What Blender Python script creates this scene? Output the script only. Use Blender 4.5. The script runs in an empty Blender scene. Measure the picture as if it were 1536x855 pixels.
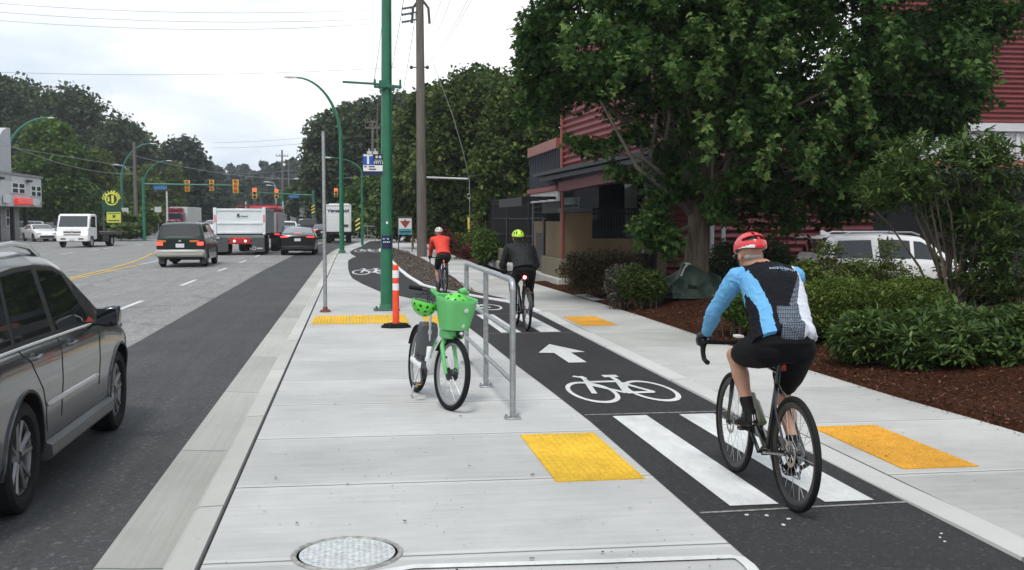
import bpy, bmesh, math, random
import numpy as np
from mathutils import Vector, Matrix, Quaternion, noise as mnoise
C = bpy.context.scene.collection
PI = math.pi
R = math.radians
rnd = random.Random(7)
rng = np.random.default_rng(11)

# ---------------------------------------------------------------- camera model (road frame: +Y along the road)
YAW, PIT, CAMH, FPX = R(8.46), math.atan(99.5/1600), 1.75, 1600.0
def ray(px, py):
    x = (px-768)/FPX; y = -(py-427.5)/FPX
    cp, sp = math.cos(PIT), math.sin(PIT)
    f = cp+y*sp; z = -sp+y*cp
    cy, sy = math.cos(YAW), math.sin(YAW)
    return Vector((x*cy+f*sy, -x*sy+f*cy, z)), f
def G(px, py, z=0.0):                       # point on a horizontal plane
    r, f = ray(px, py); t = (z-CAMH)/r.z
    return Vector((r.x*t, r.y*t, z))
def D(px, py, d):                           # point at a distance d ahead
    r, f = ray(px, py)
    return Vector((0, 0, CAMH))+r*(d/f)
def AY(px, py, Y):                          # point on the plane y=Y
    r, f = ray(px, py)
    return Vector((0, 0, CAMH))+r*(Y/r.y)

# ---------------------------------------------------------------- materials
def new_mat(name):
    m = bpy.data.materials.new(name); m.use_nodes = True
    nt = m.node_tree; b = nt.nodes['Principled BSDF']
    return m, nt, b
def N(nt, kind, **kw):
    n = nt.nodes.new(kind)
    for k, v in kw.items():
        if k in n.inputs: n.inputs[k].default_value = v
        else: setattr(n, k, v)
    return n
def noise_node(nt, scale, detail=4, rough=.6, vec=None, stretch=None, coord='Object'):
    tc = nt.nodes.new('ShaderNodeTexCoord'); src = tc.outputs[coord]
    if stretch:
        mp = nt.nodes.new('ShaderNodeMapping'); mp.inputs['Scale'].default_value = stretch
        nt.links.new(src, mp.inputs['Vector']); src = mp.outputs['Vector']
    n = nt.nodes.new('ShaderNodeTexNoise'); n.inputs['Scale'].default_value = scale
    n.inputs['Detail'].default_value = detail; n.inputs['Roughness'].default_value = rough
    nt.links.new(src, n.inputs['Vector'])
    return n
def ramp(nt, src, stops):
    r = nt.nodes.new('ShaderNodeValToRGB')
    el = r.color_ramp.elements
    while len(el) < len(stops): el.new(0.5)
    for e, (p, c) in zip(el, stops):
        e.position = p; e.color = (c[0], c[1], c[2], 1) if hasattr(c, '__len__') else (c, c, c, 1)
    nt.links.new(src, r.inputs['Fac'])
    return r
def mul(c, k): return tuple(min(1, x*k) for x in c)
def mat(name, col, rough=.6, metal=0, var=.15, scale=6, bump=0, bscale=None, coat=0, emit=None, estr=0, stretch=None, spec=None, detail=4):
    m, nt, b = new_mat(name)
    if var:
        n = noise_node(nt, scale, detail, .6, stretch=stretch)
        r = ramp(nt, n.outputs['Fac'], [(.3, mul(col, 1-var)), (.7, mul(col, 1+var))])
        nt.links.new(r.outputs['Color'], b.inputs['Base Color'])
    else:
        b.inputs['Base Color'].default_value = (*col, 1)
    b.inputs['Roughness'].default_value = rough; b.inputs['Metallic'].default_value = metal
    if coat: b.inputs['Coat Weight'].default_value = coat; b.inputs['Coat Roughness'].default_value = .05
    if spec is None and rough > .7: spec = .15
    if spec is not None: b.inputs['Specular IOR Level'].default_value = spec
    if emit: b.inputs['Emission Color'].default_value = (*emit, 1); b.inputs['Emission Strength'].default_value = estr
    if bump:
        n2 = noise_node(nt, bscale or scale*4, 3, .6, stretch=stretch)
        bp = nt.nodes.new('ShaderNodeBump'); bp.inputs['Strength'].default_value = bump; bp.inputs['Distance'].default_value = .02
        nt.links.new(n2.outputs['Fac'], bp.inputs['Height']); nt.links.new(bp.outputs['Normal'], b.inputs['Normal'])
    return m

def speckle_mat(name, base, lo, hi, rough, big=.12, bumpk=.3, fine=160, streak=None, joints=None, spots=0, sk=(.88, 1.06), cracks=0, coarse=0):
    """stone-like surface: fine aggregate grain, broad blotches, optional broom streaks, joints and dark specks"""
    m, nt, b = new_mat(name)
    tc = nt.nodes.new('ShaderNodeTexCoord')
    nf = N(nt, 'ShaderNodeTexNoise', Scale=fine, Detail=2.0); nt.links.new(tc.outputs['Object'], nf.inputs['Vector'])
    nb = N(nt, 'ShaderNodeTexNoise', Scale=.55, Detail=6.0, Roughness=.65); nt.links.new(tc.outputs['Object'], nb.inputs['Vector'])
    rf = ramp(nt, nf.outputs['Fac'], [(.3, mul(base, lo)), (.7, mul(base, hi))])
    rb = ramp(nt, nb.outputs['Fac'], [(.3, 1-big), (.7, 1+big*.6)])
    mx = nt.nodes.new('ShaderNodeMix'); mx.data_type = 'RGBA'; mx.blend_type = 'MULTIPLY'; mx.inputs['Factor'].default_value = 1
    nt.links.new(rf.outputs['Color'], mx.inputs['A']); nt.links.new(rb.outputs['Color'], mx.inputs['B'])
    out = mx.outputs['Result']
    def mulin(out, fac_socket, col, mode='MIX'):
        q = nt.nodes.new('ShaderNodeMix'); q.data_type = 'RGBA'; q.blend_type = mode
        nt.links.new(fac_socket, q.inputs['Factor']); nt.links.new(out, q.inputs['A'])
        q.inputs['B'].default_value = (*col, 1); return q.outputs['Result']
    if streak:
        mp = nt.nodes.new('ShaderNodeMapping'); mp.inputs['Scale'].default_value = streak
        nt.links.new(tc.outputs['Object'], mp.inputs['Vector'])
        ns = N(nt, 'ShaderNodeTexNoise', Scale=5.0, Detail=5.0, Roughness=.7); nt.links.new(mp.outputs['Vector'], ns.inputs['Vector'])
        rs = ramp(nt, ns.outputs['Fac'], [(.25, sk[0]), (.75, sk[1])])
        q = nt.nodes.new('ShaderNodeMix'); q.data_type = 'RGBA'; q.blend_type = 'MULTIPLY'; q.inputs['Factor'].default_value = 1
        nt.links.new(out, q.inputs['A']); nt.links.new(rs.outputs['Color'], q.inputs['B']); out = q.outputs['Result']
    if spots:
        v = N(nt, 'ShaderNodeTexVoronoi', Scale=7.0); nt.links.new(tc.outputs['Object'], v.inputs['Vector'])
        rv = ramp(nt, v.outputs['Distance'], [(.0, 1), (.05, .9), (.075, 0)])
        nm = N(nt, 'ShaderNodeTexNoise', Scale=3.0, Detail=3.0); nt.links.new(tc.outputs['Object'], nm.inputs['Vector'])
        rm = ramp(nt, nm.outputs['Fac'], [(.5, 0), (.62, spots)])
        mm = nt.nodes.new('ShaderNodeMath'); mm.operation = 'MULTIPLY'
        nt.links.new(rv.outputs['Color'], mm.inputs[0]); nt.links.new(rm.outputs['Color'], mm.inputs[1])
        out = mulin(out, mm.outputs[0], mul(base, .3))
    if coarse:
        vc = N(nt, 'ShaderNodeTexVoronoi', Scale=coarse); nt.links.new(tc.outputs['Object'], vc.inputs['Vector'])
        rc = ramp(nt, vc.outputs['Color'], [(.0, .72), (.8, 1.0), (.93, 1.9)])
        q = nt.nodes.new('ShaderNodeMix'); q.data_type = 'RGBA'; q.blend_type = 'MULTIPLY'; q.inputs['Factor'].default_value = 1
        nt.links.new(out, q.inputs['A']); nt.links.new(rc.outputs['Color'], q.inputs['B']); out = q.outputs['Result']
    if cracks:
        nw = N(nt, 'ShaderNodeTexNoise', Scale=1.2, Detail=4.0); nt.links.new(tc.outputs['Object'], nw.inputs['Vector'])
        va = nt.nodes.new('ShaderNodeVectorMath'); va.operation = 'MULTIPLY_ADD'; va.inputs[1].default_value = (1.4, 1.4, 0)
        nt.links.new(nw.outputs['Color'], va.inputs[0]); nt.links.new(tc.outputs['Object'], va.inputs[2])
        ve = N(nt, 'ShaderNodeTexVoronoi', Scale=.16); ve.feature = 'DISTANCE_TO_EDGE'; nt.links.new(va.outputs[0], ve.inputs['Vector'])
        re = ramp(nt, ve.outputs['Distance'], [(.0, 1), (.004, .8), (.009, 0)])
        nk = N(nt, 'ShaderNodeTexNoise', Scale=.25, Detail=2.0); nt.links.new(tc.outputs['Object'], nk.inputs['Vector'])
        rk = ramp(nt, nk.outputs['Fac'], [(.42, 0), (.5, cracks)])
        mc = nt.nodes.new('ShaderNodeMath'); mc.operation = 'MULTIPLY'; nt.links.new(re.outputs['Color'], mc.inputs[0]); nt.links.new(rk.outputs['Color'], mc.inputs[1])
        out = mulin(out, mc.outputs[0], mul(base, .3))
    hsock = nf.outputs['Fac']
    if joints:
        # joints: list of (axis, spacing, offset, half width, u-slope, trowel border half width)
        sep = nt.nodes.new('ShaderNodeSeparateXYZ'); nt.links.new(tc.outputs['Object'], sep.inputs[0])
        wob = N(nt, 'ShaderNodeTexNoise', Scale=9.0, Detail=2.0); nt.links.new(tc.outputs['Object'], wob.inputs['Vector'])
        def M(op, a, bb=None, c=None):
            n = nt.nodes.new('ShaderNodeMath'); n.operation = op
            for i, v in enumerate((a, bb, c)):
                if v is None: continue
                if isinstance(v, (int, float)): n.inputs[i].default_value = v
                else: nt.links.new(v, n.inputs[i])
            return n.outputs[0]
        for ax, sp, off, hw, slope, brd in joints:
            a = sep.outputs[ax]; o = sep.outputs[1-ax]
            t = M('ADD', a, M('MULTIPLY', o, slope)); t = M('ADD', t, M('MULTIPLY', M('SUBTRACT', wob.outputs['Fac'], .5), .012))
            t = M('SUBTRACT', t, off)
            if sp > 1 and spots:
                wn = nt.nodes.new('ShaderNodeTexWhiteNoise'); wn.noise_dimensions = '1D'; nt.links.new(M('FLOOR', M('DIVIDE', t, sp)), wn.inputs['W'])
                rw = ramp(nt, wn.outputs['Value'], [(0, .90), (1, 1.07)]); q = nt.nodes.new('ShaderNodeMix'); q.data_type = 'RGBA'; q.blend_type = 'MULTIPLY'; q.inputs['Factor'].default_value = 1
                nt.links.new(out, q.inputs['A']); nt.links.new(rw.outputs['Color'], q.inputs['B']); out = q.outputs['Result']
            t = M('ABSOLUTE', M('SUBTRACT', M('WRAP', t, sp/2, -sp/2), 0))
            if brd:
                bd = M('LESS_THAN', t, brd)
                out = mulin(out, M('MULTIPLY', bd, .35), mul(base, 1.22))
            ln = M('MINIMUM', 1.0, M('DIVIDE', t, hw*1.35))
            out = mulin(out, M('MULTIPLY', M('SUBTRACT', 1.0, M('MULTIPLY', ln, ln)), .9), mul(base, .22))
    nt.links.new(out, b.inputs['Base Color'])
    b.inputs['Roughness'].default_value = rough; b.inputs['Specular IOR Level'].default_value = .2
    if bumpk:
        bp = nt.nodes.new('ShaderNodeBump'); bp.inputs['Strength'].default_value = bumpk; bp.inputs['Distance'].default_value = .006
        nt.links.new(hsock, bp.inputs['Height']); nt.links.new(bp.outputs['Normal'], b.inputs['Normal'])
    return m

def leaf_mat(name, c1, c2, c3=None, rough=.5, trans=.25):
    """leaf: colour varies per leaf through the 'var' attribute, light passes through a little"""
    m, nt, b = new_mat(name)
    at = nt.nodes.new('ShaderNodeAttribute'); at.attribute_name = 'var'
    st = [(0.05, c1), (.75, c2)] + ([(1.0, c3)] if c3 else [])
    r = ramp(nt, at.outputs['Fac'], st)
    nt.links.new(r.outputs['Color'], b.inputs['Base Color'])
    b.inputs['Roughness'].default_value = rough
    b.inputs['Specular IOR Level'].default_value = .2
    tr = nt.nodes.new('ShaderNodeBsdfTranslucent'); nt.links.new(r.outputs['Color'], tr.inputs['Color'])
    mx = nt.nodes.new('ShaderNodeMixShader'); mx.inputs[0].default_value = trans
    nt.links.new(b.outputs[0], mx.inputs[1]); nt.links.new(tr.outputs[0], mx.inputs[2])
    nt.links.new(mx.outputs[0], nt.nodes['Material Output'].inputs['Surface'])
    return m

def glass_mat(name, col=(.01, .012, .012), rough=.03):
    m, nt, b = new_mat(name)
    b.inputs['Base Color'].default_value = (*col, 1); b.inputs['Roughness'].default_value = rough
    b.inputs['Specular IOR Level'].default_value = .7; b.inputs['Coat Weight'].default_value = .4
    b.inputs['Coat Roughness'].default_value = .02
    return m

# ---------------------------------------------------------------- mesh builder
class MB:
    def __init__(s): s.V = []; s.F = []; s.M = []
    def add(s, verts, faces, mi=0):
        o = len(s.V); s.V += [tuple(v) for v in verts]
        s.F += [tuple(i+o for i in f) for f in faces]; s.M += [mi]*len(faces); return s
    def box(s, c, size, mi=0, rz=0, rx=0, ry=0, bev=0):
        hx, hy, hz = size[0]/2, size[1]/2, size[2]/2
        if bev:
            b = min(bev, hx*.45, hy*.45, hz*.45)
            vs = []
            for z, k in ((-hz, b), (-hz+b, 0), (hz-b, 0), (hz, b)):
                for x, y in ((-hx+k+b*(k == 0), -hy+k), (hx-k-b*(k == 0), -hy+k), (hx-k, -hy+k+b*(k == 0)), (hx-k, hy-k-b*(k == 0)),
                             (hx-k-b*(k == 0), hy-k), (-hx+k+b*(k == 0), hy-k), (-hx+k, hy-k-b*(k == 0)), (-hx+k, -hy+k+b*(k == 0))):
                    vs.append((x, y, z))
            fs = [tuple(range(7, -1, -1)), tuple(range(24, 32))]
            for r_ in range(3):
                for i in range(8):
                    j = (i+1) % 8
                    fs.append((r_*8+i, r_*8+j, r_*8+8+j, r_*8+8+i))
        else:
            vs = [(x, y, z) for z in (-hz, hz) for x, y in ((-hx, -hy), (hx, -hy), (hx, hy), (-hx, hy))]
            fs = [(3, 2, 1, 0), (4, 5, 6, 7), (0, 1, 5, 4), (1, 2, 6, 5), (2, 3, 7, 6), (3, 0, 4, 7)]
        M_ = Matrix.Rotation(rz, 3, 'Z') @ Matrix.Rotation(ry, 3, 'Y') @ Matrix.Rotation(rx, 3, 'X')
        c = Vector(c)
        return s.add([M_ @ Vector(v)+c for v in vs], fs, mi)
    def bb(s, x0, x1, y0, y1, z0, z1, mi=0, bev=0):
        return s.box(((x0+x1)/2, (y0+y1)/2, (z0+z1)/2), (abs(x1-x0), abs(y1-y0), abs(z1-z0)), mi, bev=bev)
    def tube(s, pts, r, n=8, mi=0, caps=True, closed=False, flat=1.0, up=None):
        pts = [Vector(p) for p in pts]; k = len(pts)
        rs = r if hasattr(r, '__len__') else [r]*k
        rings = []; prev = None
        for i, p in enumerate(pts):
            if closed: t = pts[(i+1) % k]-pts[i-1]
            else: t = pts[min(i+1, k-1)]-pts[max(i-1, 0)]
            if t.length < 1e-9: t = Vector((0, 0, 1))
            t.normalize()
            if prev is None:
                a = Vector(up) if up else (Vector((0, 0, 1)) if abs(t.z) < .9 else Vector((1, 0, 0)))
                u = (a-t*a.dot(t)).normalized()
            else:
                u = prev-t*prev.dot(t)
                u = u.normalized() if u.length > 1e-6 else prev
            prev = u; v = t.cross(u)
            rings.append([p+(u*math.cos(2*PI*j/n)*rs[i]*flat+v*math.sin(2*PI*j/n)*rs[i]) for j in range(n)])
        return s.loft(rings, mi, caps=caps and not closed, closed=closed)
    def loft(s, rings, mi=0, caps=True, closed=False, ringclosed=True):
        n = len(rings[0]); k = len(rings); vs = [v for r_ in rings for v in r_]; fs = []
        for i in range(k if closed else k-1):
            i2 = (i+1) % k
            for j in range(n if ringclosed else n-1):
                j2 = (j+1) % n
                fs.append((i*n+j, i*n+j2, i2*n+j2, i2*n+j))
        if caps: fs.append(tuple(range(n-1, -1, -1))); fs.append(tuple((k-1)*n+j for j in range(n)))
        return s.add(vs, fs, mi)
    def lathe(s, prof, c=(0, 0, 0), axis='Z', n=24, mi=0, closed=False):
        c = Vector(c); rings = []
        for r_, h in prof:
            ring = []
            for j in range(n):
                a = 2*PI*j/n; x, y = r_*math.cos(a), r_*math.sin(a)
                ring.append(c+(Vector((x, y, h)) if axis == 'Z' else Vector((h, x, y)) if axis == 'X' else Vector((x, h, y))))
            rings.append(ring)
        return s.loft(rings, mi, caps=not closed, closed=closed)
    def ell(s, c, r, n=16, k=10, mi=0, rot=None, t0=0, t1=PI):
        c = Vector(c); rings = []
        if not hasattr(r, '__len__'): r = (r, r, r)
        for i in range(k+1):
            t = t0+(t1-t0)*i/k; t = min(max(t, .02), PI-.02)
            ring = []
            for j in range(n):
                a = 2*PI*j/n
                v = Vector((r[0]*math.sin(t)*math.cos(a), r[1]*math.sin(t)*math.sin(a), r[2]*math.cos(t)))
                if rot is not None: v = rot @ v
                ring.append(c+v)
            rings.append(ring)
        return s.loft(rings[::-1], mi)
    def prism(s, poly, h0, h1, plane='XY', mi=0):
        """poly in a plane, extruded along the third axis"""
        def P(a, b, h):
            return (a, b, h) if plane == 'XY' else (a, h, b) if plane == 'XZ' else (h, a, b)
        n = len(poly)
        vs = [P(a, b, h0) for a, b in poly]+[P(a, b, h1) for a, b in poly]
        fs = [tuple(range(n-1, -1, -1)), tuple(range(n, 2*n))]+[(i, (i+1) % n, n+(i+1) % n, n+i) for i in range(n)]
        return s.add(vs, fs, mi)
    def quad(s, a, b, c, d, mi=0): return s.add([a, b, c, d], [(0, 1, 2, 3)], mi)
    def grid(s, fn, nu, nv, mi=0):
        vs = [fn(i/nu, j/nv) for i in range(nu+1) for j in range(nv+1)]
        fs = [(i*(nv+1)+j, (i+1)*(nv+1)+j, (i+1)*(nv+1)+j+1, i*(nv+1)+j+1) for i in range(nu) for j in range(nv)]
        return s.add(vs, fs, mi)
    def mesh(s, name, mats, smooth=True, ang=38, fix=True):
        me = bpy.data.meshes.new(name); me.from_pydata(s.V, [], s.F)
        for m in (mats if isinstance(mats, (list, tuple)) else [mats]): me.materials.append(m)
        me.polygons.foreach_set('material_index', s.M)
        if fix:
            bm = bmesh.new(); bm.from_mesh(me); bmesh.ops.recalc_face_normals(bm, faces=bm.faces); bm.to_mesh(me); bm.free()
        if smooth:
            me.polygons.foreach_set('use_smooth', [True]*len(me.polygons))
            me.set_sharp_from_angle(angle=R(ang))
        me.update(); return me
    def build(s, name, mats, parent=None, smooth=True, ang=38, fix=True, loc=None):
        o = bpy.data.objects.new(name, s.mesh(name, mats, smooth, ang, fix)); C.objects.link(o)
        if parent is not None: o.parent = parent
        if loc is not None: o.location = loc
        return o

def tag(o, label, cat, group=None, kind=None):
    if label: o['label'] = label
    if cat: o['category'] = cat
    if group: o['group'] = group
    if kind: o['kind'] = kind
    return o
def thing(name, label, cat, loc=(0, 0, 0), rz=0, group=None, scale=None):
    o = bpy.data.objects.new(name, None); C.objects.link(o); o.location = loc; o.rotation_euler = (0, 0, rz)
    o.empty_display_size = .2
    if scale: o.scale = (scale,)*3
    return tag(o, label, cat, group)
def struct(o): o['kind'] = 'structure'; return o
def copy_tree(o, parent=None, loc=None, rz=None, label=None):
    c = o.copy(); C.objects.link(c); c.parent = parent
    if loc is not None: c.location = loc
    if rz is not None: c.rotation_euler = (0, 0, rz)
    if label: c['label'] = label
    for ch in list(o.children): copy_tree(ch, c)
    return c
def arr_obj(name, V, F, mats, parent=None, attr=None, mi=None, smooth=False):
    """fast mesh from numpy: V (n,3), F (m,k) all the same size"""
    me = bpy.data.meshes.new(name); n, k = F.shape
    me.vertices.add(len(V)); me.vertices.foreach_set('co', V.astype(np.float32).ravel())
    me.loops.add(n*k); me.loops.foreach_set('vertex_index', F.astype(np.int32).ravel())
    me.polygons.add(n); me.polygons.foreach_set('loop_start', np.arange(0, n*k, k, dtype=np.int32))
    me.polygons.foreach_set('loop_total', np.full(n, k, dtype=np.int32))
    for m in (mats if isinstance(mats, (list, tuple)) else [mats]): me.materials.append(m)
    if mi is not None: me.polygons.foreach_set('material_index', mi.astype(np.int32))
    me.update(calc_edges=True)
    if attr is not None:
        a = me.attributes.new('var', 'FLOAT', 'FACE'); a.data.foreach_set('value', attr.astype(np.float32))
    if smooth: me.polygons.foreach_set('use_smooth', [True]*n)
    o = bpy.data.objects.new(name, me); C.objects.link(o)
    if parent is not None: o.parent = parent
    return o
def text_obj(s, size, m, parent, loc, rot, name='lettering', ext=.004, bold=0.0, sx=1, shear=0, align='CENTER'):
    cu = bpy.data.curves.new(name, 'FONT'); cu.body = s; cu.size = size; cu.extrude = ext; cu.offset = bold
    cu.align_x = align; cu.align_y = 'CENTER'; cu.shear = shear; cu.resolution_u = 3
    t = bpy.data.objects.new('tmp', cu); C.objects.link(t)
    dg = bpy.context.evaluated_depsgraph_get(); me = bpy.data.meshes.new_from_object(t.evaluated_get(dg))
    bpy.data.objects.remove(t); bpy.data.curves.remove(cu)
    me.materials.clear(); me.materials.append(m)
    o = bpy.data.objects.new(name, me); C.objects.link(o); o.parent = parent; o.location = loc; o.rotation_euler = rot; o.scale = (sx, 1, 1)
    return o

# ---------------------------------------------------------------- shared materials
M = {}
M['tyre'] = mat('tyre_rubber', (.012, .012, .013), .75, var=.2, scale=20)
M['black'] = mat('black_plastic', (.014, .014, .015), .45, var=.1, scale=20)
M['satin'] = mat('satin_black', (.01, .01, .011), .28, var=.1, scale=12)
M['steel'] = mat('brushed_steel', (.5, .51, .52), .35, .9, var=.1, scale=14)
M['galv'] = mat('galvanised_steel', (.36, .38, .39), .42, .75, var=.22, scale=22, bump=.05)
M['chrome'] = mat('chrome', (.7, .7, .72), .15, 1, var=0)
M['glass'] = glass_mat('tinted_glass')
M['glass2'] = glass_mat('window_glass', (.03, .04, .045), .06)
M['white'] = mat('white_paint', (.78, .79, .79), .35, var=.04, scale=3)
M['dgrey'] = mat('dark_grey_plastic', (.06, .063, .066), .5, var=.15, scale=10)
M['mgrey'] = mat('mid_grey_paint', (.22, .23, .235), .5, var=.1, scale=6)
M['lgrey'] = mat('light_grey_paint', (.5, .51, .5), .55, var=.1, scale=2)
M['green'] = mat('green_pole_paint', (.013, .135, .068), .35, var=.16, scale=5, bump=.03, coat=.1)
M['green_far'] = mat('green_lamp_paint', (.02, .13, .085), .45, var=.1, scale=3)
M['orange'] = mat('orange_plastic', (.78, .06, .02), .45, var=.1, scale=9)
M['reflect'] = mat('reflective_band', (.75, .72, .72), .4, var=.1, scale=20)
M['yellow_plate'] = speckle_mat('yellow_tactile', (.78, .49, .04), .80, 1.12, .6, big=.3, bumpk=.2, fine=60, spots=.9, streak=(1, 1, 1), sk=(.74, 1.05))
M['amber_plate'] = speckle_mat('amber_tactile', (.72, .36, .04), .80, 1.12, .6, big=.3, bumpk=.2, fine=60, spots=.9, streak=(1, 1, 1), sk=(.74, 1.05))
M['paint'] = speckle_mat('white_road_paint', (.7, .71, .7), .86, 1.06, .6, big=.2, bumpk=.4, fine=120, spots=.8, streak=(1.6, .5, 1), sk=(.74, 1.04))
M['red_light'] = mat('red_lamp', (.6, .02, .02), .3, var=0, emit=(1, .05, .03), estr=1.2)
M['red_glow'] = mat('bright_red_lamp', (.7, .02, .02), .3, var=0, emit=(1, .06, .04), estr=2)
M['red_lens'] = mat('red_lens', (.35, .01, .01), .15, var=0)
M['amber_lens'] = mat('amber_lens', (.6, .15, .02), .2, var=0)
M['lamp_glass'] = mat('lamp_glass', (.6, .62, .63), .12, .3, var=0)
M['headlamp_on'] = mat('lit_headlamp', (.8, .8, .75), .2, var=0, emit=(1, .97, .85), estr=2.0)
M['plate'] = mat('number_plate', (.62, .64, .66), .4, var=.25, scale=40)
M['bark'] = mat('bark', (.125, .100, .076), .9, var=.4, scale=14, bump=.9, bscale=30, stretch=(1, 1, .18), detail=6)
M['bark_light'] = mat('pale_bark', (.16, .145, .12), .9, var=.3, scale=18, bump=.5, bscale=40, stretch=(1, 1, .25))
M['wood_pole'] = mat('weathered_pole_wood', (.14, .122, .108), .85, var=.35, scale=18, bump=.5, bscale=40, stretch=(1, 1, .05), detail=6)
M['wire'] = mat('cable_black', (.03, .03, .032), .6, var=0)
M['wire_pale'] = mat('cable_grey', (.25, .26, .27), .6, var=0)
M['signal'] = mat('signal_yellow', (.70, .40, .04), .45, var=.1, scale=8)
M['navy'] = mat('navy_sign', (.008, .012, .06), .4, var=0)
M['blue_sign'] = mat('blue_sign', (.01, .08, .42), .4, var=0)
M['street_blue'] = mat('street_sign_blue', (.03, .13, .34), .4, var=0)
M['sign_white'] = mat('sign_white', (.72, .73, .73), .45, var=.05, scale=9)
M['concrete'] = speckle_mat('rough_concrete', (.4, .39, .365), .85, 1.12, .85, big=.25, bumpk=.5, fine=60)

# ---------------------------------------------------------------- camera, sky, sun
cam = bpy.data.cameras.new('camera'); camo = bpy.data.objects.new('camera', cam); C.objects.link(camo)
camo.location = (0, 0, CAMH); camo.rotation_euler = (PI/2-PIT, 0, -YAW)
cam.sensor_width = 36; cam.lens = FPX/1536*36; cam.clip_end = 5000; cam.clip_start = .05
bpy.context.scene.camera = camo
sc = bpy.context.scene
sc.view_settings.view_transform = 'Standard'; sc.view_settings.look = 'None'; sc.view_settings.gamma = 1
sc.view_settings.exposure = 0.50
sc.render.resolution_x = 1024; sc.render.resolution_y = 570
SUN_EL, SUN_AZ = R(58), R(200)          # azimuth clockwise from +Y: high, behind the camera to the left
w = bpy.data.worlds.new('World'); sc.world = w; w.use_nodes = True
nt = w.node_tree; bg = nt.nodes['Background']; bg.inputs['Strength'].default_value = .1
sky = nt.nodes.new('ShaderNodeTexSky'); sky.sky_type = 'NISHITA'; sky.sun_disc = False
sky.sun_elevation = SUN_EL; sky.sun_rotation = SUN_AZ; sky.altitude = 20; sky.air_density = 1; sky.dust_density = 2
tc = nt.nodes.new('ShaderNodeTexCoord')
sep = nt.nodes.new('ShaderNodeSeparateXYZ'); nt.links.new(tc.outputs['Generated'], sep.inputs[0])
def WM(op, a, b=None):
    n = nt.nodes.new('ShaderNodeMath'); n.operation = op
    for i, v in enumerate((a, b)):
        if v is None: continue
        if isinstance(v, (int, float)): n.inputs[i].default_value = v
        else: nt.links.new(v, n.inputs[i])
    return n.outputs[0]
zz = WM('ADD', WM('MAXIMUM', sep.outputs[2], 0.0), .18)
cmb = nt.nodes.new('ShaderNodeCombineXYZ')
nt.links.new(WM('DIVIDE', sep.outputs[0], zz), cmb.inputs[0]); nt.links.new(WM('DIVIDE', sep.outputs[1], zz), cmb.inputs[1])
cmb.inputs[2].default_value = 3.7
mp = nt.nodes.new('ShaderNodeMapping'); mp.inputs['Scale'].default_value = (1.1, .8, 1); mp.inputs['Location'].default_value = (1.3, 0.4, 0)
nt.links.new(cmb.outputs[0], mp.inputs['Vector'])
cn = N(nt, 'ShaderNodeTexNoise', Scale=.9, Detail=8.0, Roughness=.50, Distortion=.3); nt.links.new(mp.outputs[0], cn.inputs['Vector'])
cr = ramp(nt, cn.outputs['Fac'], [(.39, (5.2, 5.9, 6.8)), (.47, (6.7, 7.3, 8.0)), (.55, (8.6, 8.9, 9.2)), (.63, (10.0, 10.0, 10.0))])
cn2 = N(nt, 'ShaderNodeTexNoise', Scale=.5, Detail=5.0, Roughness=.5); nt.links.new(mp.outputs[0], cn2.inputs['Vector'])
cov = ramp(nt, cn2.outputs['Fac'], [(.3, .82), (.5, .98)])
mx = nt.nodes.new('ShaderNodeMix'); mx.data_type = 'RGBA'
nt.links.new(cov.outputs['Color'], mx.inputs['Factor']); nt.links.new(sky.outputs[0], mx.inputs['A']); nt.links.new(cr.outputs['Color'], mx.inputs['B'])
nt.links.new(mx.outputs['Result'], bg.inputs['Color'])
sl = bpy.data.lights.new('sun', 'SUN'); sl.energy = 1.5; sl.angle = R(12); sl.color = (1, .96, .9)
slo = bpy.data.objects.new('sun', sl); C.objects.link(slo)
sd = Vector((math.sin(SUN_AZ)*math.cos(SUN_EL), math.cos(SUN_AZ)*math.cos(SUN_EL), math.sin(SUN_EL)))
slo.rotation_euler = sd.to_track_quat('Z', 'Y').to_euler()
sc.cycles.max_bounces = 6; sc.cycles.transparent_max_bounces = 8
# ================================================================ GROUND
sheet_n = 0
def poly_sheet(name, pts, z, m, kind='structure', cut=1.5):
    """a flat sheet from a polygon of (x, y)"""
    bm = bmesh.new(); vs = [bm.verts.new((p[0], p[1], z)) for p in pts]
    f = bm.faces.new(vs); bmesh.ops.triangulate(bm, faces=[f])
    me = bpy.data.meshes.new(name); bm.to_mesh(me); bm.free(); me.materials.append(m)
    if me.polygons[0].normal.z < 0: me.flip_normals()
    o = bpy.data.objects.new(name, me); C.objects.link(o)
    if kind: o['kind'] = kind
    return o
def gp(L, z=0): return [(G(a, b, z).x, G(a, b, z).y) for a, b in L]

m_conc = speckle_mat('broomed_concrete', (.475, .475, .465), .90, 1.06, .8, big=.2, bumpk=.25, fine=220, streak=(.25, 3, 1),
                     joints=[(1, 1.55, 5.47, .011, .02, .06)], spots=.8)
m_path = speckle_mat('path_concrete', (.455, .455, .435), .90, 1.06, .8, big=.24, bumpk=.25, fine=200, streak=(.3, 3, 1),
                     joints=[(1, 1.83, 6.75, .010, .0, .05)], spots=.6)
m_gutter = speckle_mat('gutter_concrete', (.4, .4, .37), .9, 1.06, .8, big=.12, bumpk=.3, fine=180, streak=(6, .12, 1),
                       joints=[(1, 3.0, 8.95, .01, .0, 0)], spots=.3)
m_curb = speckle_mat('curb_concrete', (.47, .465, .44), .9, 1.06, .8, big=.12, bumpk=.4, fine=120, joints=[(1, 3.0, 9.6, .01, .0, 0)], spots=.5)
m_lane = speckle_mat('new_asphalt', (.036, .036, .037), .6, 1.5, .82, big=.2, bumpk=.9, fine=190, spots=.25, coarse=55)
m_road_new = speckle_mat('dark_road_asphalt', (.066, .067, .069), .75, 1.3, .8, big=.2, bumpk=.7, fine=120, streak=(1.0, .05, 1), sk=(.80, 1.12), coarse=40)
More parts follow.
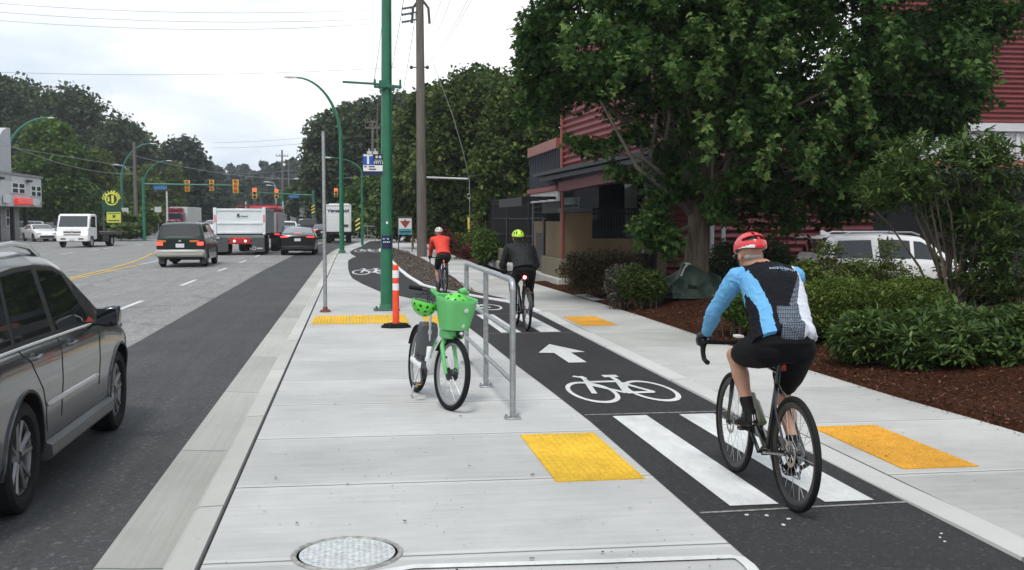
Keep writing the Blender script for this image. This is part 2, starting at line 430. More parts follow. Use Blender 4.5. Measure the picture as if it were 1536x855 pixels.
m_road_old = speckle_mat('worn_road_asphalt', (.25, .25, .245), .88, 1.12, .85, big=.12, bumpk=.5, fine=70, streak=(.8, .04, 1), sk=(.80, 1.12), cracks=.45, coarse=30)
m_ground = speckle_mat('rough_ground', (.07, .075, .05), .7, 1.3, .9, big=.3, bumpk=.3, fine=5)
m_seam = mat('dark_joint', (.05, .045, .038), .9, var=.5, scale=30)
m_lot = speckle_mat('parking_asphalt', (.12, .12, .12), .8, 1.2, .85, big=.2, bumpk=.4, fine=60)

GZ = -.15
# the sheet to the horizon, rising into the far hills
def hill(x, y):
    r_ = math.hypot(x, y)
    h = 0
    if y > 230: h = 21*(1-math.exp(-((y-230)/420)**1.5))*(1+.25*math.sin(x*.006+1.5)+.1*math.sin(x*.017))
    return h
mb = MB(); xs = [-2500, -1200, -700, -500]+list(range(-400, 401, 50))+[500, 700, 1200, 2500]
ys = [-800, -200, -50, 0, 50, 100, 150, 200, 230, 260, 300, 350, 400, 460, 540, 640, 800, 1100, 1600, 2600]
mb.add([(x, y, -.35+hill(x, y)) for x in xs for y in ys],
       [(i*len(ys)+j, (i+1)*len(ys)+j, (i+1)*len(ys)+j+1, i*len(ys)+j+1) for i in range(len(xs)-1) for j in range(len(ys)-1)])
struct(mb.build('ground', m_ground, fix=False))

road_r = [(-1.39, -6), (-1.39, 50), (-1.33, 57), (-1.04, 67), (-.4, 76), (.9, 88), (3.2, 100), (6, 110), (40, 112), (40, 126), (5, 130), (4.5, 240)]
struct(poly_sheet('road', [(-60, -6)]+road_r+[(-20, 245), (-60, 240)], GZ, m_road_old))
struct(poly_sheet('road_patch', [(-3.32, -6), (-1.39, -6), (-1.39, 50), (-1.33, 57), (-1.04, 67), (-.4, 76), (.4, 84), (-2.4, 84), (-3.0, 60), (-3.28, 40)], GZ+.004, m_road_new))
# lane markings
mk = lambda nm, pts, z, m=None: poly_sheet(nm, pts, z, m or M['paint'])
m_wlin = speckle_mat('lane_paint', (.62, .62, .6), .85, 1.08, .7, big=.2, bumpk=.2, fine=60)
y0 = 14.0
for a, b in ((10.0, 13), (16.4, 19.0), (22.6, 25.6), (31.2, 34.2), (39.6, 42.2), (47, 50), (54.5, 57), (62, 65), (70, 73), (79, 82), (88, 91), (97, 100)):
    mk('lane_marking', [(-4.90, a), (-4.78, a), (-4.78, b), (-4.90, b)], GZ+.008, m_wlin)
for a in (58, 66, 74, 82, 90): mk('lane_marking', [(-1.9-1.9, a), (-1.78-1.9, a), (-1.78-1.9, a+2.4), (-3.8, a+2.4)], GZ+.009, m_wlin)
for a in (60, 70, 80, 90, 66): mk('lane_marking', [(-15.6, a), (-15.45, a), (-15.45, a+3), (-15.6, a+3)], GZ+.008, m_wlin)
m_ylin = speckle_mat('yellow_lane_paint', (.62, .4, .06), .85, 1.08, .7, big=.25, bumpk=.2, fine=60)
def ribbon(name, pts, wd, z, m):
    L, Rr = [], []
    for i, p in enumerate(pts):
        a = Vector(pts[max(i-1, 0)]); b = Vector(pts[min(i+1, len(pts)-1)]); t = (b-a).normalized(); n = Vector((t.y, -t.x))*wd/2
        L.append(Vector(p)-n); Rr.append(Vector(p)+n)
    mb = MB(); mb.loft([[(*l, z), (*r_, z)] for l, r_ in zip(L, Rr)], caps=False, ringclosed=False)
    o = mb.build(name, m, smooth=False)
    me = o.data
    if me.polygons[0].normal.z < 0: me.flip_normals()
    return struct(o)
ribbon('centre_line', [(-8.75, 8), (-8.75, 30), (-8.72, 40), (-8.72, 46)], .12, GZ+.008, m_ylin)
ribbon('centre_line', [(-8.95, 8), (-8.95, 36), (-9.1, 42), (-9.5, 48), (-10.1, 54), (-10.8, 60), (-11.2, 68), (-11.3, 90)], .12, GZ+.010, m_ylin)
ribbon('centre_line', [(-8.72, 46), (-8.7, 60), (-8.7, 90)], .1, GZ+.0085, m_wlin)

# gutter + kerb as one cross-section swept along the road edge
path = [(-1.39, -5)]+[(-1.39, y) for y in range(0, 50, 3)]+[(-1.38, 52), (-1.33, 57), (-1.2, 62), (-1.04, 67), (-.4, 76), (.4, 83), (.9, 88), (2, 94), (3.2, 100), (6, 106)]
def sweep(name, prof, pts, m, mi=None):
    rings = []
    for i, p in enumerate(pts):
        a = Vector(pts[max(i-1, 0)]); b = Vector(pts[min(i+1, len(pts)-1)]); t = (b-a).normalized(); n = Vector((t.y, -t.x))
        rings.append([(*(Vector(p)+n*o), z) for o, z in prof])
    mb = MB(); mb.loft(rings, caps=False, ringclosed=False)
    return struct(mb.build(name, m, ang=25))
sweep('gutter', [(-.02, GZ+.0045), (0, GZ+.006), (.18, GZ-.006), (.36, GZ-.012), (.385, GZ-.008)], path, m_gutter)
sweep('kerb', [(.375, GZ-.02), (.385, GZ+.01), (.41, GZ+.09), (.425, -.015), (.45, .0), (.59, .004), (.597, -.03)], path, m_curb)
sweep('kerb_joint', [(.60, -.018), (.618, -.02)], path, m_seam)
# sidewalk island between road and cycle lane
left_edge = [(-1.39+.618, -5), (-.772, 50), (-.715, 57), (-.58, 62), (-.42, 67), (.2, 76), (1.0, 83), (1.5, 88), (2.6, 93.6), (3.8, 99.6)]
walk_r = [(5.42, -5), (5.42, 6), (5.4, 7.9), (5.36, 8.6), (5.26, 9.83), (5.2, 11.9), (5.12, 15.1), (5.12, 18.7), (5.05, 21.9), (4.9, 26.5), (4.75, 32), (4.7, 40), (4.75, 55), (5.5, 90), (7, 100)]
struct(poly_sheet('sidewalk', [(p[0], p[1]) for p in left_edge[:]]+[(3.52, 99)]+[(3.4, 60), (3.36, 20), (3.36, -5)], 0, m_conc))
struct(poly_sheet('path', [(3.36, -5), (3.36, 20), (3.4, 60), (3.52, 99)]+walk_r[::-1], 0.0, m_path))
# cycle lane
laneL = [(2.0, -5), (1.99, 5), (2.01, 8.9), (1.97, 10.7), (1.92, 12.4), (1.88, 14.8), (1.82, 17.4), (1.62, 20), (1.25, 23.4), (.92, 24.6), (.62, 25.73), (.24, 28.8), (-.03, 31.5), (-.12, 34), (-.19, 38), (-.22, 45),
         (-.05, 48.2), (.12, 49.5), (-.1, 53.2), (-.18, 57), (.05, 62), (.5, 68), (.9, 77), (1.3, 84)]
laneR = [(3.36, -5), (3.36, 19.4), (3.32, 20.5), (3.15, 22), (2.63, 23.8), (2.03, 26.1), (1.73, 28), (1.58, 32), (1.5, 37), (1.49, 51), (1.45, 56), (1.4, 60), (1.65, 64), (2.2, 68), (2.7, 77), (3, 84)]
struct(poly_sheet('cycle_lane', laneL+laneR[::-1], .005, m_lane))
# raised pale strip along the right of the lane, dropping to the crossing
def strip(name, pts, wd, z, m, off=0): return ribbon(name, pts, wd, z, m)
m_strip = speckle_mat('strip_concrete', (.52, .52, .5), .92, 1.05, .8, big=.1, bumpk=.3, fine=160, joints=[(1, 3.05, 11.0, .01, .0, 0)], spots=.4)
rings = []
for y in [-5, 0, 3, 5, 5.5, 6, 6.4, 6.8, 7.2, 8.3, 8.8, 9.2, 9.8, 10.5, 12, 14, 15.4, 15.9, 16.4, 17.4, 18.2, 18.8, 19.4]:
    def ss(a, b): t = min(1, max(0, (y-a)/(b-a))); return t*t*(3-2*t)
    h = .014*max(1-ss(5.2, 6.6), ss(8.6, 9.8)*(1-ss(15.2, 16.2)), ss(17.9, 18.8))
    rings.append([(3.36, y, .0), (3.365, y, .012+h*.9), (3.385, y, .014+h), (3.565, y, .014+h), (3.57, y, .0)])
mb = MB(); mb.loft(rings, caps=True, ringclosed=False); struct(mb.build('kerb_strip', m_strip, ang=25))
ribbon('strip_joint', [(3.592, -5), (3.592, 19.4)], .022, .003, m_seam)
sweep('lane_edge', [(0, .004), (.004, .03), (.12, .032), (.125, .004)], [(3.36, 19.42), (3.32, 20.5), (3.15, 22), (2.63, 23.8), (2.03, 26.1), (1.73, 28), (1.58, 32), (1.5, 37), (1.49, 51), (1.42, 56), (1.38, 60), (1.6, 63.6), (2.1, 66)], M['sign_white'])
# stop lines and worn edges of the crossing slabs
for a, b, wd in ((9.2, 9.2, .035), (6.0, 6.05, .03), (19.3, 19.3, .03), (16.0, 16.0, .03)):
    ribbon('slab_edge', [(2.02, a), (3.35, b)], wd, .009, mat('slab_edge_dust', (.22, .22, .21), .9, var=.5, scale=20))
for x0_, x1_ in ((2.25, 2.56), (2.86, 3.18)):
    mk('crossing_bar', [(x0_, 6.12), (x1_, 6.12), (x1_, 9.1), (x0_, 9.1)], .010)
    mk('crossing_bar', [(x0_-.02, 16.1), (x1_-.02, 16.1), (x1_-.05, 19.2), (x0_-.05, 19.2)], .010)
# cycle symbol and arrow, painted flat on the asphalt
def cycle_symbol(ox, oy, L, wd, sk=0):
    mb = MB(); z = .011
    # symbol drawn sideways: s along travel, t across
    def P(s_, t): return (ox+t*wd, oy+s_*L, z)
    def stroke(a, b, h=.027):
        nonlocal z; z += .0004; a = Vector(a); b = Vector(b); d_ = (b-a).normalized(); n = Vector((-d_.y, d_.x))*h
        mb.quad(P(*(a-n)), P(*(b-n)), P(*(b+n)), P(*(a+n)))
    def wheel(cs, ct, rs, rt):
        nonlocal z; z += .0004; k = 32
        for i in range(k):
            a, b = 2*PI*i/k, 2*PI*(i+1)/k
            o = [P(cs+rs*math.sin(q), ct+rt*math.cos(q)) for q in (a, b)]; i_ = [P(cs+(rs-.062)*math.sin(q), ct+(rt-.042)*math.cos(q)) for q in (a, b)]
            mb.quad(o[0], o[1], i_[1], i_[0])
    # across the lane: wheels side by side (t), drawn tall along travel (s)
    wheel(.36, -.30, .36, .235); wheel(.36, .30, .36, .235)
    stroke((.3, -.30), (.78, -.20)); stroke((.62, -.24), (.30, .02)); stroke((.30, .02), (.72, .12)); stroke((.70, -.20), (.70, .12), .03)
    stroke((.30, .02), (.30, .30), .03); stroke((.30, .30), (.66, .11)); stroke((.93, -.28), (.84, -.17)); stroke((.78, -.20), (.92, -.2)); stroke((.9, .04), (.9, .2), .045); stroke((.7, .12), (.9, .12))
    o = mb.build('cycle_symbol', M['paint'], smooth=False)
    for p in o.data.polygons: pass
    return struct(o)
cs = cycle_symbol(2.67, 9.75, 1.85, 1.02)
cycle_symbol(2.35, 20.1, 2.0, 1.0); cycle_symbol(.62, 33.5, 4.4, 1.25); cycle_symbol(.75, 56, 6, 1.3)
def arrow(ox, oy, L, wd):
    z = .011; P = lambda t, s_: (ox+t*wd, oy+s_*L)
    mk('lane_arrow', [P(-.18, 0), P(.18, 0), P(.18, .5), P(.5, .52), P(0, 1), P(-.5, .52), P(-.18, .5)], z)
arrow(2.68, 12.6, 1.9, .62)
# white studded line at the very front
ribbon('studded_line', gp([(560, 862), (620, 852), (900, 844), (1096, 837), (1110, 839), (1124, 850), (1138, 868)]), .06, .009, M['paint'])
# tactile plates: domes on a plate, each a thing
def tactile(x0, x1, y0, y1, m, label, grp, div=None, nz=.007):
    mb = MB(); mb.bb(x0, x1, y0, y1, -.01, nz)
    st = .052; nx = int((x1-x0-.03)/st); ny = int((y1-y0-.03)/st)
    for i in range(nx+1):
        for j in range(ny+1):
            cx = x0+.03+i*(x1-x0-.06)/nx; cy = y0+.03+j*(y1-y0-.06)/ny
            a = [(cx+.0155*math.cos(k*PI/3), cy+.0155*math.sin(k*PI/3), nz) for k in range(6)]
            b = [(cx+.008*math.cos(k*PI/3), cy+.008*math.sin(k*PI/3), nz+.008) for k in range(6)]
            mb.add(a+b, [(k, (k+1) % 6, 6+(k+1) % 6, 6+k) for k in range(6)]+[tuple(range(6, 12))])
    o = mb.build('tactile_plate', m, fix=False, smooth=False)
    return tag(o, label, 'tactile paving', grp)
tactile(1.32, 1.93, 6.88, 8.43, M['yellow_plate'], 'large yellow studded plate set in the sidewalk nearest the camera, left of the crossing', 'tactile plates')
tactile(3.79, 4.36, 6.88, 8.40, M['amber_plate'], 'amber studded plate in the right-hand path beside the nearest cyclist', 'tactile plates')
a = G(812, 470); b = G(845, 483)
tactile(3.68, 4.28, 17.0, 18.6, M['amber_plate'], 'small amber studded plate in the path right of the cyclist in black', 'tactile plates')
for i in range(5):
    tactile(-.70+i*.325, -.70+i*.325+.318, 17.9, 19.4, M['yellow_plate'], ['first yellow plate of the row, at the kerb', 'second yellow plate of the row, right of the thin grey post foot', 'middle plate of the yellow row across the sidewalk',
            'fourth yellow plate of the row, left of the green pole foot', 'last yellow plate of the row, beside the orange post'][i], 'row of yellow plates')
tactile(1.2, 1.75, 17.5, 19.2, M['yellow_plate'], 'yellow studded plate on the sidewalk seen under the hanging green helmet', 'tactile plates')
# manhole
mh = thing('manhole', 'round pale steel manhole cover set in the sidewalk at the bottom of the picture', 'manhole cover', (-.045, 5.55, 0))
mb = MB(); mb.lathe([(.262, .002), (.268, .009), (.285, .009), (.292, .002)], n=48, closed=False); mb.build('rim', mat('rim_steel', (.3, .3, .28), .6, .3, var=.4, scale=30), mh)
mb = MB(); mb.lathe([(.001, .006), (.248, .006), (.25, .001)], n=48)
for i in range(-8, 9):
    for j in range(-8, 9):
        x, y = i*.029, j*.029
        if math.hypot(x, y) < .235:
            mb.box((x, y, .008), (.016, .006, .004), rz=(PI/4 if (i+j) % 2 else -PI/4))
mb.build('cover', mat('cover_steel', (.52, .54, .54), .55, .25, var=.25, scale=25), mh, smooth=False)
mb = MB(); mb.lathe([(.25, .0035), (.263, .0035)], n=48); 
# small dark litter specks and seeds on the paving: many, uncountable
k = 900; px = np.concatenate([rng.uniform(-.7, 5.2, k), rng.uniform(-1.35, 5.2, 500)]); py = np.concatenate([rng.uniform(4.9, 14, k), 5+rng.random(500)**1.5*25])
keep = ~((px > 1.98) & (px < 3.4) & (rng.random(len(px)) < .85)); px, py = px[keep], py[keep]
sz = rng.uniform(.002, .0065, len(px))*(1+(rng.random(len(px)) < .03)*1.6); ang = rng.uniform(0, PI, len(px))
zb = np.where(px < -.8, -.15+.004, .012)
V = []; q = np.array([[-1, -.5], [1, -.6], [1.1, .5], [-.7, .7]])
for c_ in range(4):
    x = q[c_, 0]*np.cos(ang)-q[c_, 1]*np.sin(ang); y = q[c_, 0]*np.sin(ang)+q[c_, 1]*np.cos(ang)
    V.append(np.stack([px+x*sz, py+y*sz, zb+rng.uniform(0, .003, len(px))], 1))
V = np.stack(V, 1).reshape(-1, 3); F = np.arange(len(V)).reshape(-1, 4)
tag(arr_obj('litter_specks', V, F, leaf_mat('speck', (.03, .02, .012), (.1, .07, .04), (.4, .38, .3))), None, None, kind='stuff')
# fallen white petals on the lane by the rear wheel
mb = MB()
for a, b in ((1120, 772), (1150, 773), (1175, 787), (1183, 778)):
    p = G(a, b, .008); mb.box(p, (.016, .022, .004), rz=a)
for a, b in ((1412, 800), (1417, 812), (1410, 806)):
    p = G(a, b, .008); mb.box(p, (.012, .012, .003), rz=a)
mb.build('fallen_petals', M['sign_white'], smooth=False)['kind'] = 'stuff'

# planting bed: mulch over a low mound right of the path
def edge_x(y):
    P_ = walk_r
    for (x0, y0_), (x1, y1_) in zip(P_, P_[1:]):
        if y0_ <= y <= y1_: return x0+(x1-x0)*(y-y0_)/(y1_-y0_)
    return 5.0
def sst(a, b, x): t = min(1, max(0, (x-a)/(b-a))); return t*t*(3-2*t)
def bed_z(x, y):
    e = edge_x(y); h = .27*sst(.0, 2.2, x-e)*(1-sst(9, 12, x-e))
    if y > 25: h *= 1-.8*sst(25, 27, y)
    return -.02+h+.05*sst(0, .15, x-e)+.02*mnoise.noise(Vector((x*1.3, y*1.3, 0)))
m_mulch, nt, b = new_mat('bark_mulch')
n1 = noise_node(nt, 22, 6, .7, stretch=(1, 1.6, 1)); n1b = noise_node(nt, 1.1, 4, .6)
r1 = ramp(nt, n1.outputs['Fac'], [(.3, (.010, .004, .002)), (.5, (.048, .018, .009)), (.68, (.10, .042, .022)), (.8, (.18, .085, .05))])
r1b = ramp(nt, n1b.outputs['Fac'], [(.3, .7), (.7, 1.15)])
q = nt.nodes.new('ShaderNodeMix'); q.data_type = 'RGBA'; q.blend_type = 'MULTIPLY'; q.inputs['Factor'].default_value = 1
nt.links.new(r1.outputs['Color'], q.inputs['A']); nt.links.new(r1b.outputs['Color'], q.inputs['B'])
nt.links.new(q.outputs['Result'], b.inputs['Base Color']); b.inputs['Roughness'].default_value = .95; b.inputs['Specular IOR Level'].default_value = .05
bp = nt.nodes.new('ShaderNodeBump'); bp.inputs['Strength'].default_value = 1; bp.inputs['Distance'].default_value = .03
nt.links.new(n1.outputs['Fac'], bp.inputs['Height']); nt.links.new(bp.outputs['Normal'], b.inputs['Normal'])
rows = []
for iy in range(0, 61):
    y = -4+iy*.55; e = edge_x(y); rows.append([(e+.001+x, y, bed_z(e+x, y)) for x in (0, .04, .1, .3, .6, 1, 1.5, 2.1, 2.8, 3.6, 4.5, 5.6, 7, 9, 11)])
mb = MB(); mb.loft(rows, caps=False, ringclosed=False); o = mb.build('planting_bed', m_mulch, fix=False); struct(o)
if o.data.polygons[0].normal.z < 0: o.data.flip_normals()
def chips(name, n, region, mt, smin=.006, smax=.02, lift=.004):
    P_ = []
    while len(P_) < n:
        p = region()
        if p is not None: P_.append(p)
    P_ = np.array(P_); L = rng.uniform(smin, smax, n); W = L*rng.uniform(.2, .45, n)
    a = rng.uniform(0, 2*PI, n); t = rng.normal(0, .35, n)
    d1 = np.stack([np.cos(a)*np.cos(t), np.sin(a)*np.cos(t), np.sin(t)], 1)*L[:, None]
    s2 = rng.normal(0, .4, n); d2 = np.stack([-np.sin(a)*np.cos(s2), np.cos(a)*np.cos(s2), np.sin(s2)], 1)*W[:, None]
    P_[:, 2] += lift+rng.uniform(0, .008, n)
    V = np.stack([P_-d1-d2, P_+d1-d2*.7, P_+d1+d2*.7, P_-d1+d2], 1).reshape(-1, 3)
    o = arr_obj(name, V, np.arange(4*n).reshape(-1, 4), mt, attr=rng.random(n)); o['kind'] = 'stuff'; return o
chip_m = leaf_mat('bark_chip', (.014, .005, .003), (.075, .026, .014), (.22, .11, .07), .9, 0)
def reg1():
    y = 6+rng.random()**1.3*18; e = edge_x(y); x = e+rng.random()**1.5*4
    return (x, y, bed_z(x, y))
chips('mulch_chips', 42000, reg1, chip_m)
def reg1b():
    y = 6+rng.random()*18; e = edge_x(y); x = e-abs(rng.normal(0, .07)); return (x, y, .006)
chips('spilled_chips', 1400, reg1b, chip_m, .004, .012)
# gravelly island between lane and path further on
isl = [(1.63, 31), (1.6, 37), (1.60, 51), (1.54, 56), (1.5, 60), (1.8, 64), (2.3, 67), (2.6, 60), (3.0, 48), (3.0, 38), (2.95, 31), (2.75, 26.4), (2.9, 25), (3.3, 23.0), (2.72, 23.95), (2.14, 26.2), (1.85, 28.1)]
m_isl = speckle_mat('island_mulch', (.065, .05, .04), .5, 1.6, .95, big=.2, bumpk=1, fine=45)
struct(poly_sheet('planting_island', isl, .010, m_isl))
chips('island_chips', 5000, lambda: (lambda y: (rng.uniform(1.72 if y > 30 else 3.0-(y-24)*.2, 2.9 if y > 30 else 2.9), y, .012))(rng.uniform(25.5, 60)), leaf_mat('island_chip', (.03, .022, .018), (.12, .09, .07), (.3, .26, .22), .9, 0), .01, .04)
mk('concrete_pad', [(G(860, 443, .02).x, G(860, 443, .02).y), (G(918, 442).x, G(918, 442).y+.2), (G(925, 451).x, G(925, 451).y), (G(890, 453).x, G(890, 453).y)], .034, m_path)
struct(poly_sheet('parking_lot', [(9, 21.5), (60, 21.5), (60, 60), (14, 60), (14, 29), (9, 29)], -.12, m_lot))
# bed beyond, along the fence and under the street trees
rows = []
for iy in range(0, 24):
    y = 41.5+iy*2.6; rows.append([(4.62+.01*(y-41)+x, y, -.02+min(x*.25, .22)+.03*mnoise.noise(Vector((x, y*.4, 3)))) for x in (0, .3, .7, 1.5, 3, 6, 14)])
mb = MB(); mb.loft(rows, caps=False, ringclosed=False); o = mb.build('far_planting_bed', m_mulch, fix=False); struct(o)
if o.data.polygons[0].normal.z < 0: o.data.flip_normals()
dm = 21.0
TREEB = Vector((D(1043, 430, dm).x, D(1043, 430, dm).y, 0)); TREEB.z = bed_z(TREEB.x, TREEB.y)
# ================================================================ VEHICLES
def lerp_tab(tab, y):
    if y <= tab[0][0]: return tab[0][1]
    for (a, va), (b, vb) in zip(tab, tab[1:]):
        if y <= b: return va+(vb-va)*(y-a)/(b-a)
    return tab[-1][1]
def smooth_tab(tab, y, s=.03):
    return sum(lerp_tab(tab, y+d*s)*w_ for d, w_ in ((-1, .25), (0, .5), (1, .25)))
class CarSurf:
    """y forward, x right, z up; origin on the ground between the wheels"""
    def __init__(s, sp): s.sp = sp
    def knots(s, y):
        sp = s.sp; L0, L1 = sp['y0'], sp['y1']; W = sp['w']/2
        top = smooth_tab(sp['top'], y); belt = smooth_tab(sp['belt'], y); bot = lerp_tab(sp['bot'], y)
        # plan view rounding at the ends
        er, ef = sp.get('er', .25), sp.get('ef', .45)
        k = 1.0
        if y-L0 < er: t = 1-(y-L0)/er; k = 1-sp.get('kr', .10)*t**2.4
        if L1-y < ef: t = 1-(L1-y)/ef; k = 1-sp.get('kf', .22)*t**2.4
        w_ = W*k
        h = max(top-belt, 0); tum = sp.get('tum', .30)
        wr = max(w_-.03-tum*h, .3*w_)
        if h < .02: belt = top-.02
        P = [(0, bot), (w_*.80, bot), (w_*.95, bot+.03), (w_*.975, bot+.10), (w_*.985, bot+(belt-bot)*.38), (w_, bot+(belt-bot)*.62), (w_*.995, belt-.09), (w_*.975, belt-.03), (w_*.955, belt)]
        if h > .06:
            P += [(wr+.035, top-.085), (wr, top-.035), (wr-.07, top-.004), (wr*.5, top+.012), (0, top+.018)]
        else:
            P += [(w_*.93, belt+h*.3), (w_*.88, belt+h*.6), (w_*.76, top), (w_*.45, top+.014), (0, top+.018)]
        return P
    def pt(s, y, t, off=0):
        """t = knot index (float)"""
        P = s.knots(y); i = min(int(t), len(P)-2); f = t-i
        a, b = P[i], P[i+1]; x, z = a[0]+(b[0]-a[0])*f, a[1]+(b[1]-a[1])*f
        if off:
            P2 = s.knots(y+.05); a2, b2 = P2[i], P2[i+1]
            x2, z2 = a2[0]+(b2[0]-a2[0])*f, a2[1]+(b2[1]-a2[1])*f
            n = Vector((x2-x, .05, z2-z)).cross(Vector((b[0]-a[0], 0, b[1]-a[1]))).normalized()
            if n.x < 0 or (abs(n.x) < .05 and n.z < 0): n = -n
            if i >= 8 and n.z < -.2: n = -n
            return Vector((x, y, z))+n*off
        return Vector((x, y, z))
def wheel_mesh_obj(name, parent, loc, r, wd, side, rim='alloy', rimcol=None, detail=True):
    """side +1: outer face towards +x"""
    mb = MB(); h = wd/2; rr = r*.69
    prof = [(rr, -h*.75), (rr+.02, -h*.96), (r*.9, -h), (r*.975, -h*.82), (r, -h*.45), (r, h*.45), (r*.975, h*.82), (r*.9, h), (rr+.02, h*.96), (rr, h*.75), (rr-.015, h*.3), (rr-.015, -h*.3)]
    mb.lathe(prof, axis='X', n=40 if detail else 20, closed=True)
    w_ = bpy.data.objects.new(name, None); 
    t = mb.build('wheel', M['tyre'], parent, loc=loc)
    mb = MB(); rc = rimcol or M['rim']
    o = side
    mb.lathe([(rr-.012, o*h*.72), (rr*.93, o*h*.70), (rr*.90, o*h*.45), (rr*.9, -o*h*.5), (rr-.012, -o*h*.5)], axis='X', n=36 if detail else 18, closed=True)
    mb.lathe([(.001, o*h*.62), (.035, o*h*.62), (.07, o*h*.5), (.075, o*h*.2), (.001, o*h*.2)], axis='X', n=16)
    if detail:
        for k in range(5):
            for d_ in (-1, 1):
                a = 2*PI*k/5+.3; a1 = a+d_*.10; a2 = a+d_*.23
                p0 = Vector((o*h*.50, .05*math.cos(a1), .05*math.sin(a1))); p1 = Vector((o*h*.62, rr*.93*math.cos(a2), rr*.93*math.sin(a2)))
                mb.tube([p0, (p0+p1)/2+Vector((o*.004, 0, 0)), p1], [.027, .018, .024], n=6)
    else:
        for k in range(7):
            a = 2*PI*k/7; mb.tube([(o*h*.45, .03*math.cos(a), .03*math.sin(a)), (o*h*.6, rr*.92*math.cos(a), rr*.92*math.sin(a))], .022, n=5)
    mb.build('rim', rc, t)
    mb = MB(); mb.lathe([(.001, o*h*.1), (rr*.9, o*h*.1), (rr*.9, o*h*.05), (.001, o*h*.05)], axis='X', n=24); mb.build('brake_disc', M['brake'], t)
    return t
M['rim'] = mat('alloy_rim', (.20, .20, .205), .35, .8, var=.08, scale=9)
M['brake'] = mat('brake_disc', (.03, .03, .03), .5, .5, var=.1)
M['under'] = mat('underbody', (.012, .012, .012), .8, var=.2)
M['rubber_seal'] = mat('window_seal', (.008, .008, .009), .5, var=0)
def paint(name, col, metal=.3, rough=.32, flake=.06):
    return mat(name, col, rough, metal, var=flake, scale=2.5, coat=.55 if sum(col) > .2 else .3, spec=None if sum(col) > .2 else .3)
def make_car(name, label, cat, sp, loc, rz=0, group=None, detail=1):
    T = thing(name, label, cat, loc, rz, group); S = CarSurf(sp); bm_ = sp['paint']
    L0, L1 = sp['y0'], sp['y1']; nseg = 90 if detail > 1 else 54
    ys = sorted(set([L0+(L1-L0)*i/nseg for i in range(nseg+1)]+[a for a, _ in sp['top']]+[L0+.01, L0+.03, L0+.06, L1-.01, L1-.03, L1-.06]))
    sub = 2 if detail > 1 else 1
    ts = []
    for i in range(13):
        for q_ in range(sub): ts.append(i+q_/sub)
    ts.append(13)
    mb = MB(); rings = []
    for y in ys:
        h = [S.pt(y, t) for t in ts]
        rings.append(h+[Vector((-p.x, p.y, p.z)) for p in h[-2:0:-1]])
    mb.loft(rings)
    me = mb.mesh('body', [bm_, M['under']], ang=24)
    tmp = bpy.data.objects.new('tmp_body', me); C.objects.link(tmp)
    r = sp['wr']; ar = r+sp.get('arch', .055); cut = MB()
    for y in (sp['ay0'], sp['ay1']):
        for sd in (-1, 1):
            cut.lathe([(.0011, sd*(sp['w']/2-.30)), (ar, sd*(sp['w']/2-.30)), (ar, sd*(sp['w']/2+.2)), (.0011, sd*(sp['w']/2+.2))], c=(0, y, r), axis='X', n=48)
    co = cut.build('tmp_cut', M['under'], smooth=False)
    md = tmp.modifiers.new('b', 'BOOLEAN'); md.object = co; md.solver = 'EXACT'; md.operation = 'DIFFERENCE'
    dg = bpy.context.evaluated_depsgraph_get(); me2 = bpy.data.meshes.new_from_object(tmp.evaluated_get(dg))
    bpy.data.objects.remove(tmp); bpy.data.objects.remove(co)
    me2.materials.clear(); me2.materials.append(bm_); me2.materials.append(M['under'])
    for p in me2.polygons:
        c_ = p.center
        inner = any(abs(math.hypot(c_.y-y, c_.z-r)-ar) < .012 and abs(c_.x) < sp['w']/2-.012 and p.normal.x**2 < .3 for y in (sp['ay0'], sp['ay1'])) or \
            any(math.hypot(c_.y-y, c_.z-r) < ar-.01 and abs(c_.x) < sp['w']/2-.25 and abs(p.normal.x) > .8 for y in (sp['ay0'], sp['ay1']))
        p.material_index = 1 if inner or (c_.z < sp['bot'][1][1]+.012 and p.normal.z < -.7) else 0
    me2.polygons.foreach_set('use_smooth', [True]*len(me2.polygons)); me2.set_sharp_from_angle(angle=R(24))
    body = bpy.data.objects.new('body', me2); C.objects.link(body); body.parent = T
    # glazing: patches of the same surface, 4 mm proud
    def patch(nm, ya, yb, ta, tb, mt, par, off=.004, sides=(1, -1), ya2=None, yb2=None, nu=10, nv=6, thick=0):
        for sd in sides:
            mb = MB(); ya2_ = ya if ya2 is None else ya2; yb2_ = yb if yb2 is None else yb2
            def fn(u, v):
                t = ta+(tb-ta)*v; y_a = ya+(ya2_-ya)*v; y_b = yb+(yb2_-yb)*v
                p = S.pt(y_a+(y_b-y_a)*u, t, off); return (sd*p.x, p.y, p.z)
            mb.grid(fn, nu, nv, 0); mb.build(nm, mt, par)
    T['_'] = 0; del T['_']
    for g in sp.get('side', []): patch('side_window', g[0], g[1], 8.1, 8.92, g[4] if len(g) > 4 else M['glass'], T, ya2=g[2], yb2=g[3])
    def screen(nm, ya, yb, inset, mt=M['glass'], off=.005):
        # full-width glass over the sloping front/back between belt and roof
        mb = MB()
        def fn(u, v):
            y = ya+(yb-ya)*u; P = S.knots(y); k = -1+2*v
            xe = (P[11][0]*.55+P[9][0]*.45)-inset; x = xe*k; a = abs(k)
            z = P[13][1]-(P[13][1]-P[11][1])*min(1, a)**2-.0
            return (x, y, z+off+.004)
        mb.grid(fn, 10, 12); mb.build(nm, mt, T)
    for g in sp.get('screens', []): screen(g[0], g[1], g[2], g[3])
    for y in (sp['ay0'], sp['ay1']):
        for sd in (-1, 1):
            wheel_mesh_obj('wheel', T, (sd*(sp['w']/2-sp.get('wd', .21)/2-.02), y, r), r, sp.get('wd', .21), sd, detail=detail > 1)
    return T, S, patch
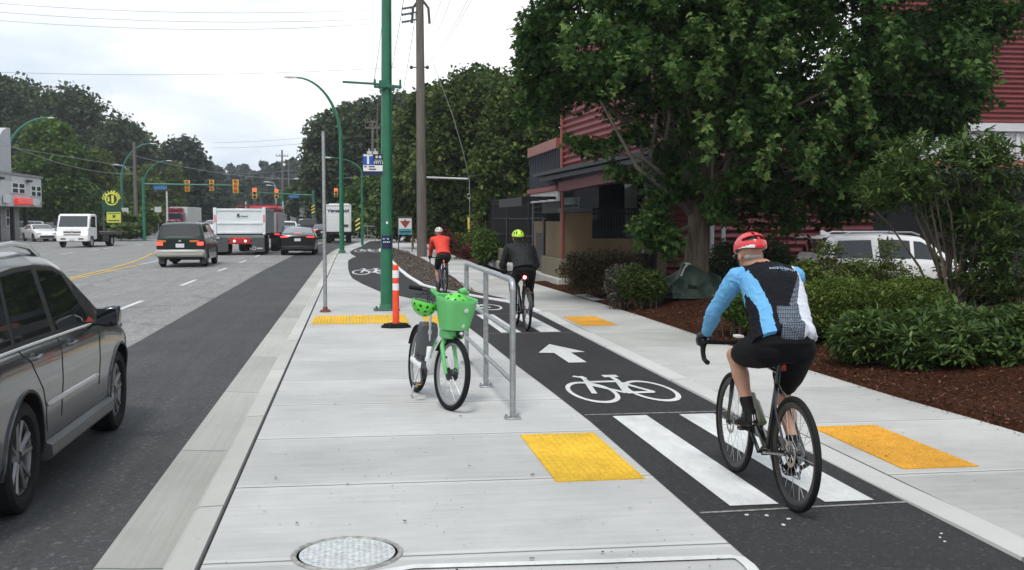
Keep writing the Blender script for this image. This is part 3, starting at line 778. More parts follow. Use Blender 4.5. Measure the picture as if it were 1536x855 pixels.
def mirror_pair(T, S, y, z, w_, m):
    for sd in (-1, 1):
        mb = MB(); x = sd*(w_/2+.02)
        mb.box((x+sd*.09, y, z), (.20, .11, .14), bev=.04); mb.tube([(x-sd*.06, y+.02, z-.05), (x+sd*.03, y+.01, z-.04)], .02)
        o = mb.build('mirror', m, T); mb = MB(); mb.box((x+sd*.09, y-.056, z), (.16, .006, .105)); mb.build('mirror_glass', M['chrome'], o)

# ---- near grey SUV
gp_ = paint('steel_grey_paint', (.070, .077, .084), .65, .25)
M['suv_paint'] = gp_
suv = dict(w=1.84, y0=-.95, y1=3.60, ay0=0, ay1=2.77, wr=.365, wd=.245, arch=.05, paint=gp_, tum=.30, er=.4, ef=.75, kf=.26, kr=.10,
           top=[(-.95, .98), (-.90, 1.05), (-.62, 1.56), (-.45, 1.62), (.3, 1.665), (.8, 1.67), (1.25, 1.635), (1.52, 1.565), (2.33, 1.13), (2.42, 1.09), (3.0, 1.03), (3.3, .97), (3.5, .86), (3.60, .62)],
           belt=[(-.95, .96), (-.5, 1.06), (.2, 1.055), (1.0, 1.045), (2.2, 1.035), (2.5, 1.0), (3.2, .88), (3.6, .5)],
           bot=[(-.95, .42), (-.6, .30), (0, .26), (2.8, .26), (3.35, .27), (3.6, .36)],
           side=[(-.62, -.12, -.42, -.02), (-.04, .78, .05, .74), (.90, 1.99, .86, 1.44)],
           screens=[('rear_window', -.86, -.64, .10), ('windscreen', 1.58, 2.28, .05)])
Tsuv, S, patch = make_car('suv', 'grey sport utility vehicle close to the camera at the left edge of the road', 'car', suv, (-3.0, 7.18, GZ), 0, detail=2)
# window seals, chrome belt line, door seams, handles, cladding
M['trim'] = mat('bright_trim', (.5, .51, .52), .28, .9, var=.05)
for sd in (1, -1):
    for nm, t, y_a, y_b, wd_, mt, off in (('belt_trim', 8.02, -.6, 2.06, .011, M['trim'], .007),):
        mb = MB(); mb.tube([Vector((sd*(S.pt(y, t, off).x), y, S.pt(y, t, off).z)) for y in np.linspace(y_a, y_b, 30)], wd_, n=6); mb.build(nm, mt, Tsuv)
    mb = MB(); mb.grid(lambda u, v: (lambda p: (sd*p.x, p.y, p.z))(S.pt(-.66+u*2.80*(1-.28*v)+.1*v, 8.02+.96*v, .0022)), 40, 8); mb.build('window_seal', M['rubber_seal'], Tsuv)
    for ys_ in ([(.86, 3.6), (.86, 5), (.86, 7), (.87, 7.95)], [(-.02, 7.95), (.0, 7), (.12, 6), (.36, 5), (.46, 4.2), (.5, 3.2)], [(2.08, 7.7), (2.02, 6.5), (2.0, 5), (2.0, 3.6)]):
        mb = MB(); pts = []
        for (ya, ta), (yb, tb) in zip(ys_, ys_[1:]):
            for q_ in range(5):
                y = ya+(yb-ya)*q_/5; t = ta+(tb-ta)*q_/5; p = S.pt(y, t, .0005); pts.append((sd*p.x, p.y, p.z))
        mb.tube(pts, .0042, n=5); mb.build('door_seam', M['rubber_seal'], Tsuv)
    for yh in (.10, 1.02):
        mb = MB(); p = S.pt(yh+.09, 6.3, .0)
        mb.tube([(sd*(p.x+.0), yh, p.z), (sd*(p.x+.035), yh+.03, p.z+.004), (sd*(p.x+.036), yh+.16, p.z+.008), (sd*(p.x+.0), yh+.19, p.z+.008)], [.010, .013, .013, .01], n=8)
        h_ = mb.build('door_handle', gp_, Tsuv); mb = MB(); mb.ell((sd*(p.x-.008), yh+.09, p.z), (.012, .06, .035)); mb.build('handle_recess', M['dgrey'], h_)
    mb = MB(); mb.tube([(lambda p: (sd*p.x, p.y, p.z))(S.pt(y, 4.35, .004)) for y in np.linspace(.46, 1.94, 14)], [.008]+[.014]*12+[.008], n=8, flat=1.6, up=(0, 0, 1)); mb.build('side_moulding', M['trim'], Tsuv)
    mb = MB(); mb.loft([[(sd*(.80), y, .24), (sd*.93, y, .25), (sd*.955, y, .28), (sd*.95, y, .355), (sd*.90, y, .375)] for y in np.linspace(.42, 2.33, 8)], caps=True); mb.build('side_sill', M['suv_sill'] if 'suv_sill' in M else mat('sill_metal', (.10, .102, .106), .4, .6, var=.1), Tsuv)
    for yc in (0, 2.77):      # arch lips
        pts = []
        for k in range(25):
            a = R(-8)+R(196)*k/24; y = yc+math.cos(a)*.425; z = .365+math.sin(a)*.425
            # outer width at this height
            P_ = S.knots(y); x = max(np.interp(z, [q_[1] for q_ in P_[2:9]], [q_[0] for q_ in P_[2:9]]), .8)
            pts.append((sd*(x+.004), y, z))
        mb = MB(); mb.tube(pts, .013, n=6); mb.build('arch_lip', gp_, Tsuv)
    # mirror
    mb = MB(); Rm = .1
    rings = []
    for u, sx, sz, dz in ((0, .45, .5, -.01), (.03, .85, .85, 0), (.08, 1, 1, .005), (.14, 1, 1, .012), (.17, .85, .9, .012), (.18, .6, .6, .012)):
        x = .93+u; rings.append([(sd*x, 1.88+.075*sx*math.copysign(abs(math.cos(a))**.6, math.cos(a)), 1.10+dz+.088*sz*math.copysign(abs(math.sin(a))**.6, math.sin(a))) for a in np.linspace(0, 2*PI, 20, endpoint=False)])
    mb.loft(rings); mo = mb.build('mirror', gp_, Tsuv); mb = MB(); mb.box((sd*1.02, 1.803, 1.11), (.15, .004, .12), bev=.001); mb.build('mirror_glass', mat('mirror_face', (.05, .055, .06), .04, .9, var=0), mo)
    mb = MB(); mb.box((sd*1.02, 1.8065, 1.11), (.158, .003, .128)); mb.build('mirror_bezel', M['black'], mo)
    mb = MB(); mb.tube([(sd*.86, 1.90, 1.04), (sd*.97, 1.88, 1.06)], .022, n=8); mb.build('mirror_arm', M['black'], mo)
    # roof rail
    mb = MB(); mb.tube([(lambda p: (sd*(p.x), p.y, p.z+dz))(S.pt(y, 10.9, 0)) for y, dz in ((-.45, -.005), (-.3, .04), (.0, .062), (.7, .065), (1.05, .05), (1.28, -.005))], [.022, .02, .018, .018, .02, .022], n=8); mb.build('roof_rail', M['trim'], Tsuv)
# interior hints behind glass are too dark to read; lamps at both ends
for sd in (1, -1):
    mb = MB(); mb.grid(lambda u, v: (lambda p: (sd*p.x, p.y, p.z))(S.pt(3.12+.36*u, 5.6+2.2*v*(1-.3*u), .004)), 8, 6); mb.build('headlight', M['lamp_glass'], Tsuv)
    mb = MB(); mb.grid(lambda u, v: (lambda p: (sd*p.x, p.y, p.z))(S.pt(-.93+.30*u, 5.8+2.0*v, .004)), 6, 6); mb.build('tail_light', M['red_lens'], Tsuv)
mb = MB(); mb.bb(-.5, .5, 3.55, 3.6, .45, .75); mb.build('grille', M['black'], Tsuv)
mb = MB(); mb.bb(-.84, .84, -1.0, -.8, .40, .56, bev=.05); mb.build('rear_bumper', M['dgrey'], Tsuv)
mb = MB(); mb.bb(-.16, .16, -.975, -.955, .78, .9); mb.build('number_plate', M['plate'], Tsuv)

# ---- rear-view and other traffic
def lamp_patch(T, S, nm, mt, y0, y1, t0, t1, sides=(1, -1)):
    for sd in sides:
        mb = MB(); mb.grid(lambda u, v: (lambda p: (sd*p.x, p.y, p.z))(S.pt(y0+(y1-y0)*u, t0+(t1-t0)*v, .006)), 4, 4); mb.build(nm, mt, T)
def rbox(T, nm, mt, x0, x1, y0, y1, z0, z1, bev=.01):
    mb = MB(); mb.bb(x0, x1, y0, y1, z0, z1, bev=bev); return mb.build(nm, mt, T)
# minivan
vp = paint('dark_green_paint', (.012, .022, .02), .4, .25)
mv = dict(w=1.86, y0=0, y1=4.9, ay0=.95, ay1=3.85, wr=.33, paint=vp, tum=.26, er=.3, ef=1.0, kr=.07,
          top=[(0, 1.08), (.05, 1.14), (.42, 1.66), (.6, 1.72), (2.2, 1.76), (3.0, 1.70), (4.0, 1.14), (4.6, .98), (4.9, .6)],
          belt=[(0, 1.04), (.3, 1.08), (3.5, 1.02), (4.3, .9), (4.9, .5)], bot=[(0, .36), (.5, .28), (4.4, .24), (4.9, .32)],
          side=[(.42, 1.35, .66, 1.35), (1.42, 2.4, 1.42, 2.4), (2.48, 3.55, 2.48, 3.05)], screens=[('rear_window', .1, .43, .06), ('windscreen', 3.1, 3.95, .05)])
Tm, S, patch = make_car('minivan', 'dark green minivan with silver lower bumper and lit brake lamps in the middle lane', 'minivan', mv, (-6.66, 42.9, GZ), 0, detail=1)
M['silver_trim'] = paint('silver_cladding', (.42, .40, .36), .4, .4)
rbox(Tm, 'rear_bumper', M['silver_trim'], -.93, .93, -.10, .2, .42, .70, .06)
rbox(Tm, 'bumper_step', M['lgrey'], -.68, .68, -.115, -.06, .60, .665, .01)
for sd in (-1, 1):
    rbox(Tm, 'tail_light', M['red_glow'], sd*.76-.12, sd*.76+.12, -.012, .06, .86, 1.0, .02)
    rbox(Tm, 'indicator_lens', M['amber_lens'], sd*.62-.26, sd*.62+.1, -.016, .05, .985, 1.06, .01)
    rbox(Tm, 'roof_rail', M['dgrey'], sd*.6-.02, sd*.6+.02, .8, 2.9, 1.77, 1.81, .01)
    rbox(Tm, 'lower_cladding', M['silver_trim'], sd*.925-.012, sd*.925+.012, 1.4, 3.4, .30, .50, .008)
    rbox(Tm, 'mud_flap', M['dgrey'], sd*.78-.12, sd*.78+.12, .50, .53, .12, .4, .004)
rbox(Tm, 'number_plate', M['plate'], -.16, .16, -.02, -.004, .78, .93, .004)
rbox(Tm, 'badge', M['chrome'], -.05, .05, -.012, .01, 1.01, 1.06, .01)
rbox(Tm, 'exhaust_silencer', M['under'], -.45, -.05, .2, .5, .22, .40, .05)
mirror_pair(Tm, S, 3.35, 1.1, 1.86, M['black'])
# black sedan
bp_ = paint('black_paint', (.008, .008, .009), .3, .2)
sd_ = dict(w=1.85, y0=0, y1=4.7, ay0=.98, ay1=3.85, wr=.335, paint=bp_, tum=.42, er=.35, ef=.9, kr=.12,
           top=[(0, .95), (.04, 1.06), (.35, 1.10), (.5, 1.13), (1.3, 1.40), (1.9, 1.445), (2.5, 1.42), (3.5, 1.02), (4.3, .85), (4.7, .55)],
           belt=[(0, .93), (.3, 1.0), (1.5, .98), (3.4, .92), (4.2, .8), (4.7, .45)], bot=[(0, .34), (.5, .22), (4.3, .2), (4.7, .3)],
           side=[(1.05, 1.85, 1.35, 1.82), (1.9, 3.1, 1.88, 2.55)], screens=[('rear_window', .52, 1.35, .05), ('windscreen', 2.6, 3.45, .05)])
Tb, S, patch = make_car('sedan', 'glossy black sedan with lit red tail lamps seen from behind, right lane', 'car', sd_, (-2.85, 56.2, GZ), 0)
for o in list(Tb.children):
    if o.name.startswith('rear_window'): o.data.materials[0] = mat('painted_sky_glass', (.25, .27, .28), .08, .4, var=0)  # pale sky reflection painted into the rear glass colour
for sd in (-1, 1):
    rbox(Tb, 'tail_light', M['red_light'], sd*.66-.2, sd*.66+.2, -.02, .1, .93, 1.0, .02)
    rbox(Tb, 'mirror', bp_, sd*1.0-.1, sd*1.0+.1, 3.0, 3.1, .95, 1.08, .03)
rbox(Tb, 'brake_light', M['red_light'], -.2, .2, .52, .56, 1.14, 1.17, .005)
rbox(Tb, 'number_plate', M['plate'], -.16, .16, -.03, 0, .74, .88, .004)
rbox(Tb, 'rear_diffuser', M['black'], -.8, .8, -.03, .1, .3, .5, .03)
# generic cars for the distance
def far_car(name, label, col, loc, rz, sp0=None, group='cars further up the road', rear=True, metal=.2, scale=1, cat='car', front_on=False):
    sp = dict(sp0 or sd_); sp['paint'] = paint(name+'_paint', col, metal, .3)
    T, S, _ = make_car(name, label, cat, sp, loc, rz, group); T.scale = (scale,)*3
    w2 = sp['w']/2
    for sd in (-1, 1):
        rbox(T, 'tail_light', M['red_light'] if rear else M['red_lens'], sd*w2*.74-.16, sd*w2*.74+.16, -.02, .1, .88, 1.0, .02)
        rbox(T, 'headlight', M['headlamp_on'] if front_on else M['lamp_glass'], sd*w2*.66-.17, sd*w2*.66+.17, sp['y1']-.34, sp['y1']-.06, .62, .74, .03)
        rbox(T, 'mirror', sp['paint'], sd*(w2+.08)-.09, sd*(w2+.08)+.09, sp['ay1']-.85, sp['ay1']-.75, .95, 1.07, .03)
    rbox(T, 'number_plate', M['plate'], -.16, .16, -.03, -.0, .72, .86, .003)
    rbox(T, 'grille', M['black'], -.6, .6, sp['y1']-.12, sp['y1']+.01, .30, .52, .03)
    rbox(T, 'bumper', M['black'], -.7, .7, -.03, .1, .32, .5, .02)
    return T
suv2 = dict(w=1.88, y0=0, y1=4.7, ay0=.95, ay1=3.78, wr=.36, paint=None, tum=.27, er=.3, ef=.8,
            top=[(0, 1.05), (.05, 1.15), (.35, 1.62), (.6, 1.69), (2.0, 1.72), (2.7, 1.66), (3.45, 1.15), (4.3, 1.02), (4.7, .7)],
            belt=[(0, 1.02), (.4, 1.08), (3.3, 1.04), (4.2, .93), (4.7, .6)], bot=[(0, .4), (.5, .28), (4.2, .28), (4.7, .38)],
            side=[(.5, 1.25, .62, 1.25), (1.3, 2.25, 1.3, 2.2), (2.32, 3.25, 2.32, 2.75)], screens=[('rear_window', .1, .36, .07), ('windscreen', 2.75, 3.45, .05)])
pick = dict(w=1.95, y0=0, y1=5.6, ay0=1.15, ay1=4.6, wr=.38, paint=None, tum=.22, er=.15, ef=.5,
            top=[(0, 1.28), (1.85, 1.29), (1.9, 1.3), (2.1, 1.85), (2.4, 1.9), (3.5, 1.88), (4.1, 1.3), (5.2, 1.18), (5.6, .8)],
            belt=[(0, 1.24), (2, 1.25), (4, 1.22), (5, 1.1), (5.6, .7)], bot=[(0, .55), (.5, .42), (5, .4), (5.6, .5)],
            side=[(2.2, 2.9, 2.3, 2.9), (3.0, 3.9, 3.0, 3.5)], screens=[('rear_window', 1.93, 2.12, .1), ('windscreen', 3.55, 4.05, .05)])
p = G(428, 374, GZ); far_car('hatchback', 'blue car just left of and beyond the black sedan', (.02, .06, .16), (p.x+.3, 66, GZ), 0)
far_car('estate_car', 'white car with red lamps beyond the blue car', (.7, .7, .7), (-4.9, 80, GZ), R(3), suv2)
far_car('pickup_truck', 'black pickup beyond the white car, left of the box truck', (.012, .012, .014), (-4.1, 97, GZ), 0, pick, cat='pickup')
far_car('compact_car', 'dark red lit car low beside the box truck', (.02, .015, .015), (-2.5, 90, GZ), 0, cat='car')
far_car('pickup_truck', 'dark pickup standing sideways-on left of the black one', (.03, .035, .05), (-6.6, 101, GZ), R(6), pick, cat='pickup')
far_car('estate_car', 'pale silver car at the crossing, farthest of the queue', (.5, .52, .54), (-8.4, 108, GZ), R(4), suv2)
far_car('oncoming_car', 'silver car coming down the road beyond the minivan roof', (.55, .57, .58), (-15.6, 128, GZ), PI, None, rear=False, front_on=True, scale=1.2)
far_car('oncoming_car', 'white car coming down the road behind the first oncoming car', (.72, .72, .72), (-14.0, 147, GZ+.3), PI, suv2, rear=False, front_on=True, scale=1.2)
far_car('parked_car', 'silver car parked on the left lot beyond the shrubs', (.4, .42, .43), (-31.5, 142, GZ), R(60), suv2, rear=False)
# left lot: white hatchback facing us, dark hatchback, silver one behind
Tw = far_car('parked_hatchback', 'white hatchback parked in front of the pale building, facing the road', (.78, .78, .78), (-27.3, 96.8, GZ), R(180+30), None, 'cars parked by the pale building', rear=False, front_on=False)
far_car('parked_hatchback', 'black hatchback parked between the white car and the flatbed truck', (.02, .022, .028), (AY(79, 350, 99).x, 99, GZ), R(180+20), suv2, 'cars parked by the pale building', rear=False, scale=.94)
far_car('parked_hatchback', 'silver car parked behind the black hatchback, hidden to the roof', (.66, .67, .68), (AY(66, 340, 108).x, 108, GZ), R(180-50), suv2, 'cars parked by the pale building', rear=False, scale=1.0)
# white SUV behind the hedge on the right
wp = paint('clean_white_paint', (.8, .8, .8), .0, .25)
ws = dict(suv2); ws['paint'] = wp; ws['side'] = [(.42, 1.45, .58, 1.42), (1.62, 2.42, 1.60, 2.40), (2.50, 3.42, 2.50, 2.90)]
pw = D(1215, 400, 26.5)
Tws, S, patch = make_car('white_suv', 'white SUV parked behind the hedge on the right, half hidden by shrubs', 'car', ws, (pw.x+.25, pw.y+.9, -.36), R(-90-6))
for sd in (-1, 1):
    mb = MB(); mb.tube([(sd*.68, .8, 1.72), (sd*.68, .95, 1.77), (sd*.68, 2.5, 1.77), (sd*.68, 2.7, 1.70)], .02); mb.build('roof_rail', M['trim'], Tws)
    mb = MB(); mb.bb(sd*.90-.015, sd*.90+.015, .1, .55, .95, 1.12, bev=.01); mb.build('tail_light', M['red_lens'], Tws)
mb = MB(); mb.prism([(.40, 1.70), (.68, 1.70), (.45, 1.82), (.40, 1.80)], -.02, .02, 'YZ'); mb.build('antenna_fin', wp, Tws)
mb = MB(); mb.bb(-.8, .8, -.06, .2, 1.60, 1.66, bev=.02); mb.build('rear_spoiler', wp, Tws)
mirror_pair(Tws, S, 3.15, 1.12, 1.88, wp)

# ---------------------------------------------------------------- lorries
def dual(T, x, y, r, w_=.5, sd=1): 
    return wheel_mesh_obj('wheel', T, (x, y, r), r, w_, sd, detail=False, rimcol=M['mgrey'])
white_al = mat('white_trailer', (.72, .76, .78), .35, .2, var=.06, scale=1.5)
grey_al = mat('grey_trailer_metal', (.36, .38, .39), .4, .4, var=.12, scale=3)
Td = thing('dump_trailer', 'white steel dump trailer with red lamps on its axle frame, seen from behind', 'dump trailer', (-5.82, 56.9, GZ))
mb = MB(); W_, zb, zt = 1.24, 1.12, 2.42
mb.bb(-W_, W_, 0, .06, zb, zt, bev=.01); mb.build('tailgate', white_al, Td)
mb = MB()
for z in (zb+.06, zb+.55, zt-.06): mb.bb(-W_+.1, W_-.1, -.05, .002, z-.05, z+.05, bev=.01)
for sd in (-1, 1): mb.bb(sd*W_-.08, sd*W_+.08, -.07, .09, zb-.05, zt+.05, bev=.02)
mb.build('tailgate_rib', white_al, Td)
mb = MB(); mb.prism([(-.08, zb-.06), (.12, zb-.06), (.12, zb-.28), (.02, zb-.30)], -W_, W_, 'YZ'); mb.build('tail_lip', grey_al, Td)
for sd in (-1, 1):
    mb = MB(); mb.bb(sd*(W_)-.03, sd*(W_)+.03, .1, 6.0, zb, zt, bev=.01); sp_ = mb.build('side_panel', grey_al, Td)
    mb = MB()
    for k in range(7): mb.bb(sd*(W_+.05)-.03, sd*(W_+.05)+.03, .3+k*.92, .38+k*.92, zb, zt-.05)
    mb.bb(sd*(W_+.05)-.035, sd*(W_+.05)+.035, .1, 6.0, zt-.12, zt+.02); mb.build('side_rib', grey_al, sp_)
    mb = MB(); mb.bb(sd*W_-.05, sd*W_+.05, -.082, -.072, zt-.72, zt-.32); mb.build('reflector_strip', mat('pink_reflector', (.75, .25, .3), .4, var=.1), Td)
mb = MB(); mb.bb(-W_, W_, 0.1, 6.0, zb-.1, zb+.02); mb.build('floor', M['under'], Td)
mb = MB(); mb.bb(-.55, .55, -.02, .06, .62, .96, bev=.02); mb.bb(-.9, .9, 0, .08, .58, .68, bev=.01); mb.bb(-.6, -.45, .1, 5.5, .7, 1.0); mb.bb(.45, .6, .1, 5.5, .7, 1.0)
mb.build('rear_frame', mat('red_frame_paint', (.38, .02, .02), .45, var=.2), Td)
for x in (-.28, .28):
    mb = MB(); mb.lathe([(.001, -.05), (.055, -.05), (.06, -.02)], c=(x, 0, .74), axis='Y', n=14); mb.build('tail_light', mat('white_hot_lamp', (.9, .5, .5), .3, var=0, emit=(1, .35, .3), estr=3), Td)
for k in range(5):
    mb = MB(); mb.ell((-.2+k*.1, -.03, .87), .016, n=8, k=5); mb.build('marker_lamp', M['red_glow'], Td)
for sd in (-1, 1):
    mb = MB(); mb.bb(sd*.92-.33, sd*.92+.33, -.02, .0, .18, .98, bev=.005); f_ = mb.build('mud_flap', M['dgrey'], Td)
    mb = MB(); mb.bb(sd*.92-.28, sd*.92+.2, -.03, -.021, .3, .42); 
    for k in range(3): dual(Td, sd*.98, .55+k*1.12, .5, .5, sd)
mb = MB(); mb.lathe([(.07, -.03), (.10, -.03), (.10, -.022), (.07, -.022)], c=(.72, 0, .36), axis='Y', n=18, closed=True); mb.bb(.86, 1.15, -.03, -.022, .33, .39); mb.build('flap_mark', M['lgrey'], Td)
text_obj('R', .22, M['black'], Td, (-.05, -.056, zt-.36), (PI/2, 0, 0), sx=1.2, bold=.01)
mb = MB(); mb.bb(.08, .42, -.06, -.052, zt-.42, zt-.37); mb.build('tailgate_mark', M['dgrey'], Td)
# the truck that pulls it
Tt = thing('dump_truck', 'red and grey dump truck with rolled red tarpaulin ahead of its white trailer', 'dump truck', (-5.45, 63.6, GZ), 0, None, .93)
mb = MB(); mb.bb(-1.2, 1.2, .0, 5.0, 1.15, 2.45, bev=.03); mb.build('dump_box', grey_al, Tt)
mb = MB(); mb.bb(-1.15, 1.15, .0, 4.9, 2.44, 2.72, bev=.1); mb.build('tarpaulin', mat('dark_red_tarpaulin', (.12, .012, .012), .7, var=.35, scale=4), Tt)
mb = MB()
for x in (-1.2, 1.15): mb.bb(x-.03, x+.03, -.05, .05, 1.2, 2.95)
mb.bb(-1.2, 1.2, -.04, .04, 2.82, 2.92); mb.build('tarpaulin_frame', mat('red_tarp_frame', (.22, .03, .03), .5, var=.1), Tt)
mb = MB(); mb.bb(-1.1, 1.1, 5.2, 7.2, .9, 2.9, bev=.15); mb.bb(-.9, .9, 7.1, 8.6, .9, 1.9, bev=.2); mb.bb(.95, 1.25, 4.9, 6.5, .5, 1.15, bev=.05)
mb.build('cab', paint('red_cab_paint', (.4, .015, .03), .1, .3), Tt)
for sd in (-1, 1):
    for y in (.6, 1.8, 7.6): dual(Tt, sd*.98, y, .5, .5, sd)
    mb = MB(); mb.tube([(sd*1.22, 5.1, 1.0), (sd*1.22, 5.1, 3.2)], .07, n=10); mb.build('exhaust_stack', M['chrome'], Tt)
    mb = MB(); mb.bb(sd*1.45-.1, sd*1.45+.1, 7.0, 7.1, 1.9, 2.5, bev=.02); mb.build('mirror', M['black'], Tt)
# flatbed facing us
Tf = thing('flatbed_truck', 'white cab flatbed truck driving towards the camera in the far lane', 'truck', (-18.0, 75.0, GZ), R(172), None, .97)
tw = paint('truck_white', (.8, .8, .79), 0, .35)
mb = MB(); w_ = 1.08      # local +y is forward
prof = [(0, .55), (0, 2.2), (.15, 2.27), (1.0, 2.28), (1.18, 2.2), (1.45, 1.38), (1.56, 1.3), (1.66, .75), (1.64, .45), (1.3, .4), (1.2, .75), (.55, .75), (.45, .5)]
mb = MB()
rings = []
for x, k in ((-w_, .93), (-w_+.05, .985), (-w_+.12, 1), (w_-.12, 1), (w_-.05, .985), (w_, .93)):
    rings.append([(x, .8+(y-.8)*k, 1.3+(z-1.3)*k) for y, z in prof])
mb.loft(rings); mb.build('cab', tw, Tf, ang=20)
mb = MB(); mb.quad((-.92, 1.215, 2.14), (.92, 1.215, 2.14), (.97, 1.465, 1.42), (-.97, 1.465, 1.42)); mb.build('windscreen', M['glass2'], Tf, fix=False)
for sd in (-1, 1):
    mb = MB(); mb.prism([(.3, 2.1), (.98, 2.1), (1.22, 1.42), (.3, 1.35)], sd*(w_+.004)-.003, sd*(w_+.004)+.003, 'YZ'); mb.build('side_window', M['glass'], Tf)
    mb = MB(); mb.box((sd*.83, 1.61, .98), (.36, .1, .22), bev=.05); mb.build('headlight', M['headlamp_on'], Tf)
    mb = MB(); mb.box((sd*(w_+.17), 1.32, 1.72), (.18, .08, .42), bev=.03); mb.tube([(sd*w_, 1.2, 1.9), (sd*(w_+.15), 1.32, 1.9)], .02); mb.build('mirror', M['black'], Tf)
    wheel_mesh_obj('wheel', Tf, (sd*(w_-.14), .85, .38), .38, .22, sd, detail=False, rimcol=M['lgrey'])
    wheel_mesh_obj('wheel', Tf, (sd*(w_-.25), -3.0, .38), .38, .42, sd, detail=False, rimcol=M['lgrey'])
    mb = MB(); mb.bb(sd*.6-.17, sd*.6+.17, 1.655, 1.675, .56, .64, bev=.01); mb.build('fog_lamp_slot', M['black'], Tf)
mb = MB(); mb.bb(-.6, .6, 1.60, 1.665, 1.02, 1.10, bev=.02); mb.bb(-.55, .55, 1.62, 1.668, .84, .9, bev=.02); mb.build('grille', M['black'], Tf)
mb = MB(); mb.tube([(.17*math.cos(a)*.6, 1.665, 1.1+.06*math.sin(a)) for a in np.linspace(0, 2*PI, 16, endpoint=False)], .012, closed=True, n=5); mb.build('badge', M['chrome'], Tf)
mb = MB(); mb.bb(-.17, .17, 1.675, 1.685, .52, .64); mb.build('number_plate', M['plate'], Tf)
mb = MB(); mb.bb(-.6, -.4, -4.6, 0, .55, .8); mb.bb(.4, .6, -4.6, 0, .55, .8); mb.bb(-.7, .7, -3.2, -2.8, .3, .5); mb.build('chassis', M['under'], Tf)
mb = MB(); mb.bb(-w_, w_, -4.9, -.45, .86, 1.02, bev=.02); mb.build('flatbed', M['dgrey'], Tf)
mb = MB(); mb.bb(-w_, w_, -4.9, -.6, 1.023, 1.05); mb.build('deck', M['wood_pole'], Tf)
mb = MB(); mb.bb(-w_, w_, -.42, -.34, .9, 2.1, bev=.02)
for x in (-.9, -.45, 0, .45, .9): mb.bb(x-.04, x+.04, -.35, -.3, .9, 2.35)
mb.build('headboard', M['black'], Tf)
mb = MB(); mb.bb(.55, w_, -2.2, -1.0, .35, .84, bev=.03); mb.bb(-w_, -.55, -2.2, -1.0, .35, .84, bev=.03); mb.build('tool_box', M['black'], Tf)
# box truck from behind
Tv = thing('box_truck', 'white refrigerated box truck with dark lettering on its rear, waiting in the right lane', 'truck', (-1.15, 84.0, GZ), 0, None, .83)
vw = paint('van_body_white', (.72, .74, .75), 0, .4)
mb = MB(); mb.bb(-1.22, 1.22, 0, 7.5, 1.05, 3.62, bev=.03); mb.build('cargo_box', vw, Tv)
mb = MB()
for k in range(7): mb.bb(-1.08, 1.08, -.012, -.002, 1.15+k*.33, 1.155+k*.33)
for x in (-1.1, 1.1): mb.bb(x-.02, x+.02, -.02, 0, 1.1, 3.5)
mb.bb(-1.2, 1.2, -.02, 0, 3.45, 3.58); mb.build('shutter_door', M['lgrey'], Tv)
text_obj('Versacold', .42, M['navy'], Tv, (0, -.02, 3.02), (PI/2, 0, 0), sx=1.18, bold=.014, shear=.1)
text_obj('Versacold', .5, M['navy'], Tv, (1.225, 3.5, 2.9), (PI/2, 0, PI/2), sx=1.3, bold=.012)
mb = MB(); mb.bb(.52, .95, -.02, -.008, 1.5, 1.75); mb.build('notice_plate', M['dgrey'], Tv)
mb = MB(); mb.bb(-1.2, 1.2, -.05, .3, .75, 1.04, bev=.02); mb.bb(-1.1, 1.1, -.02, .12, .42, .55); mb.bb(-.5, .5, .3, 7, .5, .95); mb.bb(-1.15, -.7, -.02, .02, .2, .75); mb.bb(.7, 1.15, -.02, .02, .2, .75); mb.build('chassis', M['under'], Tv)
mb = MB(); mb.bb(-1.1, 1.1, 7.6, 9.6, .6, 3.0, bev=.2); mb.build('cab', vw, Tv)
mb = MB(); mb.prism([(7.5, 3.0), (9.0, 3.0), (8.2, 3.75), (7.5, 3.8)], -1, 1, 'YZ'); mb.build('cooling_unit', vw, Tv)
for sd in (-1, 1):
    mb = MB(); mb.lathe([(.001, -.06), (.06, -.06), (.065, -.04)], c=(sd*.4-.25, 0, .86), axis='Y', n=12); mb.build('tail_light', mat('lit_tail', (.9, .6, .6), .3, var=0, emit=(1, .4, .35), estr=4) if sd > 0 else M['red_lens'], Tv)
    for y in (1.6, 8.7): dual(Tv, sd*.95, y, .48, .5, sd)
# oncoming red semi
Ts = thing('semi_truck', 'dark red semi truck with white trailer coming down the hill on the far left', 'semi truck', (-20.6, 128, GZ), R(178), None, .8)
rp = paint('maroon_paint', (.16, .012, .03), .1, .3)
mb = MB(); mb.bb(-1.2, 1.2, -3, -1, 1.0, 3.3, bev=.2); mb.bb(-1.0, 1.0, -1.2, .9, .7, 2.3, bev=.25); mb.bb(-1.1, 1.1, -3.0, -1.6, 3.2, 4.0, bev=.3); mb.build('cab', rp, Ts)
mb = MB(); mb.quad((-1.0, -.98, 3.15), (1.0, -.98, 3.15), (1.05, -.97, 2.4), (-1.05, -.97, 2.4)); mb.build('windscreen', M['glass2'], Ts)
mb = MB(); mb.bb(-.5, .5, .88, .93, .9, 2.1, bev=.02); mb.bb(-1.2, 1.2, .85, 1.0, .5, .85, bev=.05); mb.build('grille', M['chrome'], Ts)
mb = MB(); mb.bb(-1.45, 1.15, -15, -3.3, 1.1, 4.1, bev=.04); mb.build('trailer', mat('trailer_white', (.6, .6, .58), .4, var=.08, scale=1), Ts)
for sd in (-1, 1):
    for y in (.2, -2.6, -13, -14.2): dual(Ts, sd*.98, y, .5, .5, sd)
    mb = MB(); mb.bb(sd*.85-.15, sd*.85+.15, .88, .95, 1.0, 1.25, bev=.02); mb.build('headlight', M['lamp_glass'], Ts)
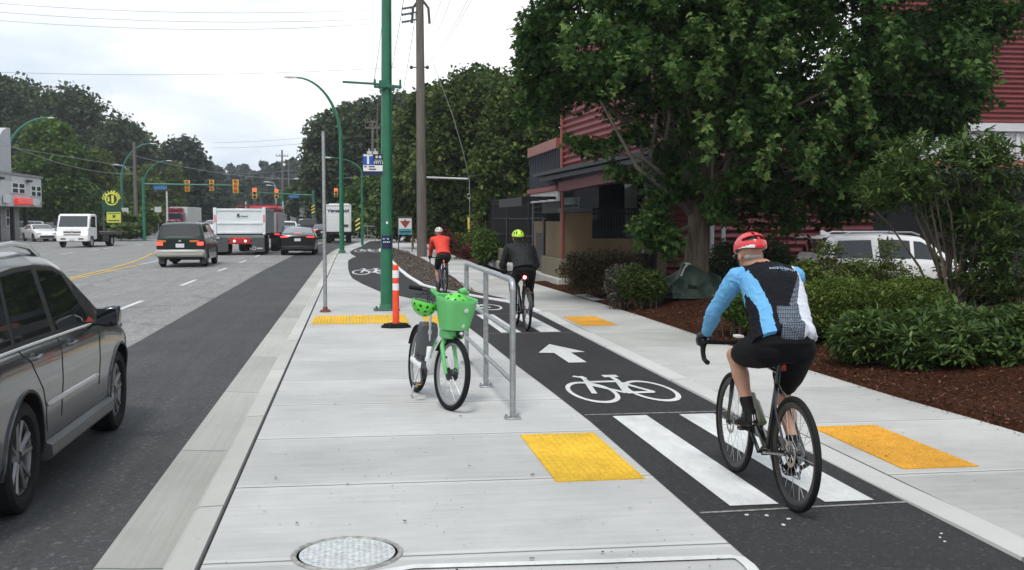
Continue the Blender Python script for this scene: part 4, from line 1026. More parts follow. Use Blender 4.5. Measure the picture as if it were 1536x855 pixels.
# ================================================================ CYCLES
M['gloss'] = mat('gloss_black', (.012, .012, .014), .18, .1, var=.1, coat=.6)
M['rotor'] = mat('rotor_steel', (.45, .45, .46), .3, .9, var=.1)
M['mint'] = mat('mint_green_plastic', (.125, .46, .15), .42, var=.06, scale=6)
M['lime'] = mat('lime_green_plastic', (.10, .56, .05), .35, var=.06, scale=6, coat=.3)
M['skin'] = mat('skin', (.42, .22, .145), .55, var=.08, scale=14)
def torus_x(mb, c, R_, r, n=56, k=10, flat=1.0, mi=0):
    prof = [(R_+r*math.cos(a), r*flat*math.sin(a)) for a in np.linspace(0, 2*PI, k, endpoint=False)]
    return mb.lathe(prof, c=c, axis='X', n=n, mi=mi, closed=True)
def bike_wheel(parent, loc, R_, rt, spokes=24, rimd=.034, rimm=None, motor=0, rotor=1, steer=0):
    mb = MB(); torus_x(mb, (0, 0, 0), R_-rt, rt); w_ = mb.build('wheel', M['tyre'], parent, loc=loc, ang=60); w_.rotation_euler = (0, 0, steer)
    mb = MB(); ri = R_-2*rt-.002; mb.lathe([(ri+.004, -.011), (ri-rimd*.6, -.012), (ri-rimd, -.006), (ri-rimd, .006), (ri-rimd*.6, .012), (ri+.004, .011)], axis='X', n=56, closed=True); mb.build('rim', rimm or M['black'], w_)
    mb = MB(); rh = motor or .02
    for i in range(spokes):
        a = 2*PI*i/spokes; s_ = 1 if i % 2 else -1; a2 = a+s_*(.45 if i % 4 < 2 else -.45)
        mb.tube([(s_*.028, rh*math.cos(a2), rh*math.sin(a2)), (0, (ri-rimd)*math.cos(a), (ri-rimd)*math.sin(a))], .0015, n=4)
    mb.build('spokes', M['steel'] if rimm is None else M['steel'], w_)
    mb = MB(); mb.lathe([(.001, -.045), (.012, -.045), (rh, -.034), (rh*.75, -.02), (rh*.75, .02), (rh, .034), (.012, .045), (.001, .045)], axis='X', n=20); mb.build('hub', M['black'], w_)
    if rotor:
        mb = MB(); mb.lathe([(.055, -.030*rotor), (.078, -.030*rotor), (.078, -.032*rotor), (.055, -.032*rotor)], axis='X', n=32, closed=True)
        for i in range(6): a = 2*PI*i/6; mb.tube([(-.031*rotor, .018*math.cos(a), .018*math.sin(a)), (-.031*rotor, .057*math.cos(a+.5), .057*math.sin(a+.5))], .003, n=4)
        mb.build('brake_rotor', M['rotor'], w_)
    return w_
def road_bike(T, fm, crank=R(50), flat_bar=False, R_=.345, rt=.019, bottle=None, light=M['red_lens'], fender=False, wb=1.02):
    """origin at the rear tyre contact, +y forward. crank: angle of the LEFT arm above the forward direction"""
    ra, fa = Vector((0, 0, R_)), Vector((0, wb, R_)); bb = Vector((0, .42, .275)); st = Vector((0, .265, .80)); sp = Vector((0, .235, .93))
    ht, hb = Vector((0, .865, .85)), Vector((0, .915, .70))
    bike_wheel(T, ra, R_, rt, rotor=1); bike_wheel(T, fa, R_, rt, rotor=1)
    mb = MB(); mb.tube([bb, st], [.020, .016], n=10); mb.tube([hb, (hb+bb)/2, bb], [.024, .027, .026], n=10, flat=1.25); mb.tube([ht+Vector((0, -.01, -.02)), (ht+st)/2+Vector((0, 0, .0)), st], [.021, .018, .014], n=10)
    mb.tube([ht, hb], [.024, .027], n=12); mb.lathe([(.028, -.04), (.028, .04)], c=bb, axis='X', n=14)
    for s_ in (-1, 1):
        mb.tube([bb+Vector((s_*.03, -.02, -.005)), Vector((s_*.052, .25, .30)), Vector((s_*.062, .02, R_-.005)), ra+Vector((s_*.062, 0, 0))], [.014, .011, .010, .012], n=8)
        mb.tube([Vector((s_*.012, .28, .72)), Vector((s_*.045, .2, .60)), ra+Vector((s_*.060, .01, .02))], [.009, .008, .009], n=8)
    mb.build('frame', fm, T)
    mb = MB()
    for s_ in (-1, 1): mb.tube([hb+Vector((s_*.012, .01, -.005)), hb+Vector((s_*.045, .03, -.05)), Vector((s_*.052, .965, .50)), fa+Vector((s_*.053, 0, 0))], [.020, .017, .013, .010], n=8)
    mb.tube([hb, hb+Vector((0, .012, -.05))], .026, n=10); mb.build('fork', fm, T)
    mb = MB(); mb.tube([st, sp], .0135, n=10); mb.build('seat_post', M['gloss'], T)
    mb = MB(); rings = []
    for y, w_, h_ in ((.09, .055, .018), (.13, .068, .024), (.19, .066, .026), (.25, .042, .024), (.31, .022, .02), (.355, .014, .014)):
        rings.append([(w_*math.cos(a), y, .955+h_*math.sin(a)-.012*(1 if math.sin(a) < 0 else 0)+.01*(y < .15)) for a in np.linspace(0, 2*PI, 16, endpoint=False)])
    mb.loft(rings); mb.tube([(-.02, .14, .94), (-.02, .28, .935)], .004, n=5); mb.tube([(.02, .14, .94), (.02, .28, .935)], .004, n=5); mb.build('saddle', M['satin'], T)
    mb = MB(); stm = ht+Vector((0, -.012, .035)); mb.tube([ht, stm], .019, n=10); ctr = Vector((0, .955, .905)); mb.tube([stm, ctr], [.02, .017], n=10); sb_ = mb.build('stem', M['gloss'], T)
    mb = MB(); lv = MB(); W_ = .21
    if not flat_bar:
        for s_ in (-1, 1):
            P_ = [ctr, ctr+Vector((s_*.10, .0, 0)), ctr+Vector((s_*.175, .006, .002)), ctr+Vector((s_*W_, .035, .002)), ctr+Vector((s_*(W_+.004), .075, -.008)), ctr+Vector((s_*(W_+.008), .098, -.045)), ctr+Vector((s_*(W_+.012), .09, -.085)), ctr+Vector((s_*(W_+.016), .055, -.118)), ctr+Vector((s_*(W_+.02), .0, -.128)), ctr+Vector((s_*(W_+.022), -.035, -.13))]
            mb.tube(P_, [.015, .015, .015]+[.0165]*7, n=10)
            h0 = ctr+Vector((s_*(W_+.004), .07, .0)); lv.tube([h0, h0+Vector((0, .035, .018)), h0+Vector((0, .07, .042)), h0+Vector((0, .078, .055))], [.017, .018, .016, .010], n=8)
            lv.tube([h0+Vector((0, .066, .028)), h0+Vector((0, .082, -.01)), h0+Vector((s_*.004, .075, -.06)), h0+Vector((s_*.008, .060, -.085))], [.007, .007, .006, .005], n=6)
        hood = ctr+Vector((W_+.004, .115, .028))
    else:
        mb.tube([ctr+Vector((-.27, -.03, .02)), ctr+Vector((-.1, 0, .02)), ctr+Vector((.1, 0, .02)), ctr+Vector((.27, -.03, .02))], .0145, n=10)
        for s_ in (-1, 1): lv.tube([ctr+Vector((s_*.17, .01, .015)), ctr+Vector((s_*.21, .05, 0)), ctr+Vector((s_*.29, .05, -.01))], .006, n=6)
        hood = ctr+Vector((.22, -.02, .035))
    hb_ = mb.build('handlebar', M['tyre'], T); lv.build('brake_lever', M['black'], hb_)
    # crank
    mb = MB(); ped = []
    for s_, a in ((-1, crank), (1, crank+PI)):
        c0 = bb+Vector((s_*.062, 0, 0)); c1 = c0+Vector((s_*.01, .17*math.cos(a), .17*math.sin(a))); mb.tube([c0, c1], [.013, .011], n=8); ped.append(c1+Vector((s_*.045, 0, 0)))
    mb.tube([bb+Vector((-.07, 0, 0)), bb+Vector((.07, 0, 0))], .014, n=10); cr_ = mb.build('crank', M['gloss'], T)
    mb = MB(); mb.lathe([(.078, .048), (.098, .048), (.100, .050), (.098, .053), (.078, .053)], c=bb, axis='X', n=36, closed=True)
    for k in range(5): a = 2*PI*k/5; mb.tube([bb+Vector((.052, .02*math.cos(a), .02*math.sin(a))), bb+Vector((.051, .082*math.cos(a), .082*math.sin(a)))], .007, n=5)
    mb.build('chainring', M['gloss'], cr_)
    for p, s_ in zip(ped, (-1, 1)):
        mb = MB(); mb.box(p, (.075, .06, .016), bev=.005); mb.tube([p-Vector((s_*.05, 0, 0)), p], .006, n=6); mb.build('pedal', M['black'], cr_)
    mb = MB()
    for i, r_ in enumerate((.055, .050, .044, .038, .031)): mb.lathe([(.018, .030+i*.004), (r_, .030+i*.004), (r_, .032+i*.004), (.018, .032+i*.004)], c=ra, axis='X', n=26, closed=True)
    mb.build('cassette', M['mgrey'], T)
    mb = MB(); d0 = ra+Vector((.062, .01, -.03)); mb.tube([ra+Vector((.06, -.01, -.01)), d0+Vector((.008, -.03, -.03)), d0+Vector((.0, .02, -.06))], [.012, .016, .012], n=8); mb.tube([d0+Vector((-.01, .02, -.06)), d0+Vector((-.012, .045, -.125))], [.010, .007], n=6)
    for q_ in (Vector((-.012, .02, -.06)), Vector((-.012, .045, -.125))): mb.lathe([(.001, -.004), (.017, -.004), (.017, .004), (.001, .004)], c=d0+q_, axis='X', n=12)
    mb.build('derailleur', M['black'], T)
    mb = MB(); mb.tube([bb+Vector((.051, 0, .098)), ra+Vector((.042, 0, .045))], .0035, n=4); mb.tube([bb+Vector((.051, 0, -.098)), d0+Vector((-.012, .045, -.14))], .0035, n=4); mb.build('chain', M['dgrey'], T)
    if bottle:
        b0 = bb.lerp(hb, .25)+Vector((0, -.025, .05)); b1 = bb.lerp(hb, .62)+Vector((0, -.025, .05)); mb = MB(); mb.tube([b0, b0.lerp(b1, .7), b0.lerp(b1, .8), b1], [.031, .031, .02, .022], n=14); mb.build('bottle', bottle, T)
    if light is not None:
        mb = MB(); mb.box((0, .200, .84), (.035, .03, .055), bev=.01, rx=R(-16)); l_ = mb.build('rear_light', M['black'], T); mb = MB(); mb.ell((0, .182, .842), (.016, .009, .022)); mb.build('lens', light, l_)
    if fender:
        mb = MB(); mb.grid(lambda u, v: ((v-.5)*.05, (R_+.012)*math.cos(R(60)+u*R(115)), R_+(R_+.012)*math.sin(R(60)+u*R(115))), 24, 3); mb.build('mudguard', M['black'], T)
    return dict(ped=ped, hood=hood, ctr=ctr, bb=bb)

# ================================================================ PEOPLE
def cap(mb, a, b, ra, rb, n=14):
    a, b = Vector(a), Vector(b); mb.tube([a, b], [ra, rb], n=n); mb.ell(a, ra, n=n, k=8); mb.ell(b, rb, n=n, k=8); return mb
def chain(mb, pts, rs, n=14):
    for i in range(len(pts)-1): cap(mb, pts[i], pts[i+1], rs[i], rs[i+1], n)
    return mb
def fused(mb, voxel, sm=4, extra=None):
    """one continuous surface from overlapping volumes"""
    me = bpy.data.meshes.new('tmp'); me.from_pydata(mb.V, [], mb.F)
    bm = bmesh.new(); bm.from_mesh(me); bmesh.ops.recalc_face_normals(bm, faces=bm.faces); bm.to_mesh(me); bm.free()
    o = bpy.data.objects.new('tmp', me); C.objects.link(o)
    r_ = o.modifiers.new('r', 'REMESH'); r_.mode = 'VOXEL'; r_.voxel_size = voxel; r_.use_smooth_shade = True
    if sm: s_ = o.modifiers.new('s', 'SMOOTH'); s_.iterations = sm; s_.factor = .5
    dg = bpy.context.evaluated_depsgraph_get(); m2 = bpy.data.meshes.new_from_object(o.evaluated_get(dg)); bpy.data.objects.remove(o); bpy.data.meshes.remove(me)
    m2.polygons.foreach_set('use_smooth', [True]*len(m2.polygons)); return m2
def put(me, name, mats, parent, fn=None):
    me.name = name; me.materials.clear()
    for m in mats: me.materials.append(m)
    if fn:
        me.polygons.foreach_set('material_index', [fn(p.center, p.normal) for p in me.polygons])
    o = bpy.data.objects.new(name, me); C.objects.link(o); o.parent = parent; return o
def ik(a, b, l1, l2, pole):
    a, b = Vector(a), Vector(b); d = b-a; L = min(d.length, (l1+l2)*.999); u = d.normalized(); x = (l1*l1-l2*l2+L*L)/(2*L); h = math.sqrt(max(l1*l1-x*x, 0)); p = Vector(pole); p = (p-u*p.dot(u)).normalized(); return a+u*x+p*h
def torso_rings(pts, wd, dp):
    rings = []
    for i, p in enumerate(pts):
        a = Vector(pts[max(i-1, 0)]); b = Vector(pts[min(i+1, len(pts)-1)]); t = (b-a).normalized(); x = Vector((1, 0, 0)); dv = t.cross(x).normalized()
        ring = []
        for k in range(28):
            an = 2*PI*k/28; c_, s_ = math.cos(an), math.sin(an); c_ = math.copysign(abs(c_)**.85, c_); s_ = math.copysign(abs(s_)**.85, s_)
            ring.append(Vector(p)+x*c_*wd[i]+dv*s_*dp[i])
        rings.append(ring)
    return rings
def hand(mb, wr, fw, dn, side, inf=0, curl=1.0):
    """palm, four fingers of different length curling down, thumb leaving the inner side"""
    fw, dn = Vector(fw).normalized(), Vector(dn).normalized(); lat = Vector((1, 0, 0)); lat = (lat-fw*lat.dot(fw)).normalized(); wr = Vector(wr)
    for k in (-1, -.3, .3, 1): cap(mb, wr+fw*.012+lat*k*.017, wr+fw*.088+lat*k*.030, .017+inf, .0135+inf, 10)
    for k, L_ in zip((-1, -.33, .33, 1), (.024, .029, .027, .021) if side < 0 else (.021, .027, .029, .024)):
        k0 = wr+fw*.09+lat*k*.029; k1 = k0+(fw*.8+dn*.6*curl).normalized()*L_*1.25; k2 = k1+(fw*.1+dn).normalized()*L_; k3 = k2+(fw*-.7*curl+dn*.7).normalized()*L_*.8
        chain(mb, [k0, k1, k2, k3], [.0105+inf, .0098+inf, .0092+inf, .008+inf], 8)
    inn = -side; t0 = wr+fw*.025+lat*inn*.026+dn*.006; t1 = t0+(fw*.7+lat*inn*.6+dn*.5).normalized()*.036; t2 = t1+(fw*.6+dn*.8+lat*inn*.1).normalized()*.028
    chain(mb, [t0, t1, t2], [.0135+inf, .0115+inf, .0095+inf], 8)
def shoe_mesh(ank, toe_dir, s=1.0):
    """a cycling shoe: heel cup, instep, toe"""
    mb = MB(); f = Vector(toe_dir).normalized(); u = Vector((0, 0, 1)); u = (u-f*u.dot(f)).normalized(); l = f.cross(u); heel = Vector(ank)-u*.065*s-f*.055*s; rings = []
    for t, w_, h_, z0 in ((0, .026, .055, .004), (.03, .034, .075, 0), (.08, .036, .078, 0), (.13, .038, .062, 0), (.18, .044, .046, 0), (.225, .042, .036, .002), (.26, .026, .024, .008)):
        rings.append([heel+f*t*s+l*w_*s*math.copysign(abs(math.cos(a))**.7, math.cos(a))+u*s*(z0+h_/2+h_/2*math.copysign(abs(math.sin(a))**.75, math.sin(a))) for a in np.linspace(0, 2*PI, 18, endpoint=False)])
    mb.loft(rings)
    mb.tube([Vector(ank)-u*.03*s, Vector(ank)+u*.045*s], [.042*s, .036*s], n=14); mb.ell(heel+f*.02*s+u*.03*s, .035*s, n=12, k=8); return mb
def displace(me, fn):
    n = len(me.vertices); co = np.empty(n*3, np.float32); no = np.empty(n*3, np.float32)
    me.vertices.foreach_get('co', co); me.vertex_normals.foreach_get('vector', no); co = co.reshape(-1, 3); no = no.reshape(-1, 3)
    d = np.array([fn(Vector(c)) for c in co.tolist()], np.float32); me.vertices.foreach_set('co', (co+no*d[:, None]).ravel()); me.update()
def rider(T, bk, P):
    """P: pose and style; same local frame as the bicycle"""
    hip = Vector(P['hip']); sh = Vector(P['sh']); lean = (sh-hip); x = Vector((1, 0, 0)); vx = P.get('vox', .008); tw = P.get('w', 1.0)
    neck = sh+Vector((0, .03, .055)); head = sh+Vector(P.get('head', (0, .10, .17))); inf = P.get('loose', .010)
    SL, SR = sh+Vector((-.178*tw, .0, -.01)), sh+Vector((.178*tw, .0, -.01)); sx = P.get('dx', 0)
    hd = {s_: bk['hood']*1 for s_ in (-1, 1)}; hd[-1] = Vector((-bk['hood'].x, bk['hood'].y, bk['hood'].z)); hd[1] = Vector(bk['hood'])
    WL = {}; EL = {}
    for s_, S_ in ((-1, SL), (1, SR)):
        tgt = hd[s_]; dirv = (tgt-S_); wr = tgt-Vector((-s_*.0, .075, -.035)); WL[s_] = wr; EL[s_] = ik(S_, wr, .30, .27, P.get('epole', {-1: (-.8, -.1, -.6), 1: (.8, -.1, -.6)})[s_])
    ank = {}; knee = {}; toe = {}
    for s_, p in zip((-1, 1), bk['ped']):
        tilt = P.get('tilt', {-1: -.12, 1: -.42})[s_]; f = Vector((s_*.03, math.cos(tilt), math.sin(tilt))); u = Vector((0, -math.sin(tilt), math.cos(tilt)))
        a_ = Vector(p)+Vector((-s_*.0, 0, 0))-f*.115+u*.085; ank[s_] = a_; toe[s_] = f; h_ = hip+Vector((s_*.095, .02, -.05)); knee[s_] = ik(h_, a_, .435, .425, P.get('kpole', {-1: (-.10, 1, .3), 1: (.1, 1, .3)})[s_])
    spine = [hip+Vector((0, -.01, -.09)), hip+Vector((0, -.03, -.02)), hip+lean*.18+Vector((0, -.045, 0)), hip+lean*.42+Vector((0, -.055, .02)), hip+lean*.68+Vector((0, -.05, .03)), hip+lean*.88+Vector((0, -.03, .02)), sh+Vector((0, .015, .035)), sh+Vector((0, .03, .06))]
    bw = [.12, .165, .150, .145, .165, .175, .105, .055]; bd = [.09, .125, .112, .11, .118, .105, .07, .05]
    if 'bw' in P: bw = P['bw']
    # ---- body (skin), one surface
    mb = MB(); mb.loft(torso_rings(spine, [w*tw-.012 for w in bw], [d-.012 for d in bd]))
    for s_, S_ in ((-1, SL), (1, SR)):
        chain(mb, [sh+Vector((s_*.06, .0, .02)), S_, (S_+EL[s_])/2, EL[s_], EL[s_].lerp(WL[s_], .4), WL[s_]], [.05, .052, .043, .036, .036, .024]); 
        fwd = (hd[s_]-WL[s_]); hand(mb, WL[s_], (fwd.x, abs(fwd.y)+.03, fwd.z), (0, .1, -1), s_)
        h_ = hip+Vector((s_*.095, .02, -.05)); k_ = knee[s_]; a_ = ank[s_]
        chain(mb, [h_, h_.lerp(k_, .45), h_.lerp(k_, .85), k_, k_.lerp(a_, .12)+Vector((0, -.012, 0)), k_.lerp(a_, .32)+Vector((0, -.022, 0)), k_.lerp(a_, .62)+Vector((0, -.008, 0)), a_+Vector((0, 0, .0))], [.088, .076, .056, .053, .050, .056, .040, .031])
        f = toe[s_]; chain(mb, [a_, a_+f*.10-Vector((0, 0, .045)), a_+f*.17-Vector((0, 0, .06))], [.03, .026, .018])
    chain(mb, [sh+Vector((0, .01, .0)), neck, head-Vector((0, .02, .06))], [.075, .056, .052])
    hf = Vector((P.get('hx', 0), 1, P.get('hz', -.12))).normalized(); hu = Vector((0, 0, 1)); hu = (hu-hf*hu.dot(hf)).normalized(); hr_ = hf.cross(hu); Rh = Matrix((hr_, hf, hu)).transposed()
    H = lambda a, b, c: head+hr_*a+hf*b+hu*c
    mb.ell(H(0, -.005, .025), (.076, .094, .092), rot=Rh); mb.ell(H(0, .035, -.035), (.056, .062, .075), rot=Rh); mb.ell(H(0, .06, -.085), (.03, .03, .026), rot=Rh)
    chain(mb, [H(0, .088, .012), H(0, .108, -.026)], [.010, .015], 8); mb.ell(H(-.013, .100, -.030), .011, n=8, k=6); mb.ell(H(.013, .100, -.030), .011, n=8, k=6)
    mb.ell(H(0, .090, -.058), (.025, .012, .006), rot=Rh); mb.ell(H(0, .088, -.067), (.022, .012, .007), rot=Rh); chain(mb, [H(-.045, .078, .030), H(0, .088, .032), H(.045, .078, .030)], [.010, .010, .010], 8)
    for s_ in (-1, 1): mb.ell(H(s_*.078, -.008, -.008), (.010, .020, .032), rot=Rh)
    body = put(fused(mb, vx*.8, 3), 'body', [P.get('skin', M['skin'])], T)
    for s_ in (-1, 1):
        mb = MB(); mb.ell(H(s_*.031, .084, .012), .013, n=10, k=8); mb.build('eye', M['sign_white'], body)
    if P.get('hair'):
        mb = MB(); mb.ell(H(0, -.02, .012), (.082, .090, .088), rot=Rh); mb.ell(H(0, -.055, -.04), (.062, .045, .05), rot=Rh); put(fused(mb, .008, 1), 'hair', [P['hair']], T)
    # ---- top
    mb = MB(); i0 = 1 if not P.get('long_hem') else 0
    sp2 = [Vector(p) for p in spine[i0:]]; ww = [w*tw+inf for w in bw[i0:]]; dd_ = [d+inf for d in bd[i0:]]; ww[-1] = .068; dd_[-1] = .062
    sp2[0] = sp2[0]+Vector((0, -.008, .01)); dd_[0] += .012; ww[0] += P.get('hem', .0)
    mb.loft(torso_rings(sp2, ww, dd_))
    for s_, S_ in ((-1, SL), (1, SR)):
        e = EL[s_]; wq = e.lerp(WL[s_], .96)
        chain(mb, [sh+Vector((s_*.07, .0, .012)), S_, (S_+e)/2, e, e.lerp(WL[s_], .4), wq], [.058+inf, .058+inf, .050+inf, .043+inf, .041+inf, .030+inf*.6])
    for q_ in P.get('pockets', []): mb.ell(*q_)
    me = fused(mb, vx, 2)
    # cloth folds: displace along the normal
    def fold(co):
        sd_ = P.get('seed', 0); a_ = mnoise.noise(co*7+Vector((sd_, 0, 0))); r_ = 1-abs(mnoise.noise(Vector((co.x*10+a_, co.y*17, co.z*22+co.x*6))+Vector((3, 0, sd_))))*2.2
        return .7*a_+.9*max(r_, 0)**2.2-.3+.35*mnoise.noise(co*38)
    displace(me, lambda co: fold(co)*P.get('fold', .004))
    J = put(me, P.get('topname', 'jersey'), P['top'], T, P.get('topfn'))
    # ---- shorts or trousers
    mb = MB(); mb.loft(torso_rings([hip+Vector((0, -.012, -.115)), hip+Vector((0, -.02, -.09)), hip+Vector((0, -.035, -.03)), hip+lean*.14+Vector((0, -.04, 0)), hip+lean*.24+Vector((0, -.045, 0))], [.09*tw, .135*tw, .172*tw, .163*tw, .15*tw], [.07, .105, .13, .12, .11]))
    lc = P.get('leg_cut', .80)
    for s_ in (-1, 1):
        h_ = hip+Vector((s_*.092, .0, -.05)); k_ = knee[s_]
        if lc <= 1: chain(mb, [h_+Vector((0, -.03, 0)), h_.lerp(k_, .3), h_.lerp(k_, .55), h_.lerp(k_, lc)], [.112, .112, .099, .077], 18)
        else: chain(mb, [h_+Vector((0, -.03, 0)), h_.lerp(k_, .3), h_.lerp(k_, .6), k_, k_.lerp(ank[s_], .4), k_.lerp(ank[s_], .9)], [.102, .096, .084, .068, .064, .045], 18)
    me = fused(mb, vx, 3)
    displace(me, lambda co: mnoise.noise(co*14)*.002)
    put(me, 'shorts' if lc <= 1 else 'trousers', [P['bottom']], T)
    for s_ in (-1, 1):
        k_, a_ = knee[s_], ank[s_]
        if P.get('sock'):
            mb = MB(); chain(mb, [a_.lerp(k_, P.get('sock_h', .26)), a_.lerp(k_, .1), a_], [.043, .038, .036]); put(fused(mb, .006, 1), 'sock', [P['sock']], T)
        so = put(fused(shoe_mesh(a_, toe[s_]), .006, 2), 'shoe', P['shoe'], T)
        if P.get('stripe'):
            mb = MB(); f = toe[s_]; u = Vector((0, 0, 1)); u = (u-f*u.dot(f)).normalized(); l = f.cross(u); hl = a_-u*.065-f*.058
            for q_ in (-.011, .004): mb.tube([hl+l*q_-f*.003+u*.012, hl+l*q_-f*.007+u*.04, hl+l*q_*.9-f*.002+u*.072], .0028, n=5)
            mb.build('stripe', P['stripe'], so)
    if P.get('glove'):
        for s_ in (-1, 1):
            mb = MB(); fwd = (hd[s_]-WL[s_]); hand(mb, WL[s_], (fwd.x, abs(fwd.y)+.03, fwd.z), (0, .1, -1), s_, .0035); put(fused(mb, .0052, 1), 'glove', P['glove'], T, P.get('glovefn') and (lambda c, n, w=WL[s_]: 1 if (c-w).length < .028 else 0))
    return dict(head=head, H=H, R=Rh, sh=sh, hip=hip, lean=lean, body=body, J=J, hf=hf, hu=hu, hr=hr_)
def helmet(T, K, shell, vents, inner, mats, scale=1, sk=None):
    """shell with real openings over a dark inner cap; vents(theta,phi)->True where open. theta from the top, phi 0=right,90=front"""
    R_ = K['R']; c = K['H'](0, -.012, .048); n, k = 96, 40; rx, ry, rz = .100*scale, .136*scale, .102*scale
    def P(t, a, s_=1.0):
        tail = max(0, -math.sin(a))**2*.010; zz = rz*math.cos(t)
        v = Vector((rx*s_*math.sin(t)*math.cos(a), ry*s_*math.sin(t)*math.sin(a)*(1+.06*(math.sin(a) < 0)), zz*s_-tail*0)); return c+R_ @ v
    tmax = lambda a: 1.72+.22*max(0, -math.sin(a))**2-.10*max(0, math.sin(a))
    mb = MB()
    for i in range(k):
        for j in range(n):
            a0, a1 = 2*PI*j/n, 2*PI*(j+1)/n; t0, t1 = [tmax((a0+a1)/2)*q_/k for q_ in (i, i+1)]; tm, am = (t0+t1)/2, (a0+a1)/2; v_ = vents(tm, math.degrees(am) % 360)
            if v_: continue
            o_ = [P(max(t, .001), a) for t, a in ((t0, a0), (t1, a0), (t1, a1), (t0, a1))]; i_ = [P(max(t, .001), a, .90) for t, a in ((t0, a0), (t1, a0), (t1, a1), (t0, a1))]
            mb.add(o_+i_, [(0, 1, 2, 3), (7, 6, 5, 4), (0, 4, 5, 1), (1, 5, 6, 2), (2, 6, 7, 3), (3, 7, 4, 0)], shell(tm, math.degrees(am) % 360))
    h_ = mb.build('helmet', mats, T, smooth=False, fix=False)
    bm = bmesh.new(); bm.from_mesh(h_.data); bmesh.ops.remove_doubles(bm, verts=bm.verts, dist=.0004); bm.to_mesh(h_.data); bm.free(); h_.data.polygons.foreach_set('use_smooth', [True]*len(h_.data.polygons)); h_.data.set_sharp_from_angle(angle=R(40))
    mb = MB(); mb.ell(c, (rx*.88, ry*.88, rz*.88), rot=R_, n=24, k=12, t1=1.7); mb.build('helmet_liner', inner, h_)
    return h_

# ---- nearest cyclist
bx, by = 2.59, 5.96
Bk1 = thing('road_bicycle', 'black road bicycle with disc brakes ridden by the nearest cyclist over the white bars', 'bicycle', (bx, by, .006))
bot = mat('bottle_pale', (.16, .18, .12), .35, var=.1)
bk1 = road_bike(Bk1, M['gloss'], R(47), bottle=bot)
mb = MB(); mb.box((0, .965, .945), (.05, .085, .018), bev=.006); mb.build('cycle_computer', M['sign_white'], Bk1)
for s_ in (-1, 1):
    mb = MB(); mb.tube([(s_*.0275, .80, .60), (s_*.0275, .66, .48)], .0035, n=4); mb.build('frame_decal', M['lgrey'], Bk1)
T1 = thing('person', 'cyclist in blue and black jersey and red helmet, seen from behind in the right foreground', 'person', (bx, by, .006))
jb = mat('jersey_black', (.008, .0085, .012), .9, var=.15, scale=10, bump=.15, bscale=60)
jblue = mat('jersey_blue', (.13, .36, .62), .75, var=.08, scale=7, bump=.15, bscale=50)
jwhite = mat('jersey_white', (.56, .58, .65), .75, var=.05, scale=6, bump=.1, bscale=40)
# fine dot print for the pocket panels
jm, nt, b = new_mat('jersey_dotted'); tc_ = nt.nodes.new('ShaderNodeTexCoord'); mpn = nt.nodes.new('ShaderNodeMapping'); mpn.inputs['Scale'].default_value = (95, 60, 95); mpn.inputs['Rotation'].default_value = (0, R(45), 0)
nt.links.new(tc_.outputs['Object'], mpn.inputs['Vector']); ck = nt.nodes.new('ShaderNodeTexChecker'); ck.inputs['Scale'].default_value = 1.0; ck.inputs['Color1'].default_value = (.12, .15, .20, 1); ck.inputs['Color2'].default_value = (.03, .033, .042, 1)
nt.links.new(mpn.outputs['Vector'], ck.inputs['Vector']); nt.links.new(ck.outputs['Color'], b.inputs['Base Color']); b.inputs['Roughness'].default_value = .8
hip1, sh1 = Vector((.0, .225, 1.0)), Vector((.045, .61, 1.375)); ln = sh1-hip1
def jersey1(c, n):
    # s along the spine, q across
    d = ln.normalized(); s_ = (c-hip1).dot(d)/ln.length; cx = hip1.x+(sh1.x-hip1.x)*s_; q_ = c.x-cx; yoff = c.y-(hip1.y+ln.y*s_)
    if abs(q_) > .190+.02*s_ and s_ > .45: return 1                               # sleeves
    if s_ < -.25: return 0
    le = -.085-.075*max(0, min(1, (s_-.25)/.6)); re = .090+.10*max(0, min(1, (s_-.35)/.6))
    if s_ > .80: le, re = -.155-.03*(s_-.8), .165
    if q_ < le: return 1 if q_ > le-.072 or s_ > .72 else 0                         # blue strip, black flank
    if q_ > re+.012: return 2 if s_ < .86 else 1
    if q_ > re-.002: return 2
    if s_ < .25 and q_ > -.055: return 3                                           # dotted pockets
    if q_ > .02+(.82-s_)*.02 and .25 <= s_ < .25+(q_-.02)*4.2: return 3
    return 0
K1 = rider(T1, bk1, dict(hip=hip1, sh=sh1, head=(-.06, .125, .130), hx=-.10, hz=-.30, vox=.0065, w=1.10, loose=.010, fold=.0062, seed=2, bw=[.12, .175, .170, .166, .172, .172, .10, .055],
    top=[jb, jblue, jwhite, jm], topfn=jersey1, bottom=mat('lycra_black', (.004, .004, .005), .8, var=.2, scale=12), leg_cut=.74, hem=.004,
    pockets=[(hip1+Vector((.135, -.085, .055)), (.042, .042, .06)), (hip1+Vector((.02, -.13, .075)), (.10, .03, .07))],
    sock=mat('sock_black', (.015, .012, .013), .85, var=.1), shoe=[mat('shoe_black', (.006, .006, .007), .6, spec=.2, var=.2)], stripe=M['reflect'], glove=[mat('glove_grey', (.06, .062, .07), .8, var=.2), mat('glove_cuff', (.7, .7, .72), .8, var=.05)], glovefn=True, tilt={-1: -.15, 1: -.55}))
def sh_red(t, a): return 1 if (t > 1.70 and 190 < a < 250) else 0
def v_red(t, a):
    back = 180 < a < 360
    if back and 1.02 < t < 1.42 and 205 < a < 335 and not (266 < a < 274 and t > 1.2): return (t-1.22)**2/.040+((a-270)/66)**2 < 1
    if .35 < t < .95 and any(abs(((a-c_+180) % 360)-180) < 9-3*t for c_ in (255, 285)): return True
    if .4 < t < 1.35 and any(abs(((a-c_+180) % 360)-180) < 6 for c_ in (60, 80, 100, 120)): return True
    return False
hred = mat('helmet_red', (.62, .025, .03), .28, var=.05, coat=.5)
